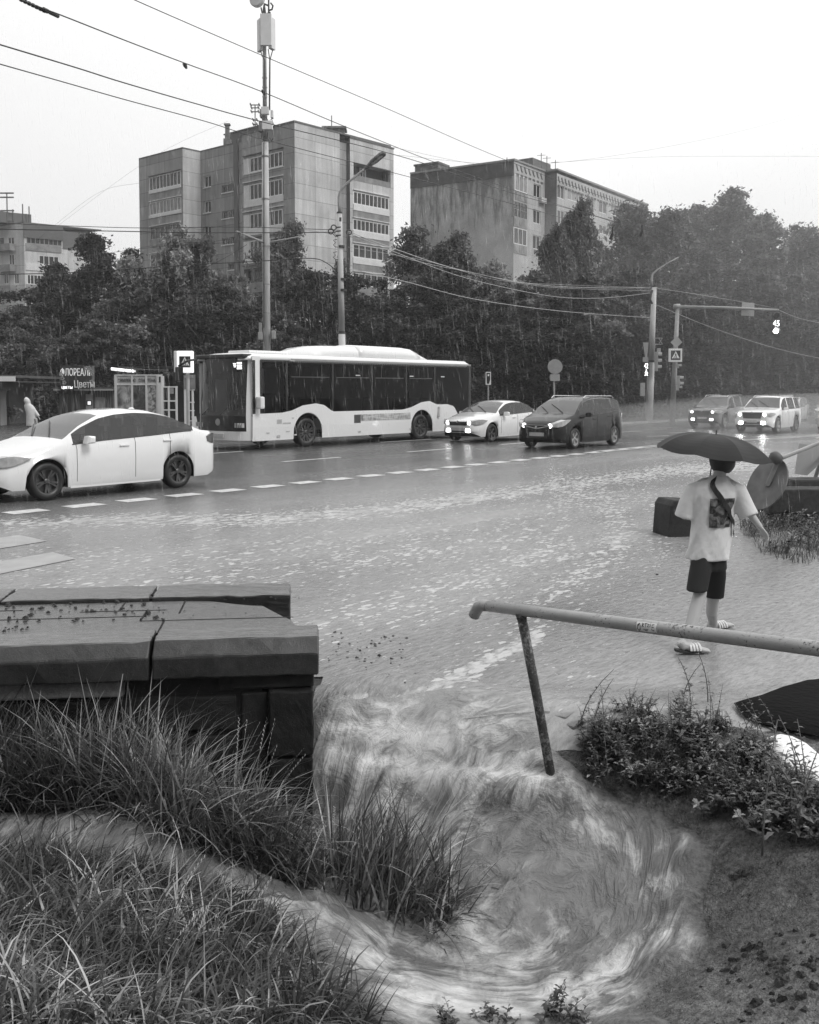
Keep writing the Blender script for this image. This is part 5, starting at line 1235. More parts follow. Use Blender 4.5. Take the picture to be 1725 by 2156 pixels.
# side graphics
mb = MB(); g_ = random.Random(5); x0 = 4.35
mb.box(-x0-.95, -x0-.62, y2+.001, y2+.006, .72, 1.0); mb.build('side_emblem', M('dark_emblem', .06, .5), bus)
mb = MB(); mb.box(-5.42, -5.34, y2, y2+.004, .80, .98); mb.build('side_emblem', M('grey_emblem', .3, .5), bus)
ban = NT('faded_side_banner'); v1 = ban.noise(ban.mp('Object', scale=(1.2,1,26)), 2, 3, .6); v2 = ban.voro(ban.mp('Object', scale=(9,1,6)), 1.2, 'Distance')
ban.set('Base Color', ban.mr(ban.math('ADD', v1, ban.math('MULTIPLY', v2, .3)), .45, .8, .22, .58))
mb = MB(); mb.box(-8.05, -5.0, y2+.001, y2+.004, .78, 1.02); mb.build('side_banner', ban.m, bus)
mb = MB()
for (x, z, w, hh2) in ((1.35,.86,.22,.14),(1.6,.80,.35,.05),(2.0,.96,.10,.04),(1.35,.40,.14,.07),(2.1,.42,.12,.05),(.9,.52,.14,.03),(1.75,.54,.16,.03),(5.2,.42,.12,.05),(8.0,.42,.10,.05)):
    mb.box(-x-w, -x, y2, y2+.003, z-hh2/2, z+hh2/2)
mb.build('side_stickers', M('grey_stickers', .45, .5, .15), bus)
mb = MB()
for k_, (x, z) in enumerate(((1.95,2.80),(5.05,2.36),(8.0,2.36),(9.9,2.36))): mb.box(-x-.22, -x, y2+.0, y2+.008, z-.02, z+.02)
mb.build('window_sticker', M('white_sticker', .6, .5), bus)
bus.scale = (1.012, 1, 1)
for c in (AXF, AXR):
    for sd in (1, -1): wheel(bus, -c, sd*(y2-.20), RB, .28, sd, 8, rim=rimd_m)
# ------------------------------------------------------------------ poles, signals, signs, kiosks, wires
conc_m = M('weathered_concrete_pole', .52, .8, .18, 2.5, bump=.15, streak=.3); steel_m = M('galvanised_steel', .32, .5, .15, 8); dsteel_m = M('dark_steel', .05, .5, .2, 8)
white_b = M('pale_plastic_case', .72, .4, .04, 3); grey_b = M('grey_plastic_case', .36, .5, .08, 3); black_b = M('black_plastic', .015, .4, .1); white_s = M('white_sign_face', .80, .45, .04); lit_s = M('backlit_sign_face', .85, .5, .02, emit=.75)
SINK = .3
def pole_base(u, Y, vb=None):
    p = at(u, 880, Y); return Vector((p.x, p.y, h(p.x, p.y)))
# --- telecom mast
Y1 = 57.0; pb = pole_base(563, Y1); mz = lambda v: at(563, v, Y1).z; k1 = Y1/FPX
mast = thing('antenna_mast', 'tall round telecom mast with white panel antennas behind the front of the bus', 'antenna mast', tuple(pb), world=True)
X0, Y0_ = pb.x, pb.y
mb = MB(); mb.tube([(X0, Y0_, pb.z-SINK), (X0, Y0_, mz(480)), (X0, Y0_, mz(300))], [8.4*k1, 7.6*k1, 6.6*k1], 20); mb.build('pole', conc_m, mast, smooth=True)
mb = MB(); mb.tube([(X0, Y0_, mz(300)), (X0, Y0_, mz(30))], [5.0*k1, 3.6*k1], 14); mb.build('upper_tube', steel_m, mast, smooth=True)
mb = MB()
for v in (835//1,): pass
for v in (165, 185, 205, 232): mb.tube([(X0, Y0_, mz(v)), (X0, Y0_, mz(v)+.06)], 5.2*k1, 12)
for v in (330, 420, 520, 600, 660): mb.tube([(X0, Y0_, mz(v)), (X0, Y0_, mz(v)+.06)], 8.5*k1, 16)
mb.build('band', steel_m, mast)
def pan(u0, u1, v0, v1, dy, dep, m, nm, rz=0):
    xc = at((u0+u1)/2, 500, Y1).x; w = (u1-u0)*k1/2; mb = MB(); Mx = Matrix.Translation((xc, Y0_+dy, 0)) @ Matrix.Rotation(rz, 4, 'Z'); mb.box(-w, w, -dep/2, dep/2, mz(v1), mz(v0), Mx); return mb.build(nm, m, mast, bevel=.03)
pan(554, 577, 34, 101, -.35, .18, white_b, 'panel_antenna'); pan(547, 554, 40, 108, .05, .45, white_b, 'panel_antenna', .5); pan(571, 579.5, 37, 103, .1, .42, white_b, 'panel_antenna', -.4)
pan(555, 571, 230, 246, -.45, .25, white_b, 'radio_unit'); pan(550, 555, 231, 248, 0, .4, grey_b, 'radio_unit'); pan(572, 577, 232, 248, .1, .35, white_b, 'radio_unit')
pan(557, 578, 260, 278, -.45, .3, white_b, 'radio_unit'); pan(548, 555, 256, 278, 0, .45, grey_b, 'radio_unit')
pan(545, 551, 680, 716, -.1, .3, grey_b, 'cabinet'); pan(544, 553, 700, 716, -.3, .25, grey_b, 'cabinet'); pan(572, 580, 697, 714, -.2, .3, grey_b, 'cabinet')
mb = MB(); p_ = at(548, 8, Y1); mb.lathe([(.001,0),(.42,0),(.46,.05),(.46,.2),(.40,.26),(.001,.28)], 28, Matrix.Translation((p_.x, Y0_-.6, p_.z)) @ Matrix.Rotation(pi/2, 4, 'X') @ Matrix.Rotation(-.4, 4, 'Y')); mb.build('dish_antenna', white_b, mast, smooth=False)
mb = MB()
for pts in ([(556,8),(566,12)], [(566,-6),(566,30)], [(561,30),(570,26)], [(550,16),(552,26),(560,30)], [(570,6),(575,12),(573,20),(566,22)]): mb.tube([tuple(at(u, v, Y1-.3)) for u, v in pts], .05, 6)
mb.lathe([(5*k1, 0), (2*k1, .6)], 10, Matrix.Translation((X0, Y0_, mz(34)))); mb.build('top_bracket', dsteel_m, mast)
for pts in ([(550,109),(552,118),(558,126),(558.3,232)], [(575,104),(571,118),(569,126),(568.5,232)], [(565,103),(568,124),(567,230)], [(552,248),(554,256),(556,262)], [(560,246),(566,256),(572,250),(576,262)], [(552,279),(551,290),(556,297),(558,286)], [(564,279),(563,292),(568,297)], [(576,279),(577,290),(571,297),(569,290)], [(556,300),(556,690)], [(548,716),(549,722),(556,724)], [(576,714),(577,720),(570,726)]):
    mb = MB(); mb.tube([tuple(at(u, v, Y1-.42)) for u, v in pts], .028, 5); mb.build('cable', black_b, mast)
for pts in ([(555,510),(498,487)], [(571,510),(630,499)]):
    mb = MB(); mb.tube([tuple(at(u, v, Y1-(.2 if i == 0 else 3.0))) for i, (u, v) in enumerate(pts)], [.07, .05], 8); mb.build('side_arm', steel_m, mast)
# --- trolley-wire pole with a streetlight
def cpole(name, label, u, Y, vtop, wb_, wt_, lean=0):
    pb = pole_base(u, Y); t = thing(name, label, 'street lamp', tuple(pb), world=True); zt_ = at(u, vtop, Y).z; k = Y/FPX
    mb = MB(); zz = pb.z; Hh = zt_-pb.z; xt = pb.x+lean
    P0 = Vector((pb.x, pb.y, pb.z-SINK)); Pm = Vector((pb.x+lean*.45, pb.y, pb.z+Hh*.45)); Pt = Vector((xt, pb.y, zt_))
    mb.tube([P0, Pm], [wb_*k/2, wb_*k/2*.92], 18); mb.tube([Pm, Pt], [wb_*k/2*.84, wt_*k/2], 18); mb.build('pole', conc_m, t, smooth=True)
    mb = MB(); mb.tube([Pm-Vector((0,0,.05)), Pm+Vector((0,0,.08))], wb_*k/2*.96, 18); mb.tube([Pt-Vector((0,0,.02)), Pt+Vector((0,0,.06))], wt_*k/2*1.06, 18); mb.build('collar', dsteel_m, t)
    return t, pb, Pt, k
Y2 = 48.0; lamp1, pb1, Pt1, k2 = cpole('street_lamp', 'concrete streetlight pole with a long curved arm and LED head, just behind the bus roof', 724, Y2, 449, 15.5, 11, -.17)
A = lambda u, v, Y=Y2, d=0: tuple(at(u, v, Y+d))
mb = MB(); mb.tube([A(716,449), A(714.5,430), A(714.5,415), A(716,405), A(722,395), A(732,385), A(760,362), A(778,348)], [.085,.08,.075,.07,.065,.06,.055,.05], 12); mb.build('lamp_arm', steel_m, lamp1, smooth=True)
hp = [Vector(A(768,356,Y2,-.2)), Vector(A(810,321,Y2,-1.2))]; dd = (hp[1]-hp[0]); Lh = dd.length; dd.normalize(); sw = dd.cross(Vector((0,1,.2))).normalized()
nrm_ = sw.cross(dd); mh = Matrix.Identity(4)
sw2 = Vector((0,0,1)).cross(dd).normalized(); nr2 = dd.cross(sw2)
for i in range(3): mh[i][0] = dd[i]; mh[i][1] = sw2[i]; mh[i][2] = nr2[i]; mh[i][3] = hp[0][i]
mb = MB(); mb.prism([(0,-.07),(.3,-.09),(Lh*.45,-.2),(Lh*.9,-.2),(Lh,-.08),(Lh,.08),(Lh*.9,.2),(Lh*.45,.2),(.3,.09),(0,.07)], -.05, .05, 'z', mh); lh_ = mb.build('lamp_head', M('grey_lamp_head', .16, .5), lamp1, bevel=.02)
mb = MB()
for k_ in range(4): mb.lathe([(.001,-.055),(.09,-.055),(.09,-.07),(.001,-.07)], 12, mh @ Matrix.Translation((Lh*(.42+.13*k_), 0, 0)))
mb.build('lens', M('lamp_lens', .5, .2), lh_)
fit = MB()
for v in (478, 486, 495): fit.tube([A(718,v,Y2,-.3), A(707,v+1,Y2,-.3)], .035, 6)
for (u, v) in ((697, 487), (703, 479), (735, 489)): fit.lathe([(.12,-.03),(.15,0),(.12,.03),(.09,0),(.12,-.03)], 14, Matrix.Translation(A(u,v,Y2,-.3)) @ Matrix.Rotation(pi/2, 4, 'X'), cap=False)
for v in (462,): fit.tube([A(717,v-4,Y2,-.35), A(717,v+4,Y2,-.35)], .06, 6)
fit.build('line_fitting', dsteel_m, lamp1)
for v in (522, 591, 614): mb = MB(); p = at(716+(v-449)*.04, v, Y2); mb.tube([p, p+Vector((0,0,.12))], .165 if v < 600 else .18, 16); mb.build('strap', dsteel_m, lamp1)
for v in (498, 520, 546):
    mb = MB(); p = at(712, v, Y2-.3); mb.tube([p, p+Vector((-.12,0,0)), p+Vector((-.22,0,.1)), p+Vector((-.12,0,.2)), p+Vector((-.22,0,.32)), p+Vector((-.05,0,.36))], .02, 5); mb.build('bracket', dsteel_m, lamp1)
# --- right concrete pole with signals
Y3 = 66.0; lamp2, pb2, Pt2, k3 = cpole('street_lamp', 'concrete pole at the right with a long lamp arm and traffic signals strapped to it', 1366, Y3, 604, 16, 10, .26)
B_ = lambda u, v, d=0: tuple(at(u, v, Y3+d))
mb = MB(); mb.tube([B_(1373,604), B_(1371.5,590), B_(1374,578), B_(1384,568), B_(1410,552), B_(1430,541)], [.10,.08,.06,.055,.045,.04], 10); mb.build('lamp_arm', steel_m, lamp2, smooth=True)
def signal_head(parent, P, yaw, n, lit=None, sc_=1.0, cnt=None):
    Mx = Matrix.Translation(P) @ Matrix.Rotation(yaw, 4, 'Z') @ Matrix.Scale(sc_, 4)       # faces local -y
    mb = MB(); mb.box(-.17, .17, -.06, .12, 0, .33*n, Mx); hb = mb.build('signal_head', grey_b if parent is not sigp else black_b, parent, bevel=.02*sc_)
    for k_ in range(n):
        z = .165+.33*k_; mb = MB(); pts = [(.145*cos(a), .145*sin(a)) for a in np.linspace(radians(-10), radians(190), 13)]
        V = [Mx @ Vector((x, -.06, z+y)) for x, y in pts] + [Mx @ Vector((x*.9, -.26, z+y*.95)) for x, y in pts]
        mb.add(V, [(i, i+1, 14+i, 13+i) for i in range(12)]); mb.build('visor', hb.data.materials[0], hb)
        mb = MB(); mb.lathe([(.001,0),(.12,0),(.11,.03),(.001,.045)], 18, Mx @ Matrix.Translation((0,-.062,z)) @ Matrix.Rotation(pi/2, 4, 'X'))
        mb.build('lens', M('lit_signal', .9, .3, 0, emit=3) if lit == k_ else M('dark_signal_lens', .03, .15), hb)
    return hb
sigp = object()
signal_head(lamp2, at(1383, 781, Y3-.6)-Vector((0,0,0)), radians(75), 3, None, 1.25)
for (u0, u1, v0, v1, m_, nm) in ((1353.5,1365,752,768,grey_b,'small_box'),(1384,1391,733,745,grey_b,'small_box'),(1348,1358,806,834,M('pale_notice_board', .5, .6, .08),'notice_board')):
    a, b = at(u0, v1, Y3-.45), at(u1, v0, Y3-.45); mb = MB(); mb.box(a.x, b.x, a.y-.08, a.y+.08, a.z, b.z); mb.build(nm, m_, lamp2, bevel=.01)
a, b = at(1353, 794, Y3-.5), at(1367, 756+6, Y3-.5); mb = MB(); mb.box(a.x, b.x, a.y-.1, a.y+.1, a.z, b.z); ph = mb.build('pedestrian_signal', black_b, lamp2, bevel=.03)
dg = M('lit_digits', .9, .4, 0, emit=2.2)
o_ = at(1361, 770, Y3-.62); text_obj('42', .45, dg, ph, 'countdown_digits', frame_M(o_, (1,0,0), (0,0,1)), .01, width=.26, height=.34)
mb = MB(); o_ = at(1361, 786, Y3-.63)
for pts in ([(0,.16),(0,.0),(-.09,-.16)], [(0,0),(.09,-.16)], [(0,.11),(.1,0)], [(0,.11),(-.08,.02)]): mb.tube([(o_.x+x, o_.y, o_.z+z) for x, z in pts], .03, 6)
mb.lathe([(.001,-.05),(.045,0),(.001,.05)], 8, Matrix.Translation((o_.x, o_.y, o_.z+.21))); mb.build('walking_figure', dg, ph)
def flat(parent, nm, m, cx, Y, pts, th=.03):       # outline given in photograph columns/rows at one distance
    P = [at(u, v, Y) for u, v in pts]; Q = [p+Vector((0,th,0)) for p in P]; n_ = len(P)
    mb = MB(); mb.add(P+Q, [tuple(range(n_)), tuple(range(2*n_-1, n_-1, -1))]+[(i, (i+1) % n_, n_+(i+1) % n_, n_+i) for i in range(n_)]); return mb.build(nm, m, parent)
flat(lamp2, 'folded_sign', grey_b, 0, Y3-.5, [(1354,721),(1366,721),(1363,755),(1359,755)])
mb = MB()
for pts in ([(1378,712),(1395,712)],[(1378,725),(1393,725)],[(1387,712),(1395,725)],[(1395,712),(1387,725)]): mb.tube([B_(u,v,-.3) for u, v in pts], .025, 5)
mb.build('bracket', steel_m, lamp2)
mb = MB(); mb.tube([(at(1372,640,Y3)-Vector((0,.2,0))), (at(1367,632,Y3)-Vector((0,.3,0))), at(1369,620,Y3)-Vector((0,.28,0)), at(1372,612,Y3)-Vector((0,.25,0))], .07, 7); mb.build('cable_coil', dsteel_m, lamp2)
# --- signal mast with the long arm
Y4 = 64.0; pb4 = pole_base(1415, Y4); sm_ = thing('signal_mast', 'steel signal mast with a long horizontal arm reaching right over the oncoming cars', 'traffic light', tuple(pb4), world=True)
D_ = lambda u, v, d=0: at(u, v, Y4+d)
mb = MB(); mb.tube([(pb4.x, pb4.y, pb4.z-SINK), D_(1427, 648)], [.19, .12], 14); mb.build('pole', steel_m, sm_, smooth=True)
mb = MB(); mb.tube([D_(1422,646), D_(1530,648,-1), D_(1640,653,-2)], [.11,.09,.07], 12); mb.tube([D_(1419,646), D_(1432,645)], .17, 12); mb.build('mast_arm', steel_m, sm_, smooth=True)
flat(sm_, 'back_board', M('grey_sign_back', .40, .6, .06, 4), 0, Y4-1.3, [(1563,636),(1589,638),(1588,666),(1561,664)])
flat(sm_, 'diamond_sign', M('grey_sign_back2', .32, .6, .06, 4), 0, Y4-.25, [(1412,721),(1426,707),(1437,721),(1424,732)])
a, b = D_(1408,762,-.45), D_(1436,734,-.45); mb = MB(); mb.box(a.x, b.x, a.y-.1, a.y+.12, a.z, b.z); cs = mb.build('crossing_sign', white_s, sm_, bevel=.02)
def crossing_face(parent, a, b, yf, big=1.0):
    w = b.x-a.x; hh = b.z-a.z; cx = (a.x+b.x)/2; cz = (a.z+b.z)/2; q = min(w, hh)*.36
    mb = MB(); mb.box(cx-q, cx+q, yf-.012, yf, cz-q, cz+q); mb.build('sign_square', M('dark_sign_blue', .015, .5, .05), parent)
    mb = MB(); mb.prism([(cx-q*.82, cz-q*.66), (cx+q*.82, cz-q*.66), (cx, cz+q*.88)], yf-.024, yf-.013, 'y'); mb.build('sign_triangle', M('sign_white_triangle', .85, .5, .02, emit=.25 if big > 1 else 0), parent)
    mb = MB(); y_ = yf-.03
    for pts, r in (([(0,.30),(-.02,.02)], .085), ([(-.02,.02),(-.16,-.2),(-.26,-.46)], .06), ([(-.02,.02),(.12,-.2),(.2,-.48)], .06), ([(0,.26),(-.18,.08)], .045), ([(0,.26),(.16,.06)], .045)): mb.tube([(cx+q*x, y_, cz+q*z) for x, z in pts], q*r, 6)
    mb.lathe([(.001,-q*.10),(q*.10,0),(.001,q*.10)], 8, Matrix.Translation((cx, y_, cz+q*.44)))
    for k_ in range(4): xx = cx+q*(-.5+k_*.3); mb.box(xx, xx+q*.14, y_-.004, y_+.004, cz-q*.62, cz-q*.5)
    mb.build('walking_figure', black_b, parent)
crossing_face(cs, a, b, a.y-.1)
signal_head(sm_, D_(1430, 815, -.5), radians(70), 2, None, 1.1); signal_head(sm_, D_(1428, 800, -.5)+Vector((0,0,.75)), radians(70), 1, None, .8); signal_head(sm_, D_(1428, 822, -.5), radians(70), 1, None, 1.0)
a, b = D_(1626,703,-2.2), D_(1643,657,-2.2); mb = MB(); mb.box(a.x, b.x, a.y-.0, a.y+.2, a.z, b.z); oh = mb.build('overhead_signal', M('dark_grey_case', .07, .5), sm_, bevel=.04)
cxo = (a.x+b.x)/2; zo = (a.z+b.z)/2
for z, mm, nm in ((zo+.42, M('dark_signal_lens', .03, .15), 'lens'), (zo-.48, M('lit_signal_green', .9, .3, 0, emit=7), 'lens')):
    mb = MB(); mb.lathe([(.001,0),(.17,0),(.16,.03),(.001,.05)], 20, Matrix.Translation((cxo-.02, a.y-.01, z)) @ Matrix.Rotation(pi/2, 4, 'X')); mb.build(nm, mm, oh)
    mb = MB(); pts = [(.20*cos(q), .20*sin(q)) for q in np.linspace(0, pi, 11)]; mb.add([(cxo-.02+x, a.y, z+y_) for x, y_ in pts]+[(cxo-.02+x, a.y-.22, z+y_) for x, y_ in pts], [(i, i+1, 12+i, 11+i) for i in range(10)]); mb.build('visor', oh.data.materials[0], oh)
text_obj('45', .4, dg, oh, 'countdown_digits', frame_M(Vector((cxo, a.y-.02, zo-.02)), (1,0,0), (0,0,1)), .01, width=.40, height=.36)
# --- small signs on thin posts by the cars
p_ = at(1166, 880, 56.5); rs_ = thing('round_sign', 'round sign seen from behind on a thin post, with a small plate under it', 'road sign', (p_.x, p_.y, h(p_.x, p_.y)), world=True)
Yr = p_.y; mb = MB(); mb.tube([(p_.x, p_.y, h(p_.x,p_.y)-SINK), at(1168, 762, Yr)], .05, 8); mb.build('post', steel_m, rs_)
c_ = at(1169, 772, Yr-.1); mb = MB(); mb.lathe([(.001,0),(.42,0),(.42,.03),(.001,.03)], 32, Matrix.Translation(c_) @ Matrix.Rotation(pi/2, 4, 'X')); mb.build('disc', M('grey_disc', .30, .55, .1, 3), rs_)
flat(rs_, 'plate', M('grey_plate', .34, .5, .05), 0, Yr-.12, [(1159,788),(1179,788),(1179,802),(1159,802)])
p_ = at(1028, 880, 54); ss = thing('information_sign', 'small upright rectangular sign with dark pictogram on a thin post behind the white saloon', 'road sign', (p_.x, p_.y, h(p_.x, p_.y)), world=True); Ys = p_.y
mb = MB(); mb.tube([(p_.x, p_.y, h(p_.x,p_.y)-SINK), at(1028, 800, Ys)], .035, 8); mb.build('post', steel_m, ss)
flat(ss, 'plate', white_s, 0, Ys-.1, [(1023,783),(1034,783),(1034,810),(1023,810)])
flat(ss, 'pictogram', black_b, 0, Ys-.106, [(1024.5,785),(1032.5,785),(1032.5,799),(1030,808),(1025,808)], .004)
flat(ss, 'pictogram', white_s, 0, Ys-.112, [(1027,788),(1031,788),(1030,792),(1027,792)], .004)

# --- crossing sign box by the front of the bus
Y5 = 40.0; p_ = at(385, 880, Y5); cb_ = thing('crossing_sign', 'big backlit pedestrian crossing sign box in front of the dark shelter, beside the bus mirror', 'road sign', (p_.x+.45, p_.y, h(p_.x, p_.y)), world=True)
a, b = at(367.5, 785, Y5), at(407, 739, Y5); mb = MB(); mb.tube([(b.x-.25, p_.y+.1, h(p_.x,p_.y)-SINK), (b.x-.25, p_.y+.1, b.z-.2)], .07, 10); mb.build('post', M('pale_post', .45, .6, .1, 4), cb_)
mb = MB(); mb.box(a.x+.14, b.x, a.y-.12, a.y+.12, a.z, b.z); bx_ = mb.build('sign_box', lit_s, cb_, bevel=.03)
mb = MB(); mb.box(a.x, a.x+.13, a.y-.10, a.y+.5, a.z+.02, b.z); mb.build('side_box', white_b, cb_, bevel=.03)
crossing_face(bx_, Vector((a.x+.14, 0, a.z)), b, a.y-.12, 1.2)

# --- flower shop
Yk = 56.0; K = lambda u, v, d=0: at(u, v, Yk+d)
def kbox(parent, nm, m, u0, u1, v0, v1, d0, d1, bev=0):
    a, b = K(u0, v1), K(u1, v0); z0 = a.z; mb = MB(); mb.box(a.x, b.x, Yk+d0, Yk+d1, z0, b.z); return mb.build(nm, m, parent, bevel=bev)
p_ = K(190, 890); gz = h(p_.x, p_.y); shop = thing('flower_kiosk', 'dark corrugated flower kiosk with a big lettered sign board on its roof', 'kiosk', (p_.x, p_.y, gz), world=True)
corr = NT('corrugated_dark_metal'); cw_ = corr.N.new('ShaderNodeTexWave'); cw_.inputs['Scale'].default_value = 2.2; cw_.bands_direction = 'X'; corr.L.new(corr.tc.outputs['Object'], cw_.inputs['Vector'])
corr.set('Base Color', corr.mr(cw_.outputs['Fac'], 0, 1, .05, .16)).set('Roughness', .5).set('Normal', corr.bump(cw_.outputs['Fac'], .6, .05))
vb = 896
kbox(shop, 'wall', corr.m, 188, 243, 822, vb, .0, 4)
kbox(shop, 'front_wall', M('dark_shop_front', .05, .4, .3, 2), 124, 187, 822, vb, .05, 4)
kbox(shop, 'roof', M('dark_kiosk_roof', .10, .6, .2, 2), 118, 243, 816, 822, -.35, 4.2)
kbox(shop, 'roof_edge', M('pale_kiosk_edge', .35, .5, .2, 3), 118, 243, 819.5, 822.3, -.42, -.36)
for u0, u1 in ((126,130),(139,143),(152,156),(165,168)): kbox(shop, 'door_frame', M('grey_door_frame', .13, .5), u0, u1, 830, vb, -.02, .04)
for u0, u1 in ((130,139),(143,152),(156,165)): kbox(shop, 'shop_window', pane_m, u0, u1, 832, 886, .0, .045)
kbox(shop, 'poster', M('grey_poster', .28, .6, .1, 3), 182, 196, 830, 870, -.06, -.02); kbox(shop, 'poster_frame', M('dark_poster_sign', .02, .5), 183, 195, 843, 854, -.075, -.065); kbox(shop, 'small_sign', lit_s, 186, 192.5, 845, 852, -.09, -.08)
kbox(shop, 'curtained_window', M('pale_curtained_window', .26, .4, .25, 3), 202, 221, 836, 870, -.06, -.02)
sb = kbox(shop, 'sign_board', M('dark_shop_sign', .035, .5, .1, 2), 131, 199, 770, 817, -.30, -.2)
kbox(shop, 'sign_edge', M('grey_sign_edge', .18, .5), 198, 201, 770, 817, -.33, -.18)
mk_ = M('pale_sign_letters', .8, .5, .05, emit=.22)
o_ = K(164.5, 783.5); o_.y = Yk-.33; text_obj('ФЛОРЕАЛЬ', 1, mk_, sb, 'lettering', frame_M(o_, (1,0,-.0), (0,0,1)), .02, width=(198-133)*Yk/FPX, height=17*Yk/FPX)
ell = MB(); ell.prism([(K(163,816).x+25*Yk/FPX*cos(q), K(163,814).z+14*Yk/FPX*sin(q)) for q in np.linspace(0, pi, 15)], Yk-.345, Yk-.335, 'y'); ell.build('sign_arch', black_b, sb)
o_ = K(184, 810); o_.y = Yk-.5; text_obj('Цветы', 1, M('pale_script_letters', .62, .5, .05, emit=.08), shop, 'lettering', frame_M(o_, (1,0,-.0), (-.25,0,1)), .03, width=44*Yk/FPX, height=19*Yk/FPX, shear=.3)
kbox(shop, 'light_box', black_b, 135, 162, 810, 822, -.55, -.4)
o_ = K(149, 816.5); o_.y = Yk-.58; text_obj('ЦВЕТЫ', 1, M('lit_small_letters', .85, .5, 0, emit=1.2), shop, 'lettering', frame_M(o_, (1,0,0), (0,0,1)), .02, width=22*Yk/FPX, height=6.5*Yk/FPX)
mb = MB(); g_ = random.Random(3)
for cx, cz in ((192,775),(196,781),(198,788),(186,776),(140,806),(136,797),(133,788),(197,804)):
    c_ = K(cx, cz)
    for k_ in range(5): q = k_*2*pi/5; mb.lathe([(.03,0),(.055,.01),(.03,.02)], 8, Matrix.Translation((c_.x+.08*cos(q), Yk-.34, c_.z+.08*sin(q))) @ Matrix.Rotation(pi/2, 4, 'X'))
mb.build('flower_ornament', M('grey_flower_ornament', .25, .5), sb)
# --- canopy kiosk at the left edge
p_ = K(20, 892, -4); cp_ = thing('canopy_kiosk', 'low kiosk with a broad flat white-edged canopy on a square column at the left edge', 'kiosk', (p_.x, p_.y, h(p_.x, p_.y)), world=True)
cpm = M('grey_kiosk_wall', .17, .7, .12, 1.5, streak=.3)
kbox(cp_, 'canopy', M('dark_canopy_top', .10, .6, .2, 2), -120, 120, 793, 798, -6, 1); kbox(cp_, 'canopy_edge', M('white_canopy_edge', .78, .4, .04), -120, 121.5, 795.2, 804.5, -6.05, -5.98)
kbox(cp_, 'canopy_soffit', M('grey_canopy_soffit', .12, .7), -118, 118, 804.5, 806, -5.9, 1)
kbox(cp_, 'wall', cpm, -120, 56, 806, 890, -2.5, 1); kbox(cp_, 'beam', cpm, -120, 76, 807, 822, -4.5, -2.49); kbox(cp_, 'column', M('pale_column', .33, .7, .1, 2), 55, 65, 822, 892, -4.2, -3.4)
kbox(cp_, 'window', M('pale_kiosk_window', .30, .3, .3, 3), -120, 22, 828, 878, -2.56, -2.5); kbox(cp_, 'window_frame', trim_m, 20, 23, 827, 880, -2.6, -2.5)
kbox(cp_, 'window_frame', trim_m, -120, 23, 878.5, 881, -2.6, -2.5)
o_ = K(5, 800); o_.y = Yk-6.07; mb = MB(); mb.box(o_.x-.4, o_.x+.25, o_.y-.006, o_.y+.004, o_.z-.09, o_.z+.06); mb.build('edge_sticker', M('dark_sticker', .06, .5, .4, 20), cp_)
pl_ = thing('potted_flowers', 'potted flowers standing on the ground by the canopy kiosk column', 'potted plant', tuple(K(29, 889, -3.2)), world=True); q_ = K(29, 889, -3.2)
mb = MB(); mb.lathe([(.12,0),(.17,.35),(.15,.35)], 12, Matrix.Translation((q_.x, q_.y, q_.z))); mb.build('pot', M('pot_dark', .12, .6), pl_)
link('foliage', leaf_mesh('foliage', np.array([(q_.x+g_.uniform(-.3,.3), q_.y+g_.uniform(-.2,.2), q_.z+.55+g_.uniform(-.1,.2)) for _ in range(8)]), np.full(8, .18), 40, .1, 0, 4), leaf_pale, pl_)
# --- billboard with three picture panels
Yb = 50.0
def bq(parent, nm, m, u0, u1, v0, v1, d0, d1, bev=0):
    a, b = at(u0, v1, Yb), at(u1, v0, Yb); mb = MB(); mb.box(a.x, b.x, Yb+d0, Yb+d1, a.z, b.z); return mb.build(nm, m, parent, bevel=bev)
p_ = at(288, 889, Yb); gzb = h(p_.x, Yb); bb = thing('stop_billboard', 'pale stall front with lettered header and three picture panels, right of the flower kiosk', 'billboard', (p_.x, Yb, gzb), world=True)
fm_ = M('pale_stall_frame', .62, .5, .05)
bq(bb, 'header', M('pale_header', .42, .5, .05), 245, 332, 792, 808, -.03, .6)
for u0, u1 in ((243,246.5),(278,280.5),(308,310.5),(330.5,333)): bq(bb, 'upright', fm_, u0, u1, 789, 898, -.06, .1)
bq(bb, 'top_rail', fm_, 243, 341, 788.5, 791, -.065, .12); bq(bb, 'mid_rail', fm_, 246.5, 330.5, 808, 811, -.058, .09); bq(bb, 'side_column', fm_, 333.5, 341, 791.2, 898, -.1, .5)
bq(bb, 'side_slot', trim_m, 336.5, 339.5, 793, 805, -.12, -.101)
def photo(nm, s, g0, g1, seed):
    n = NT(nm); v1_ = n.noise(n.mp('Object', scale=(1,1,1), loc=(seed, seed*.7, 0)), s, 4, .55, 1.5); n.set('Base Color', n.mr(v1_, .35, .65, g0, g1)).set('Roughness', .35); return n.m
for k_, (u0, u1, g0, g1) in enumerate(((246.5,278,.07,.5),(280.5,308,.01,.12),(310.5,330.5,.08,.5))): bq(bb, 'picture_panel', photo('picture_%d' % k_, 1.6+k_, g0, g1, k_*7.3), u0, u1, 811, 896, -.03, .02)
o_ = at(289, 799.5, Yb); o_.y = Yb-.05; text_obj('ТӘМЛЕКӘС · СЛАСТЁНА', 1, M('dark_header_letters', .10, .5), bb, 'lettering', frame_M(o_, (1,0,0), (0,0,1)), .01, width=79*Yb/FPX, height=8.5*Yb/FPX)
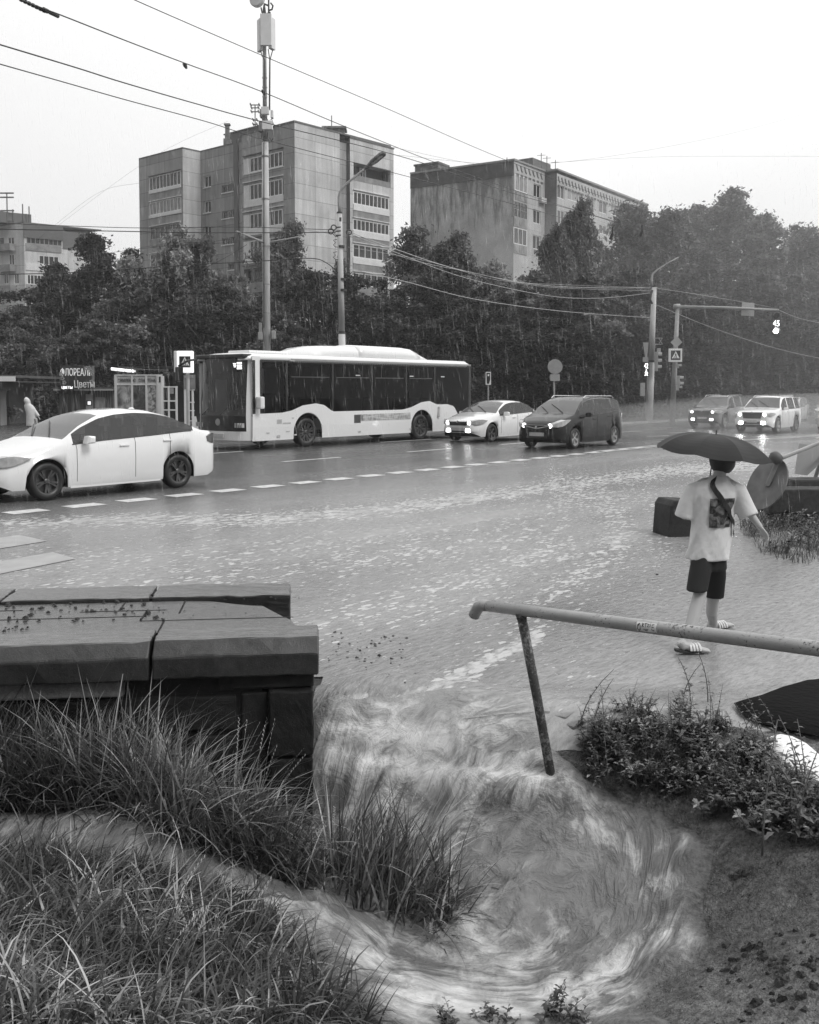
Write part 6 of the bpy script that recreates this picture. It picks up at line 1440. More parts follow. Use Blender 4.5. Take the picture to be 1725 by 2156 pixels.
# --- dark shelter roof with a tube lamp, and the glazed stop
p_ = at(325, 889, Yb+4); sh = thing('bus_stop_roof', 'black flat roof of the stall behind the bus stop, carrying a bright tube lamp', 'shelter', (p_.x, Yb+3, h(p_.x, Yb+3)), world=True)
bq(sh, 'roof_box', M('black_roof_box', .006, .8, .1), 336, 420, 766, 818, 3, 5.5)
bq(sh, 'roof_front', M('black_roof_box', .006, .8), 249, 336.5, 766.5, 776, 3, 5.5)
bq(sh, 'back_wall', M('dark_stall_wall', .03, .7), 250, 420, 790, 895, 4.6, 4.8)
tl_ = thing('tube_lamp', 'lit white tube lamp hanging below the black roof, above the lettered stall front', 'lamp', tuple(at(270, 779, Yb)), world=True)
a, b = at(232.5, 776.5, Yb), at(285, 782, Yb)
mb = MB(); mb.tube([a, a+(b-a)*.03, a+(b-a)*.97, b], [.03,.075,.075,.03], 10); mb.build('tube', M('lit_tube', .9, .3, 0, emit=1.1), tl_)
mb = MB()
for f in (.03,.32,.6,.85,.97): q = a.lerp(b, f); mb.tube([q-Vector((.015,0,0)), q+Vector((.015,0,0))], .085, 10)
mb.tube([a+Vector((.4,.05,.1)), b+Vector((.3,.05,.13))], .03, 6); mb.tube([b+Vector((-.6,.05,.1)), b+Vector((1.1,2.4,.1))], .03, 6); mb.build('clip', dsteel_m, tl_)
st_ = thing('bus_stop_shelter', 'white-framed glazed bus stop shelter between the stall front and the bus', 'shelter', tuple(at(375, 889, Yb-4)), world=True)
Yb = 46.0
wf_ = M('white_shelter_frame', .75, .45, .05)
for u in (341, 355, 371, 389, 405): bq(st_, 'upright', wf_, u, u+(3.4 if u in (341,389) else 2.4), 813 if u < 380 else 790, 905, -.05, .05)
for k_, v in enumerate((813.5, 843, 862, 885)): bq(st_, 'rail', wf_, 341, 374, v, v+2.4, -.045, .045)
for k_, v in enumerate((820, 846, 863.5, 885)): bq(st_, 'rail', wf_, 392, 410, v, v+2.0, -.045, .045)
gls = dark_glass('shelter_glass', .02, .45, .05)
for u0, u1 in ((344,356),(357,372)):
    for v0, v1 in ((816,842.8),(845.6,861.8),(864.6,884.8),(887.5,903)): bq(st_, 'glass_pane', gls, u0, u1, v0, v1, -.01, .01)
for v0, v1 in ((822,845.8),(848.2,863.3),(865.7,884.8)): bq(st_, 'glass_pane', gls, 392.5, 405, v0, v1, -.01, .01)
bq(st_, 'timetable', M('grey_timetable', .3, .5, .4, 30), 358, 366, 817, 829, -.03, -.012)
hd_ = bq(st_, 'header_board', M('grey_header_board', .22, .5, .2, 4), 389, 412, 789, 819, -.08, -.05)
o_ = at(399, 793.5, Yb); o_.y = Yb-.1; text_obj('ВОСХОД', 1, M('pale_board_letters', .6, .5), hd_, 'lettering', frame_M(o_, (1,0,.1), (-.1,0,1)), .008, width=18*Yb/FPX, height=5*Yb/FPX)
sn = thing('leaning_board', 'small white board leaning low by the bus stop at the corner of the bus', 'sign board', tuple(gnd(410, 906, .02)), world=True)
q_ = gnd(410, 906, .02); Yq = q_.y; flat(sn, 'board', white_s, 0, Yq, [(403.5,877),(413,876.5),(418,905),(407,905)], .04)

# --- overhead wires
wire_m = M('dark_wire', .018, .5, .1); wire_l = M('far_wire', .10, .5, .1)
def wire(name, label, pts, r, m=wire_m, group=None, cat='overhead wire'):
    P = [at(u, v, Y) for u, v, Y in pts]; out = []
    for i in range(len(P)-1):          # smooth through the measured points
        p0 = P[max(i-1, 0)]; p1, p2 = P[i], P[i+1]; p3 = P[min(i+2, len(P)-1)]
        for k in range(8):
            t = k/8; out.append(.5*((2*p1)+(p2-p0)*t+(2*p0-5*p1+4*p2-p3)*t*t+(3*p1-p0-3*p2+p3)*t**3))
    out.append(P[-1]); mb = MB(); mb.tube(out, r, 5); o = mb.build(name, m, None); tag(o, label, cat, group); return o
GW = 'trolley and supply wires over the road'
wire('overhead_wire', 'upper wire crossing the sky to the right of the antenna panels', [(180,-50,24),(284,0,26),(560,120,33),(800,222,40),(1060,335,52),(1300,425,64),(1560,512,80),(1760,580,92)], .013, group=GW)
wire('overhead_wire', 'wire that carries the long insulator at the top left corner', [(-40,-36,13),(50,2,14),(139,36,15),(266,86,17.4),(392,134,19.8),(554,194,23),(760,280,28),(1000,372,36),(1280,462,48),(1600,545,62),(1780,590,75)], .0105, group=GW)
wire('overhead_wire', 'thick dark wire from the left edge, upper of the pair below the mast radio units', [(-60,76,14),(0,94,15),(162,143,17.4),(260,174,19),(415,219,22),(558,258,25),(860,334,33),(1090,410,42),(1300,470,52),(1540,560,66),(1760,640,82)], .0125, group=GW)
wire('overhead_wire', 'thinner dark wire from the left edge, lower of the pair below the mast radio units', [(-60,118,14.5),(0,135,15.5),(138,174,18),(264,210,20),(434,256,23.3),(566,296,26),(860,372,34),(1160,452,45),(1370,520,56),(1560,590,66),(1760,668,80)], .0105, group=GW)
ins = thing('wire_insulator', 'dark string insulator and turnbuckle on the wire at the top left corner', 'insulator', tuple(at(85, 15, 14.6)), world=True)
mb = MB(); P0, P1 = at(40, -3, 14.0), at(92, 22, 14.6); d = P1-P0
for k in range(14):
    q = P0+d*(k/13); mb.tube([q, q+d*.05], .030 if k % 2 else .018, 8)
mb.build('insulator', wire_m, ins)
mb = MB(); P0, P1 = at(92, 20, 14.55), at(122, 34, 15); 
for a, b, r in ((0,.25,.035),(.25,.6,.024),(.45,1,.03)): mb.tube([P0.lerp(P1, a), P0.lerp(P1, b)], r, 8)
mb.build('turnbuckle', wire_m, ins)
for k, (u, v, Y, lb) in enumerate(((390,137,20.2,'small dark clamp hanging on the insulator wire, left of the antenna mast'),(555,193,22.9,'small dark clamp on the insulator wire beside the antenna mast tube'))):
    c = at(u, v, Y); mb = MB(); mb.tube([c+Vector((-.04,0,.035)), c, c+Vector((.03,0,-.07))], [.02,.045,.02], 8); o = mb.build('wire_clamp', wire_m, None); tag(o, lb, 'wire clamp', 'clamps on the wires')
L_ = [([(-40,468,44),(100,474,45),(300,480,46),(500,478,47),(706,484,47.7)], .016, 'upper of the two level wires from the left edge to the streetlight pole'),
 ([(-40,482,44),(200,486,45),(450,490,46.5),(706,489,47.7)], .022, 'lower of the two level wires from the left edge to the streetlight pole'),
 ([(-40,578,50),(150,574,50),(400,558,50),(560,549,49),(655,544,48.6),(690,555,48.3),(716,578,47.9)], .022, 'sagging cable crossing the pale willow and ending at the streetlight pole'),
 ([(180,540,60),(330,520,58),(500,510,57)], .012, 'thin wire running to the left arm of the antenna mast'),
 ([(380,590,60),(470,545,58),(520,515,57)], .014, 'diagonal stay wire just left of the antenna mast'),
 ([(733,487,47.8),(820,520,50),(960,566,56),(1120,598,62),(1250,606,64.5),(1369,606,65.7)], .020, 'upper cable of the bundle sagging between the two streetlight poles'),
 ([(733,490,47.8),(830,530,50),(980,585,56),(1150,622,62),(1260,628,64.5),(1369,617,65.7)], .018, 'middle cable of the bundle sagging between the two streetlight poles'),
 ([(733,495,47.8),(860,545,51),(1000,575,57),(1150,604,62),(1369,612,65.7)], .012, 'thin cable between the two streetlight poles'),
 ([(733,520,47.8),(900,550,52),(1050,590,58),(1200,600,64),(1369,606,65.7)], .010, 'faint thin cable high between the two streetlight poles'),
 ([(736,566,47.8),(850,592,51),(1000,630,57),(1180,655,62.5),(1368,669,65.7)], .020, 'lowest cable between the two streetlight poles'),
 ([(1378,606,65.7),(1500,625,70),(1640,650,80),(1770,680,90)], .016, 'thin cable running right from the right concrete pole'),
 ([(1378,640,65.7),(1500,690,66),(1640,735,68),(1780,765,72)], .016, 'thin cable falling right behind the overhead traffic light'),
 ([(1640,653,62),(1690,672,62),(1780,690,62)], .014, 'stay wire beyond the end of the signal arm')]
wire_w = M('wet_sheen_wire', .42, .35, .1)  # pale colour paints in the sheen of the wet wires
for k_, (pts, r, lb) in enumerate(L_): wire('overhead_wire', lb, pts, r, wire_m if k_ < 5 else wire_w, group=GW)
F_ = [([(-40,600,140),(300,345,150),(480,255,150)], 'faint far wire rising to the roof aerial of the middle block'),
 ([(70,512,140),(200,410,130),(296,385,108)], 'faint far wire between the left block roof and the middle block'),
 ([(829,310,105),(1000,345,108),(1083,338,109)], 'faint wire between the roofs of the middle and the older block'),
 ([(829,326,105),(1140,345,112),(1500,290,130),(1780,215,150)], 'faint far wire over the older block rising to the right edge'),
 ([(1130,345,112),(1400,330,130),(1780,330,150)], 'faint level far wire right of the older block')]
for pts, lb in F_: wire('overhead_wire', lb, pts, .013, wire_l, GW)
for k, (u, v, Y, lb) in enumerate(((1290,492,51,'small hanging insulator on the wires above the trees, left one'),(1352,487,55,'small hanging insulator on the wires above the trees, right one'))):
    c = at(u, v-14, Y); mb = MB(); mb.tube([c, c-Vector((0,0,.35))], .035, 6); mb.tube([c-Vector((0,0,.35)), c-Vector((.1,0,.62))], .08, 7); o = mb.build('hanging_insulator', wire_m, None); tag(o, lb, 'insulator', 'hanging insulators')
# ------------------------------------------------------------------ the concrete parapet at the left
def wet_conc(name, g, rough=.4, v=.3, bump=.5, upface=0):
    n = NT(name); P_ = n.mp('Object'); a = n.noise(P_, 1.6, 6, .65); b = n.noise(P_, 16, 5, .7); c = n.noise(P_, 130, 3, .7); sp = n.voro(P_, 60)
    col = n.math('MULTIPLY', n.mr(a, .32, .68, g*(1-v), g*(1+v)), n.mr(b, .3, .7, .72, 1.28)); col = n.math('MULTIPLY', col, n.mr(c, .3, .7, .75, 1.25))
    col = n.math('ADD', col, n.math('MULTIPLY', n.mr(sp, .10, .0, 0, .5), n.mr(n.noise(P_, 13, 2), .58, .66, 0, 1)))
    if upface:
        gm = n.N.new('ShaderNodeNewGeometry'); nz_ = n.sep(gm.outputs['Normal'])[2]; col = n.math('ADD', col, n.math('MULTIPLY', n.mr(nz_, .8, .97, 0, upface), n.mr(b, .3, .7, .8, 1.15)))  # lightens the base colour on upward-facing surfaces
    n.set('Base Color', col).set('Specular IOR Level', .5 if rough < .5 else .22).set('Roughness', n.mr(a, .35, .65, rough*1.25, rough*.75)).set('Normal', n.bump(n.math('ADD', n.math('MULTIPLY', b, .7), n.math('MULTIPLY', c, .5)), bump, .012)); return n.m
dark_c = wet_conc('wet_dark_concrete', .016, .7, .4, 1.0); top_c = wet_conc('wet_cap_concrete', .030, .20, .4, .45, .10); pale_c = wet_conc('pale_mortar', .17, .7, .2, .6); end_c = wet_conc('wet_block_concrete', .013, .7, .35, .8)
WD = Vector((-1.83, -.22, 0)).normalized(); WO = Vector((-.545, 5.93, 0)); WN = Vector((-WD.y, WD.x, 0))
if WN.y < 0: WN = -WN                                    # into the wall, away from the camera
Mw = Matrix.Identity(4)
for i in range(3): Mw[i][0] = WD[i]; Mw[i][1] = WN[i]; Mw[i][2] = (0, 0, 1)[i]; Mw[i][3] = WO[i]
par = thing('parapet_wall', 'dark wet concrete parapet with kerbstone cap and stacked end pillar, beside the rushing water', 'wall', tuple(WO), world=True)
def rough_block(x0, x1, y0, y1, z0, z1, nm, m, cham=.0, n_=(14, 4, 4), amp=.008, seed=0, chip=None):
    """block in wall coordinates with slightly worn faces and a chamfered front top edge"""
    bm = bmesh.new(); mb = MB(); prof = [(y0, z0), (y1, z0), (y1, z1), (y0+cham, z1), (y0, z1-cham*1.0)] if cham else [(y0, z0), (y1, z0), (y1, z1), (y0, z1)]
    mb.prism(prof, x0, x1, 'x'); me = bpy.data.meshes.new(nm); me.from_pydata(mb.v, [], mb.f); bm.from_mesh(me); bpy.data.meshes.remove(me)
    bmesh.ops.recalc_face_normals(bm, faces=bm.faces)
    bmesh.ops.bevel(bm, geom=bm.edges[:], offset=.012, segments=2, affect='EDGES', profile=.5)
    long_ = [e for e in bm.edges if e.calc_length() > .12]
    bmesh.ops.subdivide_edges(bm, edges=long_, cuts=10, use_grid_fill=True)
    bmesh.ops.triangulate(bm, faces=bm.faces)
    from mathutils import noise as NZ
    for v in bm.verts:
        q = v.co*9+Vector((seed, 0, 0)); d = NZ.noise_vector(q)*amp + NZ.noise_vector(q*4)*amp*.5; v.co += d
    me = bpy.data.meshes.new(nm); bm.to_mesh(me); bm.free(); me.transform(Mw); return link(nm, me, m, par)
# near cap stones, joint at column 330
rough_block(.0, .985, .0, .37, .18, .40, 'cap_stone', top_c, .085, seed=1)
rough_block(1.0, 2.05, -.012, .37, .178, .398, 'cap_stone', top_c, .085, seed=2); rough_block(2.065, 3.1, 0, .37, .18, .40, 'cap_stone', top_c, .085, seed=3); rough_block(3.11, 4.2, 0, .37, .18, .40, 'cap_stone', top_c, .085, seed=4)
# far cap stones
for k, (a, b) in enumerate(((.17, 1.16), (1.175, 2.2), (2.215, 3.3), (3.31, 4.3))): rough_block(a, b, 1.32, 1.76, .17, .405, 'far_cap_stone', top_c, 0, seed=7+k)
# infill of slabs, its right end broken away in a curve
pts = [(4.3,.375),(4.3,1.315),(.95,1.315),(.72,1.27),(.55,1.16),(.44,1.10),(.36,1.08),(.27,.86),(.22,.74),(.17,.64),(.12,.375)]
mb = MB(); nn = []
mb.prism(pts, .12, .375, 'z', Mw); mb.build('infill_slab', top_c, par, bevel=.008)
mb = MB()
for (a, b, y) in ((.15,1.15,.70),(1.15,2.9,.84),(1.02,1.6,1.02),(2.0,4.2,1.12)): mb.box(a, b, y-.006, y+.006, .3752, .3775, Mw)
for (x, a, b) in ((.995,.38,.68),(1.15,.7,1.0),(1.34,1.02,1.31),(.92,.9,1.31)): mb.box(x-.006, x+.006, a, b, .3753, .3778, Mw)
mb.build('slab_joints', dark_c, par)
# wall body under the cap
zb_ = -1.25
rough_block(.34, 4.3, .10, 1.6, zb_, .175, 'wall_body', dark_c, 0, seed=21, amp=.008)
rough_block(.035, .30, .015, .42, -.32, .08, 'pillar_block', end_c, 0, seed=31); rough_block(.04, .30, .02, .42, -.80, -.34, 'pillar_block', end_c, 0, seed=33); rough_block(.035, .30, .02, .42, zb_, -.82, 'pillar_block', end_c, 0, seed=35)
rough_block(.31, .47, .075, .3, zb_, .06, 'pilaster', dark_c, 0, seed=41, amp=.006)
rough_block(.03, .6, .06, .5, .085, .172, 'mortar_bed', dark_c, 0, seed=43, amp=.012)
rough_block(1.16, 4.3, .045, .3, .075, .172, 'mortar_bed', pale_c, 0, seed=45, amp=.010)
for k, (a, b, z0, z1) in enumerate(((.50,1.18,-.16,.05),(1.20,2.2,-.16,.05),(.50,1.3,-.72,-.2),(1.32,2.4,-.72,-.2),(.52,1.5,-1.2,-.75))): rough_block(a, b, .07, .25, z0, z1, 'wall_block', end_c if k % 2 else dark_c, 0, seed=50+k, amp=.006)
# back and end faces hidden in the bank
rough_block(.30, 4.3, 1.3, 1.74, zb_, .165, 'back_footing', dark_c, 0, seed=61)

# ------------------------------------------------------------------ the handrail
rust = NT('flaking_painted_pipe'); P_ = rust.mp('Object'); a = rust.noise(P_, 60, 5, .75); b = rust.noise(P_, 3, 4, .6); c = rust.noise(P_, 140, 3)
msk = rust.mr(rust.math('ADD', a, rust.math('MULTIPLY', b, .45)), .80, .88, 0, 1)
rust.set('Base Color', rust.mix(msk, rust.mr(b, .3, .7, .26, .40), rust.mr(c, .3, .7, .02, .06))).set('Roughness', rust.mix(msk, .38, .8)).set('Normal', rust.bump(rust.math('SUBTRACT', c, rust.math('MULTIPLY', msk, 1.5)), .4, .004))
rust2 = NT('rusty_post_pipe'); P_ = rust2.mp('Object'); a = rust2.noise(P_, 42, 5, .75); b = rust2.noise(P_, 5, 4, .6); c = rust2.noise(P_, 160, 3)
msk = rust2.mr(rust2.math('ADD', a, rust2.math('MULTIPLY', b, .5)), .62, .76, 0, 1)
rust2.set('Base Color', rust2.mix(msk, rust2.mr(b, .3, .7, .20, .30), rust2.mr(c, .3, .7, .025, .07))).set('Roughness', rust2.mix(msk, .45, .85)).set('Normal', rust2.bump(rust2.math('SUBTRACT', c, rust2.math('MULTIPLY', msk, 1.2)), .5, .004))
YL, YR = 5.9, 4.2
def rail_pt(u, v):
    f = (u-1010)/(1725-1010); return at(u, v, 1/((1-f)/YL + f/YR))
post_b = onH(1161, 1640); rail = thing('handrail', 'rusty pipe handrail with peeling pale paint, its post standing in the rushing water', 'handrail', tuple(post_b), world=True)
L0, L1, LE = rail_pt(1030, 1276), rail_pt(1725, 1366), rail_pt(1960, 1396)
mb = MB(); mb.tube([L0, L0.lerp(L1, .33), L0.lerp(L1, .66), L1, LE], .0335, 28); mb.build('rail_pipe', rust.m, rail, smooth=True)
mb = MB(); mb.tube([L0+Vector((.01,0,0)), rail_pt(1016,1274)+Vector((0,-.002,0)), rail_pt(1007,1279), rail_pt(1001,1290), rail_pt(998,1297)], [.0335,.035,.036,.0345,.0335], 24); eb = mb.build('elbow', rust.m, rail, smooth=True)
tpp = rail_pt(1098, 1296)
mb = MB(); mb.tube([tpp, tpp.lerp(post_b, .5)+Vector((.004,0,0)), post_b+(post_b-tpp)*.35], [.0275,.027,.027], 24); mb.build('post', rust2.m, rail, smooth=True)
mb = MB(); mb.tube([tpp+Vector((0,0,.008)), tpp-Vector((-.002,0,.02))], [.034,.029], 20); mb.build('weld', rust2.m, rail, smooth=True)
# sticker wrapped on the rail
s0, s1 = rail_pt(1349, 1318), rail_pt(1391, 1322); ax = (L1-L0).normalized(); 
def on_pipe(f, q, r=.0342):          # f: metres along the pipe from the sticker's left end, q: angle up from facing the camera
    base = L0 + ax*((s0-L0).dot(ax)+f); tocam = Vector((-base.x*.2, -1, 0)); tocam -= ax*tocam.dot(ax); tocam.normalize(); up = ax.cross(-tocam); 
    if up.z < 0: up = -up
    return base + tocam*r*cos(q) + up*r*sin(q)
sl_len = (s1-s0).dot(ax); qa, qb = radians(-32), radians(52)
mb = MB(); V_ = [on_pipe(sl_len*i/8, qa+(qb-qa)*j/8) for i in range(9) for j in range(9)]; mb.add(V_, [(i*9+j, (i+1)*9+j, (i+1)*9+j+1, i*9+j+1) for i in range(8) for j in range(8)]); stk = mb.build('sticker', M('white_sticker_paper', .66, .45, .05, 30), rail, smooth=True)
GL = {  # marker strokes of the tag: letter shapes in a unit box
 'O': [[(.55,.95),(.15,.75),(.05,.3),(.35,.05),(.7,.25),(.75,.65),(.5,.9),(.2,.6)]], 'R': [[(.2,.1),(.3,.95),(.8,.8),(.35,.5),(.85,.15)]], 'T': [[(.1,.85),(.9,.95)],[(.5,.9),(.45,.15)]],
 'Z': [[(.1,.9),(.85,.9),(.2,.3),(.9,.3)]], 'I': [[(.5,.85),(.45,.3)],[(.45,1.05),(.6,1.0)]], 'E': [[(.85,.9),(.3,.85),(.2,.1),(.9,.05)],[(.25,.5),(.8,.5)]], '_': [[(.0,.1),(1.0,.2)],[(.1,-.1),(.8,-.05)]], '.': [[(.4,.1),(.5,.1)]]}
mb = MB(); cx_ = .04
for ch_, w_, z0, hh in (('O',.22,.02,.85),('R',.13,.42,.48),('T',.12,.42,.48),('Z',.12,.42,.46),('I',.08,.42,.44),('E',.17,.22,.7),('.',.05,.05,.4)):
    for stt in GL[ch_]: mb.tube([on_pipe(sl_len*(cx_+w_*x), qa+(qb-qa)*(z0+hh*y), .0347) for x, y in stt], .0021, 5)
    cx_ += w_*1.04
for stt in ([(.36,.28),(.6,.32)],[(.42,.16),(.56,.18)]): mb.tube([on_pipe(sl_len*x, qa+(qb-qa)*y, .0347) for x, y in stt], .0018, 5)
mb.build('marker_lettering', black_b, stk)
# low concrete kerbs running out of the water beside the post
def ledge(name, label, pts, w, hh, m, cat):
    P = [onH(u, v) for u, v in pts]; d = (P[-1]-P[0]); d.z = 0; d.normalize(); s_ = Vector((-d.y, d.x, 0)); mb = MB()
    rings = []
    for p in P: z = h(p.x, p.y); rings.append([Vector((p.x, p.y, z-.12))-s_*w/2, Vector((p.x, p.y, z+hh))-s_*w/2*.9, Vector((p.x, p.y, z+hh))+s_*w/2*.9, Vector((p.x, p.y, z-.12))+s_*w/2])
    mb.loft(rings); o = mb.build(name, m, None, bevel=.012); return tag(o, label, cat)
mid_c = wet_conc('wet_kerb_concrete', .17, .4, .25, .4)
ledge('kerb_stone', 'long low concrete kerb lying half under water left of the handrail post', [(930,1516),(1060,1500),(1158,1494)], .11, .010, wet_conc('pale_kerb_concrete', .30, .5, .25, .4), 'kerb')
ledge('kerb_stone', 'slanting concrete kerb rising to the right just behind the handrail post', [(1178,1512),(1240,1478),(1300,1448),(1310,1444)], .09, .014, wet_conc('grey_kerb_concrete', .20, .4, .25, .4), 'kerb')
ledge('kerb_stone', 'curved concrete kerb in front of the slanting one, below the handrail', [(1195,1530),(1270,1498),(1350,1476),(1440,1462)], .10, .012, mid_c, 'kerb')


# ------------------------------------------------------------------ things on the far side of the footpath
pb_ = onH(1432, 1131); ang = .25
blk = MB(); Mb = Matrix.Translation((pb_.x+.04, pb_.y+.25, pb_.z)) @ Matrix.Rotation(ang, 4, 'Z'); blk.prism([(-.29,-.1),(.30,-.1),(.27,.50),(-.20,.53),(-.25,.45)], -.25, .25, 'y', Mb)
bo = blk.build('concrete_block', wet_conc('dark_block_concrete', .03, .6, .3, .8), None, bevel=.03); tag(bo, 'dark concrete block standing in the water behind the walking person', 'block')
Yf = 15.0; fs = thing('fallen_sign', 'knocked-over round road sign seen from behind, leaning on its bent pole', 'road sign', tuple(onH(1590, 1078)), world=True)
c_ = at(1614, 1018, Yf); tl = (at(1641, 966, Yf)-at(1592, 1066, Yf)).normalized(); sd_ = Vector((.50, -.82, 0)); sd_ = (sd_-tl*sd_.dot(tl)).normalized(); nn_ = tl.cross(sd_)
mb = MB(); Rr = 59*Yf/FPX; ring = [(cos(q), sin(q)) for q in np.linspace(0, 2*pi, 33)[:-1]]
for off, rr in ((0, 1),):
    A_ = [c_+tl*Rr*a+sd_*Rr*.80*b for a, b in ring]; B2_ = [p+nn_*.03 for p in A_]; nq = len(A_)
    mb.add(A_+B2_, [tuple(range(nq)), tuple(range(2*nq-1, nq-1, -1))]+[(i, (i+1) % nq, nq+(i+1) % nq, nq+i) for i in range(nq)])
mb.build('disc', M('grey_worn_disc', .13, .6, .3, 5), fs)
mb = MB(); mb.tube([onH(1588,1082)-Vector((0,0,.1)), c_-Vector((0,.06,0))+tl*.0, at(1640, 965, Yf-.08)], .035, 10); mb.build('pole', M('grey_worn_pole', .22, .6, .2, 6), fs)
mb = MB(); mb.tube([at(1638, 968, Yf-.1), at(1742, 926, Yf-.3)], .03, 10); mb.build('cross_pole', M('pale_worn_pole', .5, .5, .1, 6), fs)
mb = MB(); c2 = at(1634, 964, Yf-.12); mb.lathe([(.001,-.09),(.08,-.07),(.11,0),(.08,.07),(.001,.09)], 14, Matrix.Translation(c2) @ Matrix.Rotation(.8, 4, 'Y')); mb.build('mount_cap', M('dark_cap', .08, .6), fs, smooth=True)
f2 = thing('tilted_signboard', 'pale tilted signboard on a slanting post at the right edge, behind the fallen sign', 'sign board', tuple(onH(1708, 1040)), world=True)
def flat2(parent, nm, m, Y, pts, th=.03):
    P = [at(u, v, Y) for u, v in pts]; Q = [p+Vector((0,th,0)) for p in P]; n_ = len(P); mb = MB(); mb.add(P+Q, [tuple(range(n_)), tuple(range(2*n_-1, n_-1, -1))]+[(i, (i+1) % n_, n_+(i+1) % n_, n_+i) for i in range(n_)]); return mb.build(nm, m, parent)
flat2(f2, 'board', M('pale_worn_board', .40, .5, .08, 2), 16.5, [(1684,934),(1752,941),(1718,985),(1700,1001),(1674,998)])
mb = MB(); mb.tube([onH(1700,1042)-Vector((0,0,.1)), at(1735, 955, 16.3)], .035, 10); mb.build('post', M('grey_worn_pole', .22), f2)
cr = thing('broken_barrier', 'dark broken concrete barrier pieces half hidden in weeds at the right edge', 'barrier', tuple(onH(1680, 1062)), world=True)
dkc = wet_conc('barrier_concrete', .06, .6, .35, .6)
def slab(u0, u1, v0, v1, Y, dep): 
    a, b = at(u0, v1, Y), at(u1, v0, Y); mb = MB(); mb.box(a.x, b.x, Y, Y+dep, a.z-.15, b.z); mb.build('barrier_piece', dkc, cr, bevel=.03)
slab(1670, 1770, 1026-16, 1036, 16.0, .5); slab(1622, 1770, 1030, 1062, 15.2, .5)
# raised black sheet painting the shade of a pit at the right edge, and a patch of foam
pit_shade_m = M('black_pit_shade', .003, .8, .3, 8, bump=1, bscale=20, spec=.08)
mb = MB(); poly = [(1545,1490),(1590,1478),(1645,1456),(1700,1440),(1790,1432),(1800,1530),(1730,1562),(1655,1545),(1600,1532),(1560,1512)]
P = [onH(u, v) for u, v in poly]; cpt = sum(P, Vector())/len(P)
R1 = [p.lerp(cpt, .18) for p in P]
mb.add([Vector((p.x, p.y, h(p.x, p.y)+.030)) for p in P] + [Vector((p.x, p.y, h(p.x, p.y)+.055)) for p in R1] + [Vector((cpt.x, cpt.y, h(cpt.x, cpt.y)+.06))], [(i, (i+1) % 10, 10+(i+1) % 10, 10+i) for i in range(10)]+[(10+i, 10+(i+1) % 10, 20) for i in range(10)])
struct(mb.build('pit_shade', pit_shade_m, None, smooth=True))
foam_m = NT('settled_foam'); P_ = foam_m.mp('Object'); v1_ = foam_m.voro(P_, 38); foam_m.set('Base Color', foam_m.mr(v1_, 0, .5, .62, .82)).set('Roughness', .7).set('Normal', foam_m.bump(v1_, .5, .01))
def blob(name, pts, hh, m, lab):
    P = [onH(u, v) for u, v in pts]; n_ = len(P); c = sum(P, Vector())/n_; V = []; ks = (1, .9, .7, .4)
    g = random.Random(7)
    for j, k in enumerate(ks): V += [Vector((c.x+(p.x-c.x)*k, c.y+(p.y-c.y)*k, h(c.x+(p.x-c.x)*k, c.y+(p.y-c.y)*k)+hh*(-.15, .6, .9, 1)[j]+g.uniform(-.004,.004))) for p in P]
    V.append(Vector((c.x, c.y, h(c.x, c.y)+hh))); mb = MB(); mb.add(V, [(r*n_+i, r*n_+(i+1) % n_, (r+1)*n_+(i+1) % n_, (r+1)*n_+i) for r in range(3) for i in range(n_)]+[(3*n_+i, 3*n_+(i+1) % n_, 4*n_) for i in range(n_)])
    o = mb.build(name, m, None, smooth=True); tag(o, lab, None, None, 'stuff'); return o
blob('foam', [(1612,1552),(1640,1545),(1668,1552),(1700,1566),(1728,1590),(1760,1620),(1740,1650),(1700,1640),(1668,1630),(1640,1600),(1622,1574)], .02, foam_m.m, 'white settled foam patch beyond the weeds at the right edge')

# ------------------------------------------------------------------ loose debris
deb_m = M('black_wet_debris', .012, .5, .5, 30, bump=.4, bscale=90)
def debris(name, lab, areas, seed=1, dz=0.0, zf=None):
    g = random.Random(seed); mb = MB()
    for (u0, u1, v0, v1, n_, s0, s1) in areas:
        for _ in range(n_):
            u = g.uniform(u0, u1); v = g.uniform(v0, v1)
            p = onH(u, v) if zf is None else gnd(u, v, zf)
            s = g.uniform(s0, s1)*g.uniform(.4, 1); V = []
            for a in range(6): q = a*pi/3+g.uniform(-.4, .4); V.append((p.x+s*cos(q)*g.uniform(.6, 1.2), p.y+s*sin(q)*g.uniform(.6, 1.2), p.z-.004+dz))
            W_ = [(p.x+(x-p.x)*.55+g.uniform(-.2,.2)*s, p.y+(y-p.y)*.55, z+s*g.uniform(.4, 1.0)) for x, y, z in V]
            mb.add(V+W_, [(5,4,3,2,1,0),(6,7,8,9,10,11)]+[(i, (i+1) % 6, 6+(i+1) % 6, 6+i) for i in range(6)])
    o = mb.build(name, deb_m, None); tag(o, lab, None, None, 'stuff'); return o
debris('debris', 'black bits of washed-up debris on the wet parapet top', [(0,345,1246,1310,120,.008,.028),(0,230,1238,1262,70,.007,.020),(200,630,1234,1262,60,.004,.014),(0,60,1318,1330,12,.01,.022),(330,560,1262,1300,26,.003,.009),(300,345,1268,1312,16,.006,.02)], 3, .0, .385)
debris('debris', 'dark gravel bits stranded in the shallow water beside the parapet', [(690,860,1330,1400,110,.006,.022),(700,900,1380,1440,50,.004,.012),(1330,1400,1205,1250,14,.006,.03),(1350,1420,1230,1330,22,.004,.012)], 4, .006)
debris('debris', 'black clumps of mud and gravel on the broken paving at the lower right', [(1520,1725,1960,2156,60,.008,.034),(1600,1725,2010,2060,26,.01,.028),(1450,1725,1830,2156,90,.004,.014),(1540,1580,1830,1860,6,.01,.03),(1490,1560,2020,2060,10,.015,.03)], 5)

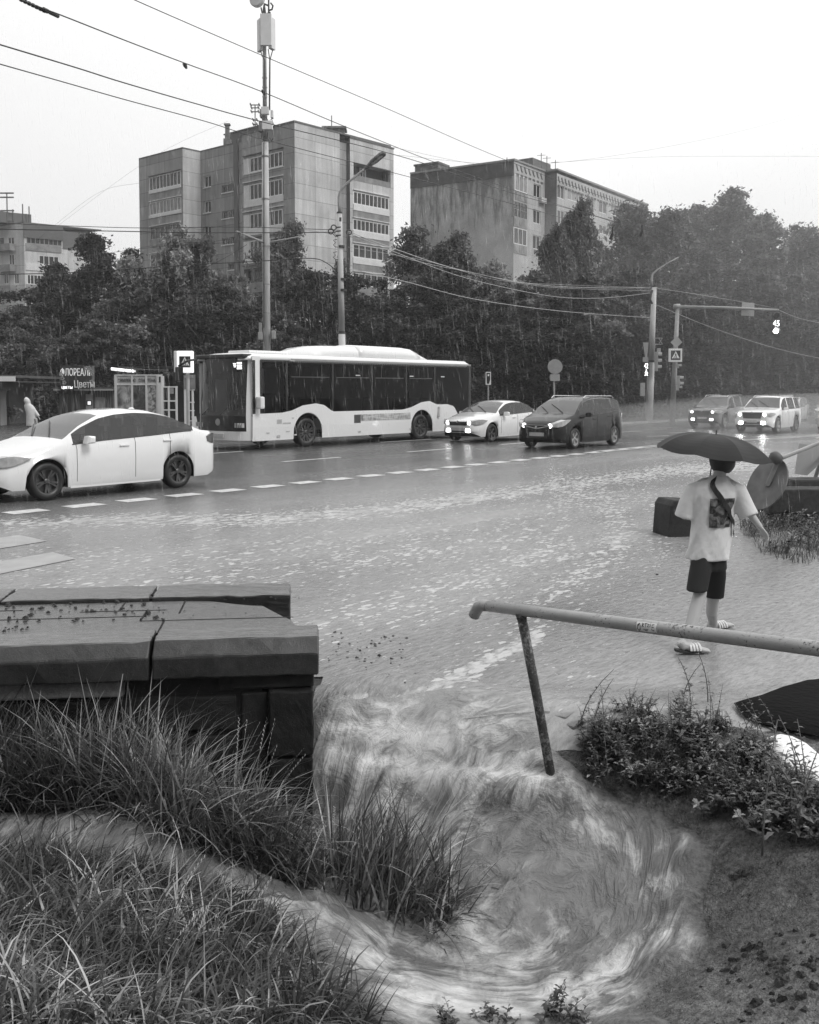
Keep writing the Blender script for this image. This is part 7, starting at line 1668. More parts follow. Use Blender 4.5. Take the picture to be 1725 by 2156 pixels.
# ------------------------------------------------------------------ people
skin_m = M('skin', .42, .5, .06, 6); hair_m = M('dark_hair', .02, .6, .3, 40); tee_m = M('white_tshirt', .66, .85, .06, 5, bump=.6, bscale=9); short_m = M('black_shorts', .010, .85, .2, 4); strap_m = M('black_strap', .012, .6)
def voxel(mb, vox, name, m, parent, smooth_it=6):
    me = bpy.data.meshes.new(name); me.from_pydata(mb.v, [], mb.f); me.update(); bm = bmesh.new(); bm.from_mesh(me); bmesh.ops.recalc_face_normals(bm, faces=bm.faces); bm.to_mesh(me); bm.free()
    o = bpy.data.objects.new(name, me); C.objects.link(o); r = o.modifiers.new('r', 'REMESH'); r.mode = 'VOXEL'; r.voxel_size = vox; r.use_smooth_shade = True
    s = o.modifiers.new('s', 'SMOOTH'); s.iterations = smooth_it; s.factor = .5
    dg_ = bpy.context.evaluated_depsgraph_get(); me2 = bpy.data.meshes.new_from_object(o.evaluated_get(dg_)); bpy.data.objects.remove(o); bpy.data.meshes.remove(me)
    me2.name = name; me2.materials.clear(); return link(name, me2, m, parent, True)
def ball(mb, c, r, sx=1, sy=1, sz=1, n=16, k=10):
    c = Vector(c); rings = []
    for i in range(k+1):
        q = -pi/2+pi*i/k; rr = max(.02, cos(q)); rings.append([c+Vector((r*sx*rr*cos(t), r*sy*rr*sin(t), r*sz*sin(q))) for t in np.linspace(0, 2*pi, n+1)[:-1]])
    mb.loft(rings)
def limb(mb, pts, rs, n=14):
    mb.tube(pts, rs, n)
    for p, r in zip(pts[1:-1], rs[1:-1]): ball(mb, p, r*.99)
def hand(mb, wrist, palm_dir, side, curl=.6, nrm=None):
    """palm with four unequal curled fingers and a thumb"""
    w = Vector(wrist); d = Vector(palm_dir).normalized(); s = Vector(side); s = (s-d*s.dot(d)).normalized(); n_ = d.cross(s)
    pc = w+d*.045
    rings = []
    for f, hw, ht in ((0,.022,.016),(.03,.034,.016),(.06,.040,.015),(.085,.039,.012)):
        rings.append([w+d*f+s*hw*cos(q)+n_*ht*sin(q) for q in np.linspace(0, 2*pi, 13)[:-1]])
    mb.loft(rings)
    for k_, L_ in enumerate((.066,.076,.070,.055)):
        b = w+d*.080+s*(-.029+.0195*k_); p = [b]; dd = d.copy(); 
        for j, f in enumerate((.45,.32,.23)):
            a = curl*(.5+.5*j)+.06*k_; dd = (dd*cos(a*.8)+n_*sin(a*.8)).normalized(); p.append(p[-1]+dd*L_*f)
        mb.tube(p, [.0092,.0088,.0082,.0070], 8)
        for q in p[1:]: ball(mb, q, .0084, n=8, k=6)
    b = w+d*.028-s*.028; mb.tube([b, b-s*.024+d*.022+n_*.006, b-s*.028+d*.050+n_*.016], [.013,.0105,.008], 8); ball(mb, b-s*.028+d*.050+n_*.016, .0085, n=8, k=6)
def head(mb, c, r, fwd):
    c = Vector(c); f = Vector(fwd).normalized(); s = Vector((f.y, -f.x, 0)); Mh = Matrix.Identity(4)
    for i in range(3): Mh[i][0] = s[i]; Mh[i][1] = f[i]; Mh[i][2] = (0,0,1)[i]; Mh[i][3] = c[i]
    rings = []
    for z, rx, ry, oy in ((-1.12,.30,.30,.42),(-1.0,.48,.52,.30),(-.7,.66,.74,.12),(-.35,.74,.86,.02),(0,.79,.95,-.02),(.35,.80,.97,-.05),(.7,.68,.84,-.06),(.95,.42,.52,-.05),(1.06,.12,.15,-.04)):
        rings.append([Mh @ Vector((r*rx*cos(q), r*(oy+ry*sin(q)), r*z)) for q in np.linspace(0, 2*pi, 19)[:-1]])
    mb.loft(rings)
    ball(mb, Mh @ Vector((0, r*1.0, -r*.28)), r*.17, .7, 1.1, 1.3, 8, 6)            # nose
    mb.tube([Mh @ Vector((0, r*.92, r*.08)), Mh @ Vector((0, r*1.06, -r*.28))], [r*.07, r*.13], 8)
    for q in (1, -1):
        ball(mb, Mh @ Vector((q*r*.80, -r*.04, -r*.12)), r*.24, .35, .7, 1.1, 10, 8)  # ears
        ball(mb, Mh @ Vector((q*r*.30, r*.86, r*.06)), r*.13, 1.2, .6, .7, 8, 6)      # eyelids
    ball(mb, Mh @ Vector((0, r*.86, -r*.66)), r*.16, 1.6, .7, .45, 10, 6)             # lips
    ball(mb, Mh @ Vector((0, r*.72, -r*.95)), r*.2, 1, .9, .7, 10, 6)
    return Mh
def face_parts(parent, Mh, r):
    for q in (1, -1):
        mb = MB(); ball(mb, Mh @ Vector((q*r*.30, r*.93, r*.06)), r*.07, 1.3, .6, .8, 8, 6); mb.build('eye', black_b, parent, smooth=True)
    mb = MB(); ball(mb, Mh @ Vector((0, r*.96, -r*.66)), r*.09, 2.2, .5, .4, 10, 6); mb.build('mouth', M('lips', .2, .5), parent, smooth=True)
def hair_cap(parent, Mh, r, low=-.55):
    mb = MB(); g = np.random.default_rng(2); rings = []
    for z in np.linspace(low, 1.16, 9):
        rr = sqrt(max(.02, 1-(z/1.18)**2)); ring = []
        for q in np.linspace(0, 2*pi, 25)[:-1]:
            fr = max(0, sin(q)); zz = z + (fr*.75*(1-(z-low)/(1.16-low)))*1.0
            rr2 = sqrt(max(.015, 1-(min(1.17, zz)/1.18)**2)); ring.append(Mh @ Vector((r*.90*rr2*cos(q)*(1+g.normal()*.02), r*(1.06*rr2*sin(q)-.06)*(1+g.normal()*.02), r*zz)))
        rings.append(ring)
    mb.loft(rings); return mb.build('hair', hair_m, parent, smooth=True)

# ---- the walker under the umbrella
pf = onH(1452, 1388); Yc = 8.15; W = lambda u, v, Y=Yc: at(u, v, Y); gz0 = h(pf.x, pf.y)
wk = thing('person', 'person in white T-shirt and black shorts walking away under a dark umbrella', 'person', (pf.x, pf.y, gz0), world=True)
mb = MB(); fwd = Vector((.52, .85, 0)).normalized()
hips = W(1493,1150); lh, rh = W(1475,1158), W(1510,1158)
limb(mb, [W(1492,1172), hips, W(1495,1115), W(1502,1068), W(1508,1032), W(1513,1010)], [.105,.115,.105,.12,.115,.06]); 
limb(mb, [W(1462,1030), W(1485,1022), W(1513,1020), W(1535,1024), W(1556,1032)], [.05,.065,.07,.065,.05])
limb(mb, [W(1512,1018), W(1517,992,8.17), W(1520,978,8.18)], [.062,.052,.052])
Mh = head(mb, W(1522,966,8.2), .105, fwd+Vector((0,0,-.05)))
fl1 = W(1442,1364,7.80); fr1 = W(1502,1316,8.62)
limb(mb, [lh, W(1474,1250,7.99), W(1455,1320,7.88), fl1], [.085,.054,.052,.034]); limb(mb, [rh, W(1503,1245,8.42), W(1499,1290,8.52), fr1], [.085,.054,.050,.034])
limb(mb, [W(1460,1032), W(1441,1084,8.2), W(1470,1062,8.36), W(1487,1049,8.40)], [.047,.038,.032,.024]); limb(mb, [W(1556,1034), W(1578,1080,8.1), W(1601,1110,8.05)], [.047,.036,.024])
hand(mb, W(1601,1110,8.05), W(1612,1126,8.03)-W(1601,1110,8.05), (.2,-1,.1), .5); hand(mb, W(1487,1049,8.40), Vector((.9,.1,.35)), (0,.3,1), 1.25)
def foot(an, dirv, lift):
    d = Vector(dirv); d.z = 0; d.normalize(); s = Vector((-d.y, d.x, 0)); a = Vector(an); g0 = h(a.x, a.y)
    heel = a-d*.045; heel.z = g0+.035+lift; toe = a+d*.17; toe.z = g0+.028; mb.tube([a, heel+Vector((0,0,.02))], [.036,.034], 12)
    rings = []
    for f, w_, hh_ in ((-.06,.02,.02),(-.04,.032,.03),(.03,.036,.038),(.10,.042,.028),(.15,.044,.022),(.19,.036,.016),(.205,.015,.010)):
        k_ = (f+.06)/.265; c = heel.lerp(toe, min(1, max(0, (f+.05)/.225))) ; c = Vector((a.x+d.x*f, a.y+d.y*f, c.z)); rings.append([c+s*w_*cos(q)+Vector((0,0,hh_*sin(q))) for q in np.linspace(0, 2*pi, 13)[:-1]])
    mb.loft(rings)
    for t_ in range(5): p = a+d*(.19-.012*abs(t_-1.2)*t_*.35)+s*(-.032+.016*t_)*1.0; p.z = g0+.026; ball(mb, p, .0105 if t_ else .013, n=8, k=6)
    # slide sandal: sole and a three-striped strap
    so = MB(); P = [(-.085,.0),(-.075,.036),(.05,.042),(.15,.052),(.20,.045),(.215,.0),(.20,-.045),(.15,-.050),(.05,-.040),(-.075,-.036)]
    Q = []
    for f, w_ in P: k_ = min(1, max(0, (f+.05)/.225)); z = heel.z*(1-k_)+toe.z*k_-.034; Q.append(Vector((a.x+d.x*f+s.x*w_, a.y+d.y*f+s.y*w_, z)))
    so.add(Q+[q-Vector((0,0,.022)) for q in Q], [tuple(range(10)), tuple(range(19,9,-1))]+[(i, (i+1) % 10, 10+(i+1) % 10, 10+i) for i in range(10)])
    sn_ = so.build('slide_sandal', M('dark_sandal', .03, .6), wk, bevel=.004); st = MB()
    for f0 in (.035,.060,.085,.110):
        arc = [Vector((a.x+d.x*f0, a.y+d.y*f0, toe.z*.6+heel.z*.4+.0))+s*.050*cos(q)+Vector((0,0,.046*sin(q)-.012)) for q in np.linspace(0, pi, 11)]; st.tube(arc, .0085, 6)
    st.build('strap_stripes', M('white_strap', .8, .6), sn_)
foot(fl1, (.92,.1,0), .05); foot(fr1, (.85,.35,0), .0)
bd = voxel(mb, .0075, 'body', skin_m, wk, 4); face_parts(bd, Mh, .105); hair_cap(bd, Mh, .118, -.98)
# T-shirt: a loose closed surface round the torso
SH = [(1001,.062,.060,1514,8.17),(1006,.095,.075,1513,8.16),(1013,.150,.095,1511,8.15),(1024,.196,.115,1509,8.15),(1042,.208,.128,1507,8.15),(1070,.188,.130,1503,8.15),(1100,.176,.130,1500,8.15),(1135,.174,.138,1496,8.15),(1162,.178,.146,1492,8.15),(1177,.182,.150,1491,8.15)]
def shirt(theta, v, off=0.0):
    A_ = np.array(SH); rx = float(np.interp(v, A_[:,0], A_[:,1]))+off; ry = float(np.interp(v, A_[:,0], A_[:,2]))+off; u = float(np.interp(v, A_[:,0], A_[:,3])); Y = float(np.interp(v, A_[:,0], A_[:,4]))
    wr = .006*sin(5*theta+v*.05)*smoothstep(v, 1060, 1170) + .007*sin(7*theta-v*.09)+.004*sin(13*theta+v*.16); c = W(u, v, Y); e = Vector((cos(.35), sin(.35), 0)); b_ = Vector((sin(.35), -cos(.35), 0))
    return c + e*(rx+float(wr))*cos(theta) + b_*(ry+float(wr))*sin(theta)        # theta = pi/2 faces the camera side
mb = MB(); vs_ = [1001,1004,1008,1013,1018,1024,1032,1042,1055,1070,1085,1100,1118,1135,1150,1162,1170,1177]
mb.loft([[shirt(q, v) for q in np.linspace(0, 2*pi, 41)[:-1]] for v in vs_], cap=True)
def sleeve(pts, rs):
    mb.tube(pts, rs, 18)
sleeve([W(1478,1024), W(1462,1032), W(1449,1060,8.15), W(1440,1090,8.16)], [.055,.074,.076,.080]); sleeve([W(1538,1024), W(1554,1034), W(1566,1062,8.13), W(1577,1088,8.1)], [.055,.074,.076,.082])
sh_o = voxel(mb, .010, 'tshirt', tee_m, wk, 3)
def patch(v0, v1, t0, t1, off, nm, m, nv=10, nt=10):
    pm = MB(); V = [shirt(t0+(t1-t0)*j/nt, v0+(v1-v0)*i/nv, off) for i in range(nv+1) for j in range(nt+1)]; pm.add(V, [(i*(nt+1)+j, i*(nt+1)+j+1, (i+1)*(nt+1)+j+1, (i+1)*(nt+1)+j) for i in range(nv) for j in range(nt)]); return pm.build(nm, m, sh_o, smooth=True)
pr = NT('faded_back_print'); v1_ = pr.noise(pr.mp('Object'), 14, 4, .6, 1.2); pr.set('Base Color', pr.mr(v1_, .42, .62, .012, .20)).set('Roughness', .8)
patch(1046, 1106, radians(66), radians(128), .010, 'back_print', pr.m)
pm = MB(); V = []
for i in range(19):
    f = i/18; v = 1004+f*(1124-1004); th = radians(140)+f*(radians(30)-radians(140)); p = shirt(th-.045, v-4, .018); q = shirt(th+.065, v+5, .018) ; V += [p, q]
pm.add(V+[v_+Vector((0,-.004,0)) for v_ in V], [(2*i, 2*i+1, 2*i+3, 2*i+2) for i in range(18)]+[(38+2*i, 38+2*i+2, 38+2*i+3, 38+2*i+1) for i in range(18)]); pm.build('shoulder_strap', strap_m, wk)
# shorts
mb = MB(); el = lambda c, rx, ry: [Vector(c)+Vector((rx*cos(q), ry*sin(q), 0)) for q in np.linspace(0, 2*pi, 19)[:-1]]
mb.loft([el(W(1493,1150), .13, .095), el(W(1492,1175), .148, .108), el(W(1492,1200), .15, .115)]); mb.loft([el(W(1478,1168,8.1), .075, .09), el(W(1474,1205,8.04), .088, .095), el(W(1467,1245,7.97), .084, .09)]); mb.loft([el(W(1508,1168,8.2), .072, .09), el(W(1507,1210,8.3), .086, .095), el(W(1504,1258,8.42), .080, .09)])
voxel(mb, .012, 'shorts', short_m, wk, 6)
# umbrella
um = thing('umbrella', 'open dark umbrella held over the walking person', 'umbrella', tuple(W(1487,1049,8.42)), world=True)
uc = W(1502, 953, 8.36); Mu = Matrix.Translation(uc) @ Matrix.Rotation(radians(6.8), 4, 'Y') @ Matrix.Rotation(radians(3), 4, 'X') @ Matrix.Rotation(radians(12), 4, 'Z')
Ru, Hu = .485, .155; nt, nr = 64, 12
def canopy(r_, th, dz=0):
    sg_ = abs(sin(4*th)); z = Hu*(1-r_**3.0)-.02*sg_*r_; rr = r_*(1-.055*sg_*r_**2); return Mu @ Vector((Ru*rr*cos(th), Ru*rr*sin(th), z+dz))
mb = MB(); V = [canopy(i/nr, 2*pi*j/nt) for i in range(nr+1) for j in range(nt)]; mb.add(V, [(i*nt+j, (i+1)*nt+j, (i+1)*nt+(j+1) % nt, i*nt+(j+1) % nt) for i in range(nr) for j in range(nt)])
fab = M('dark_umbrella_fabric', .018, .6, .25, 5, spec=.25); o = mb.build('canopy', fab, um); so_ = o.modifiers.new('thick', 'SOLIDIFY'); so_.thickness = .002
mb = MB()
for k_ in range(8): mb.tube([canopy(i/6, k_*pi/4, -.004) for i in range(7)], .0028, 5); mb.tube([canopy(.55, k_*pi/4, -.006), Mu @ Vector((0,0,Hu-.14))], .002, 4)
rb_ = mb.build('ribs', dsteel_m, um)
mb = MB(); mb.tube([Mu @ Vector((0,0,Hu+.035)), W(1490,1040,8.41)], .006, 8); mb.build('shaft', dsteel_m, um)
mb = MB(); hb_ = W(1489,1040,8.41); mb.tube([hb_+Vector((0,0,.03)), hb_-Vector((-.002,0,.03)), hb_-Vector((0,0,.09))], [.012,.015,.014], 10); mb.build('handle', black_b, um, smooth=True)

# ---- hooded passer-by hurrying past the canopy kiosk
pp = gnd(72, 905, .0); Yp = pp.y; W3 = lambda u, v, Y=Yp: at(u, v, Y); gzp = h(pp.x, pp.y)
hp_ = thing('person', 'person in a pale hooded raincoat bent forward beside the canopy kiosk', 'person', (pp.x, pp.y, gzp), world=True); s3 = Yp/FPX
mb = MB(); limb(mb, [W3(70,882), W3(69,872), W3(66,862), W3(61,854), W3(59,850)], [.14,.15,.15,.12,.055])
base = Vector((pp.x, pp.y, gzp))
limb(mb, [W3(68,882), base+Vector((-.14,.0,.48)), base+Vector((-.2,.05,.06))], [.09,.058,.04]); limb(mb, [W3(72,882), base+Vector((.14,-.1,.5)), base+Vector((.2,-.1,.06))], [.09,.058,.04])
for sx in (-.2, .2): mb.tube([base+Vector((sx,0,.04)), base+Vector((sx+.15,-.02,.035))], [.042,.03], 10)
limb(mb, [W3(64,857), W3(75,868), W3(82,879)], [.05,.042,.03]); hand(mb, W3(82,879), (.6,0,-.8), (0,-1,0), .8); limb(mb, [W3(60,856), W3(62,872), W3(72,880)], [.05,.042,.03]); hand(mb, W3(72,880), (1,0,-.4), (0,-1,0), .8)
Mh2 = head(mb, W3(59,846), .105, (.6,-.7,-.2)); bd2 = voxel(mb, .011, 'body', skin_m, hp_, 4); face_parts(bd2, Mh2, .105); hair_cap(bd2, Mh2, .11)
mb = MB(); ringp = lambda u, v, rx, ry: [W3(u, v)+Vector((rx*cos(q), ry*sin(q), 0)) for q in np.linspace(0, 2*pi, 21)[:-1]]
mb.loft([ringp(66,897,.22,.2), ringp(66,884,.22,.2), ringp(66,872,.22,.19), ringp(64,861,.25,.17), ringp(61,855,.22,.15), ringp(59,850,.13,.13), ringp(57.5,845,.15,.15), ringp(56.5,840,.12,.13), ringp(55.5,836,.03,.03)]); mb.tube([W3(66,857), W3(75,868), W3(81,877)], [.10,.09,.085], 12); mb.tube([W3(58,856), W3(61,871), W3(70,879)], [.09,.08,.075], 12)
voxel(mb, .02, 'raincoat', M('pale_raincoat', .6, .5, .1, 5), hp_, 8)

# ---- passenger seen through the bus glass
ps = thing('person', 'pale-haired passenger sitting near the rear of the bus, seen through the dark glass', 'person', tuple(at(919, 850, 38.55)), world=True); W4 = lambda u, v, Y=38.55: at(u, v, Y)
mb = MB(); limb(mb, [W4(919,858), W4(919,848), W4(919,838), W4(919,827), W4(919,822)], [.15,.16,.17,.14,.06]); limb(mb, [W4(909,828), W4(919,826), W4(929,828)], [.07,.08,.07])
for q in (-1, 1): limb(mb, [W4(919+q*10,829), W4(919+q*12,844), W4(919+q*6,852,38.25)], [.055,.045,.035]); hand(mb, W4(919+q*6,852,38.25), (-q*.3,-1,0), (0,0,1), .9); limb(mb, [W4(919+q*5,858), W4(919+q*5,858,38.1), W4(919+q*5,878,38.05)], [.085,.065,.05])
Mh4 = head(mb, W4(918.5,816), .11, (-.6,-.78,0)); bd4 = voxel(mb, .013, 'body', M('passenger_skin', .5, .5), ps, 4); face_parts(bd4, Mh4, .11)
hr = hair_cap(bd4, Mh4, .117); hr.data.materials[0] = M('white_hair', .7, .7)
mb = MB(); mb.loft([[W4(919, v)+Vector((rx*cos(q), .13*sin(q), 0)) for q in np.linspace(0, 2*pi, 19)[:-1]] for v, rx in ((860,.2),(845,.21),(832,.22),(826,.19),(823,.08))]); voxel(mb, .02, 'jacket', M('dark_jacket', .04, .8), ps, 4)
# ------------------------------------------------------------------ grass and weeds in the foreground
def grass_mat(name, lo, hi):
    n = NT(name); a = n.attr('tone'); n.set('Base Color', n.mr(n.math('POWER', a, 3.3), 0, 1, lo, hi)).set('Roughness', .34).set('Specular IOR Level', .6)
    tr = n.N.new('ShaderNodeBsdfTranslucent'); tr.inputs[0].default_value = (hi*.9,)*3+(1,); mx = n.N.new('ShaderNodeMixShader'); mx.inputs[0].default_value = .1
    n.L.new(n.b.outputs[0], mx.inputs[1]); n.L.new(tr.outputs[0], mx.inputs[2]); n.L.new(mx.outputs[0], n.N['Material Output'].inputs[0]); return n.m
grass_m = grass_mat('wet_grass', .007, .50); tall_m = grass_mat('wet_tall_grass', .008, .50); weed_m = grass_mat('wet_weed_leaves', .009, .36); seed_m = grass_mat('seed_heads', .25, .5)
def blades(root, L, wid, az, lean, bend, tone, seg=5, twist=None):
    """curved tapering strips; everything vectorised over blades"""
    N = len(root); t = np.linspace(0, 1, seg+1); d = np.stack([np.cos(az), np.sin(az), np.zeros(N)], 1); s = np.stack([-np.sin(az), np.cos(az), np.zeros(N)], 1)
    if twist is not None: s = s*np.cos(twist)[:,None] + d*np.sin(twist)[:,None]
    V = []
    for k in t:
        ang = lean + bend*k; x = np.zeros(N); z = np.zeros(N)
        m = 8
        for j in range(m): kk = k*(j+.5)/m; a = lean+bend*kk; x += np.sin(a)*k/m; z += np.cos(a)*k/m
        p = root + d*(x*L)[:,None] + np.array([0,0,1])*(z*L)[:,None]
        w = wid*(1-k**2.2)*(.55+.45*min(1, k*5)); V += [p-s*w[:,None]*.5, p+s*w[:,None]*.5]
    V = np.stack(V, 1); nv = 2*(seg+1); F_ = np.array([[2*i, 2*i+1, 2*i+3, 2*i+2] for i in range(seg)])
    return V.reshape(-1, 3), (np.arange(N)[:,None,None]*nv+F_[None]).reshape(-1, 4), np.repeat(tone, nv)
def mesh_of(name, parts, m, parent=None):
    co = np.concatenate([p[0] for p in parts]); off = 0; fs = []; 
    for p in parts: fs.append(p[1]+off); off += len(p[0])
    F_ = np.concatenate(fs); me = bpy.data.meshes.new(name); me.vertices.add(len(co)); me.vertices.foreach_set('co', co.astype(np.float32).ravel()); me.loops.add(F_.size); me.loops.foreach_set('vertex_index', F_.ravel().astype(np.int32)); me.polygons.add(len(F_)); me.polygons.foreach_set('loop_start', np.arange(0, F_.size, 4, dtype=np.int32)); me.update(calc_edges=True)
    a = me.attributes.new('tone', 'FLOAT', 'POINT'); a.data.foreach_set('value', np.concatenate([p[2] for p in parts]).astype(np.float32)); return link(name, me, m, parent, True)
g = np.random.default_rng(77)
GRP = [(-80,2190),(-80,1852),(60,1830),(200,1842),(340,1886),(440,1930),(520,1970),(640,2035),(740,2115),(800,2190)]       # near bank
GRL = [(-80,1715),(-80,1640),(120,1645),(300,1665),(430,1705),(400,1770),(300,1738),(100,1712)]
GRU = [(-80,1725),(-80,1640),(120,1645),(300,1665),(460,1705),(590,1770),(640,1850),(560,1860),(450,1815),(340,1765),(200,1730)]    # strip along the wall foot
GRC = [(600,1872),(640,1835),(670,1800),(740,1790),(850,1800),(930,1840),(975,1900),(960,1975),(905,2010),(800,1945),(700,1905)]       # clump by the pillar
GRR = [(-80,1850),(-80,1800),(120,1806),(300,1845),(420,1888),(560,1950),(680,2040),(520,1985),(400,1935),(250,1870)]
def roots(poly, N, dz=-.01):
    us = np.array([p[0] for p in poly]); vs__ = np.array([p[1] for p in poly])
    # sample evenly over the ground, keep what falls inside
    P = []
    x0 = [onH(u, v) for u, v in poly]; xa, xb = min(p.x for p in x0), max(p.x for p in x0); ya, yb = min(p.y for p in x0), max(p.y for p in x0)
    while sum(len(p) for p in P) < N:
        x = g.uniform(xa, xb, N*2); y = g.uniform(ya, yb, N*2); z = H(x, y); u, v = proj(x, y, z); k = inpoly(u, v, poly); P.append(np.stack([x, y, z+dz], 1)[k])
    return np.concatenate(P)[:N]
def patch_tone(r, s=1.0): return np.clip(.42+.35*vnoise(r[:,0]*2.3, r[:,1]*2.3, 31)+.2*vnoise(r[:,0]*7, r[:,1]*7, 32)+g.normal(0, .22, len(r)), 0, 1)
def field(poly, N, l0, l1, w0, w1, lean, bend, az0=None, azs=pi):
    r = roots(poly, N); n_ = len(r); hgt = 1+.35*vnoise(r[:,0]*1.9, r[:,1]*1.9, 40)
    az = g.uniform(-pi, pi, n_) if az0 is None else g.normal(az0, azs, n_)
    return blades(r, g.uniform(l0, l1, n_)*hgt, g.uniform(w0, w1, n_), az, np.abs(g.normal(lean*.6, lean*.6, n_)), g.uniform(bend*.2, bend*1.3, n_), patch_tone(r), twist=g.normal(0, .5, n_))
gr_ = mesh_of('grass', [field(GRP, 4600, .10, .26, .006, .014, .9, 2.0), field(GRP, 2600, .06, .16, .005, .010, 1.3, 1.2), field(GRP, 1200, .18, .38, .007, .013, .7, 2.0, .3, 1.6), field(GRR, 2200, .10, .24, .005, .011, .9, 1.6, -.3, 1.2)], grass_m); tag(gr_, 'dense wet grass on the near bank at the lower left', None, None, 'stuff')
gu = mesh_of('grass', [field(GRU, 2400, .14, .36, .006, .013, .7, 1.7), field(GRL, 1000, .28, .52, .007, .013, .35, 1.3), field(GRL, 380, .4, .68, .008, .014, .35, 1.0), field(GRU, 900, .25, .55, .007, .013, .8, 2.0, -.1, 1.4)], grass_m); tag(gu, 'tall wet grass growing at the foot of the parapet wall', None, None, 'stuff')
def seedheads(pts, N, L0, L1, az0, azs, lean, bend):
    r = pts; n_ = len(r); az = g.normal(az0, azs, n_); L = g.uniform(L0, L1, n_); ln = np.abs(g.normal(lean, .12, n_)); bd_ = g.uniform(bend*.5, bend*1.4, n_)
    st = blades(r, L, np.full(n_, .0035), az, ln, bd_, np.full(n_, .55), seg=8)
    outs = [st]
    for k in range(n_):
        d = np.array([cos(az[k]), sin(az[k]), 0]); rr = []; aa = []; 
        for i in range(16):
            f = .68+.32*i/16; x = z = 0
            for j in range(10): kk = f*(j+.5)/10; a = ln[k]+bd_[k]*kk; x += sin(a)*f/10; z += cos(a)*f/10
            rr.append(r[k]+d*x*L[k]+np.array([0,0,z*L[k]])); aa.append(ln[k]+bd_[k]*f)
        rr = np.array(rr); outs.append(blades(rr, np.full(16, .016), np.full(16, .0042), np.full(16, az[k])+np.where(np.arange(16) % 2, .7, -.7), np.array(aa)-.1, np.full(16, .2), np.full(16, .8), seg=2))
    return outs
def clump(label, r, L0, L1, az0, azs, lean, bend, heads, w=(.005,.010), nm='tall_grass'):
    n_ = len(r); az = g.normal(az0, azs, n_); c = thing(nm, label, 'grass clump', (float(r[:,0].mean()), float(r[:,1].mean()), float(r[:,2].min())), world=True)
    mesh_of('blades', [blades(r, g.uniform(L0, L1, n_), g.uniform(*w, n_), az, np.abs(g.normal(lean, lean*.5, n_)), g.uniform(bend*.2, bend*1.3, n_), np.clip(g.normal(.5, .28, n_), 0, 1), seg=7, twist=g.normal(0, .5, n_))], tall_m, c)
    if heads: mesh_of('seed_heads', seedheads(r[g.choice(n_, heads)], heads, L1*.8, L1*1.15, az0, azs, lean, bend), seed_m, c)
rc = roots(GRC, 900)
kz = rc[:,0] > -.35
clump('tall leaning grass clump between the parapet pillar and the whirling water', rc[kz][:330], .28, .60, .0, 1.5, .38, 1.1, 8, (.007,.013))
clump('shorter dark grass at the foot of the parapet pillar', rc[~kz][:380], .18, .42, .4, 1.3, .4, 1.1, 5)
rcc = roots([(690,1850),(760,1830),(860,1850),(900,1900),(830,1960),(720,1930)], 260); clump('upright reed-like grass stems right of the parapet pillar', rcc[:170], .40, .70, .1, 1.2, .2, .6, 5, (.008,.014))
rce = roots([(820,1880),(930,1860),(960,1930),(900,2000),(840,1960)], 330); clump('grass blades hanging over the whirling water', rce[:240], .20, .46, .1, 1.0, .8, 1.6, 4, (.006,.012))
rs1 = roots([(380,1700),(470,1690),(560,1760),(520,1830),(430,1790)], 16); hs_ = thing('seeding_grass', 'grass stalks with seed heads crossing the dark parapet face', 'grass clump', tuple(rs1.mean(0)), world=True); mesh_of('seed_heads', seedheads(rs1, 16, .45, .8, .3, 1.2, .25, .5), seed_m, hs_)
mesh_of('blades', [blades(roots([(330,1690),(480,1690),(580,1770),(520,1830)], 90), g.uniform(.3, .6, 90), g.uniform(.006, .011, 90), g.normal(.2, 1.0, 90), np.abs(g.normal(.45, .25, 90)), g.uniform(.3, 1.6, 90), g.uniform(.5, 1, 90), seg=7)], tall_m, hs_)
rs2 = roots([(100,1960),(500,2060),(700,2120),(200,2120)], 14); hs2 = thing('seeding_grass', 'grass stalks with seed heads rising from the near bank', 'grass clump', tuple(rs2.mean(0)), world=True); mesh_of('seed_heads', seedheads(rs2, 14, .32, .55, .6, 1.0, .4, .5), seed_m, hs2)
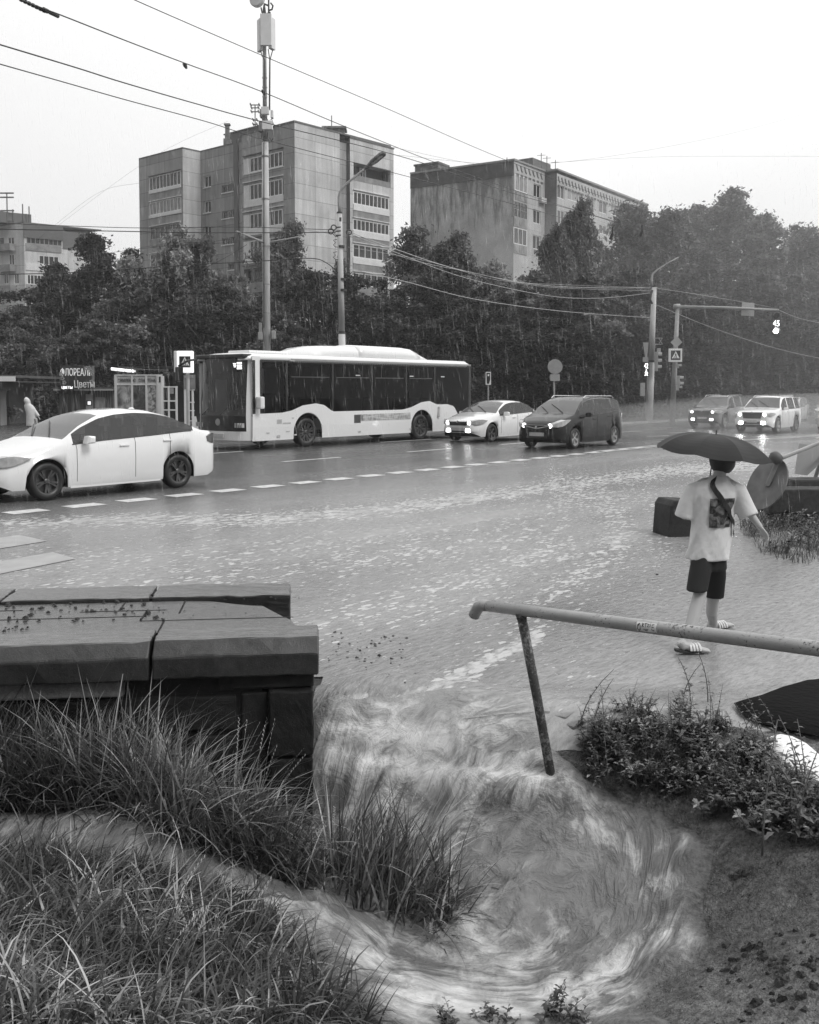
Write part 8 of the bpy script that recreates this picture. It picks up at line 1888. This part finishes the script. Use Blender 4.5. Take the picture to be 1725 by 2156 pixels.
# ---- leafy weeds
def weed_mesh(seed, Ht, nl, ls, lean=.15, spread=.12, stems=3):
    gg = np.random.default_rng(seed); co = []; fs = []; tn = []; mb = MB()
    for s in range(stems):
        az = gg.uniform(0, 2*pi); ln = gg.uniform(0, lean)*2; hh = Ht*gg.uniform(.65, 1); b0 = np.array([gg.normal(0, spread*.3), gg.normal(0, spread*.3), 0]); path = []
        for i in range(6): f = i/5; path.append(b0+np.array([cos(az)*ln*f*f*hh*2, sin(az)*ln*f*f*hh*2, f*hh]))
        mb.tube([Vector(p) for p in path], [.004*(1-.12*i) for i in range(6)], 5)
        for k in range(nl):
            f = .12+.88*(k+gg.uniform(-.3,.3))/nl; f = min(.98, max(.05, f)); p = np.array([np.interp(f, np.linspace(0,1,6), [q[j] for q in path]) for j in range(3)])
            a = k*2.4+gg.uniform(-.4,.4); L = ls*(1.15-.75*f)*gg.uniform(.7, 1.25); up = gg.uniform(.0, .75)
            d = np.array([cos(a)*cos(up), sin(a)*cos(up), sin(up)]); s_ = np.array([-sin(a), cos(a), 0]); 
            # lobed, drooping leaf: six cross-sections with toothed edges
            wid = [.05,.30,.18,.34,.16,.02]; prev = None
            for i in range(6):
                t = i/5; c = p+d*L*t+np.array([0,0,-.28*L*t*t]); w = wid[i]*L*.62; fold = np.array([0,0,w*.35]); co += [c-s_*w+fold, c, c+s_*w+fold]
                b = len(co)-3
                if prev is not None: fs += [(prev, b, b+1, prev+1), (prev+1, b+1, b+2, prev+2)]
                prev = b
            tn += [float(np.clip(.45+.35*(f-.4)+gg.normal(0, .2), 0, 1))]*18
    me = bpy.data.meshes.new('leaves'); me.from_pydata([tuple(c) for c in co], [], fs); a = me.attributes.new('tone', 'FLOAT', 'POINT'); a.data.foreach_set('value', np.array(tn, np.float32)); return me, mb
GWD = 'leafy weeds on the right bank'; protos = []
for k, (Ht, nl, ls, st_n) in enumerate(((.24,11,.085,5),(.18,9,.10,5),(.42,20,.055,3),(.20,12,.06,7))):
    t = thing('weed', 'leafy weed of the dense patch on the right bank', 'weed', group=GWD); me, mbs = weed_mesh(100+k, Ht, nl, ls, .2, .22, st_n); link('leaves', me, weed_m, t); mbs.build('stem', M('weed_stem', .10, .6), t, smooth=True); protos.append(t)
WP = [(1240,1640),(1225,1530),(1290,1500),(1400,1500),(1520,1530),(1600,1560),(1640,1610),(1700,1660),(1800,1700),(1800,1800),(1700,1785),(1600,1752),(1500,1722),(1420,1690),(1330,1670)]
rw_ = roots(WP, 165, 0); rgn = random.Random(4)
for k, p in enumerate(rw_):
    pr_ = protos[k % 4]; o = pr_ if k < 4 else dup(pr_); o['label'] = ('bushy small-leaved weed of the dense patch on the right bank', 'low broad-leaved weed of the dense patch on the right bank', 'tall thin-stemmed weed rising out of the dense patch on the right bank', 'many-stemmed fine weed of the dense patch on the right bank')[k % 4]; o['group'] = ('bushy weeds on the right bank', 'broad-leaved weeds on the right bank', 'tall thin weeds on the right bank', 'fine weeds on the right bank')[k % 4]; o.location = tuple(p); o.rotation_euler = (rgn.uniform(-.2,.2), rgn.uniform(-.2,.2), rgn.uniform(0, 6.28)); s_ = rgn.uniform(.35, .85)*(1.25 if k % 9 == 2 else 1); o.scale = (s_,)*3
def single(u, v, pr_, s_, lab, rz=0):
    p = onH(u, v); o = dup(pr_, tuple(p), rz, lab); o.scale = (s_,)*3; del o['group']; return o
single(1642, 1790, protos[2], 1.5, 'tallest thistle-like weed stem in front of the foam patch at the right'); single(1690, 1700, protos[2], 1.15, 'weed stem standing against the white foam patch', 1); single(1592, 1590, protos[2], .8, 'thin weed stem against the black pit shade at the right', 2)
single(1470, 1480, protos[2], .95, 'weed stem rising just right of the walker, behind the handrail', 3); single(1300, 1560, protos[0], .9, 'leafy weed leftmost of the patch, beside the handrail post', 1.5)
single(1240, 1600, protos[3], .8, 'small weed clump at the water edge beside the handrail post', 2.5)
for k, (u, v, s_, lab) in enumerate(((1010,2150,.6,'small weed at the bottom edge, under the pale outflow'),(1055,2160,.5,'small low weed at the bottom edge, right of the outflow'),(1165,2165,.75,'leafy weed at the bottom edge below the whirl'),(1220,2170,.6,'low leafy weed at the bottom edge, right of its larger neighbour'),(960,2165,.5,'low weed at the bottom edge left of the pale outflow'))): single(u, v, protos[k % 2], s_, lab, k)
# weeds by the fallen sign
GW3 = 'weeds around the fallen sign'
rw3 = roots([(1560,1120),(1600,1075),(1660,1060),(1760,1060),(1780,1170),(1690,1180),(1600,1160)], 46, 0)
for k, p in enumerate(rw3): o = dup(protos[(k % 2)*3], tuple(p), rgn.uniform(0, 6.28), 'weed in the patch beside the fallen sign'); o['group'] = GW3; s_ = rgn.uniform(.9, 1.7); o.scale = (s_,)*3
gw_ = mesh_of('grass', [field([(1560,1110),(1600,1075),(1660,1055),(1780,1050),(1790,1190),(1690,1190),(1600,1170)], 1600, .12, .36, .008, .016, .4, 1.0)], weed_m); tag(gw_, 'rough grass around the fallen sign at the right', None, None, 'stuff')
# ------------------------------------------------------------------ falling rain and the wet air
rain_m = bpy.data.materials.new('rain_water'); rain_m.use_nodes = True; rt_ = rain_m.node_tree; rt_.nodes.clear()
t1_ = rt_.nodes.new('ShaderNodeBsdfTransparent'); t2_ = rt_.nodes.new('ShaderNodeBsdfTranslucent'); t2_.inputs[0].default_value = (1,1,1,1); t3_ = rt_.nodes.new('ShaderNodeBsdfDiffuse'); t3_.inputs[0].default_value = (1,1,1,1)
a1_m = rt_.nodes.new('ShaderNodeAddShader'); rt_.links.new(t2_.outputs[0], a1_m.inputs[0]); rt_.links.new(t3_.outputs[0], a1_m.inputs[1])
m1_ = rt_.nodes.new('ShaderNodeMixShader'); m1_.inputs[0].default_value = .06; rt_.links.new(t1_.outputs[0], m1_.inputs[1]); rt_.links.new(a1_m.outputs[0], m1_.inputs[2])
o1_ = rt_.nodes.new('ShaderNodeOutputMaterial'); rt_.links.new(m1_.outputs[0], o1_.inputs['Surface'])
g = np.random.default_rng(5); N = 8000
Yd = g.uniform(9, 46, N)**1.0; X = g.uniform(-.46, .46, N)*Yd; Z = g.uniform(0, 1, N)*(1.9+Yd*.39)
L = g.uniform(.10, .30, N); w = .0011+.00012*Yd
sl_ = np.array([.10, 0, -1.0]); V = []; F_ = []
top = np.stack([X, Yd, Z], 1); bot = top + sl_[None]*L[:,None]; e1_ = np.stack([w, 0*w, 0*w], 1); e2_ = np.stack([0*w, w, 0*w], 1)
mid = top*.35+bot*.65
co = np.stack([top, mid+e1_, mid+e2_, mid-e1_, mid-e2_, bot], 1).reshape(-1, 3)
tri = np.array([(0,1,2),(0,2,3),(0,3,4),(0,4,1),(5,2,1),(5,3,2),(5,4,3),(5,1,4)]); F_ = (np.arange(N)[:,None,None]*6+tri[None]).reshape(-1, 3)
me = bpy.data.meshes.new('rain'); me.vertices.add(len(co)); me.vertices.foreach_set('co', co.astype(np.float32).ravel()); me.loops.add(F_.size); me.loops.foreach_set('vertex_index', F_.ravel().astype(np.int32)); me.polygons.add(len(F_)); me.polygons.foreach_set('loop_start', np.arange(0, F_.size, 3, dtype=np.int32)); me.update(calc_edges=True)
rn = link('rain', me, rain_m, None, True); tag(rn, 'long falling drops of heavy rain over the road', None, None, 'stuff')
hz = MB(); hz.box(-330, 330, -14, 240, -3, 34); hm_ = bpy.data.materials.new('rain_haze'); hm_.use_nodes = True; hn_ = hm_.node_tree; hn_.nodes.clear()
vol = hn_.nodes.new('ShaderNodeVolumePrincipled'); vol.inputs['Color'].default_value = (.95,.95,.95,1); vol.inputs['Density'].default_value = .0006; vol.inputs['Anisotropy'].default_value = .2
ho = hn_.nodes.new('ShaderNodeOutputMaterial'); hn_.links.new(vol.outputs[0], ho.inputs['Volume'])
hzo = hz.build('haze', hm_, None); tag(hzo, 'pale rain haze filling the air over the whole junction', None, None, 'stuff')

# spray thrown up by the traffic, lying low over the far carriageway
sp_v = bpy.data.materials.new('road_spray'); sp_v.use_nodes = True; sn2 = sp_v.node_tree; sn2.nodes.clear()
v2 = sn2.nodes.new('ShaderNodeVolumePrincipled'); v2.inputs['Color'].default_value = (.97,.97,.97,1); v2.inputs['Density'].default_value = .016; v2.inputs['Anisotropy'].default_value = .1
o2 = sn2.nodes.new('ShaderNodeOutputMaterial'); sn2.links.new(v2.outputs[0], o2.inputs['Volume'])
bmS = bmesh.new(); bmesh.ops.create_icosphere(bmS, subdivisions=4, radius=1.0); meS = bpy.data.meshes.new('spray'); bmS.to_mesh(meS); bmS.free()
from mathutils import noise as NZ2
for v in meS.vertices: v.co *= 1+.12*NZ2.noise(v.co*2.5)
soB = link('spray', meS, sp_v, None, True); cS = rp(66, 19); soB.location = (cS.x, cS.y, -.3); soB.rotation_euler = (0, 0, RYAW); soB.scale = (30, 11, 1.9); tag(soB, 'white spray hanging low over the road around the oncoming cars', None, None, 'stuff')
bmS = bmesh.new(); bmesh.ops.create_icosphere(bmS, subdivisions=4, radius=1.0); meS2 = bpy.data.meshes.new('rain_mist'); bmS.to_mesh(meS2); bmS.free()
for v in meS2.vertices: v.co *= 1+.14*NZ2.noise(v.co*2.0+Vector((5,0,0)))
ms_v = sp_v.copy(); ms_v.name = 'rain_mist'; ms_v.node_tree.nodes[v2.name].inputs['Density'].default_value = .0048
soC = link('rain_mist', meS2, ms_v, None, True); soC.location = (52, 92, 2); soC.scale = (50, 52, 26); tag(soC, 'bright rain mist in front of the trees on the right', None, None, 'stuff')
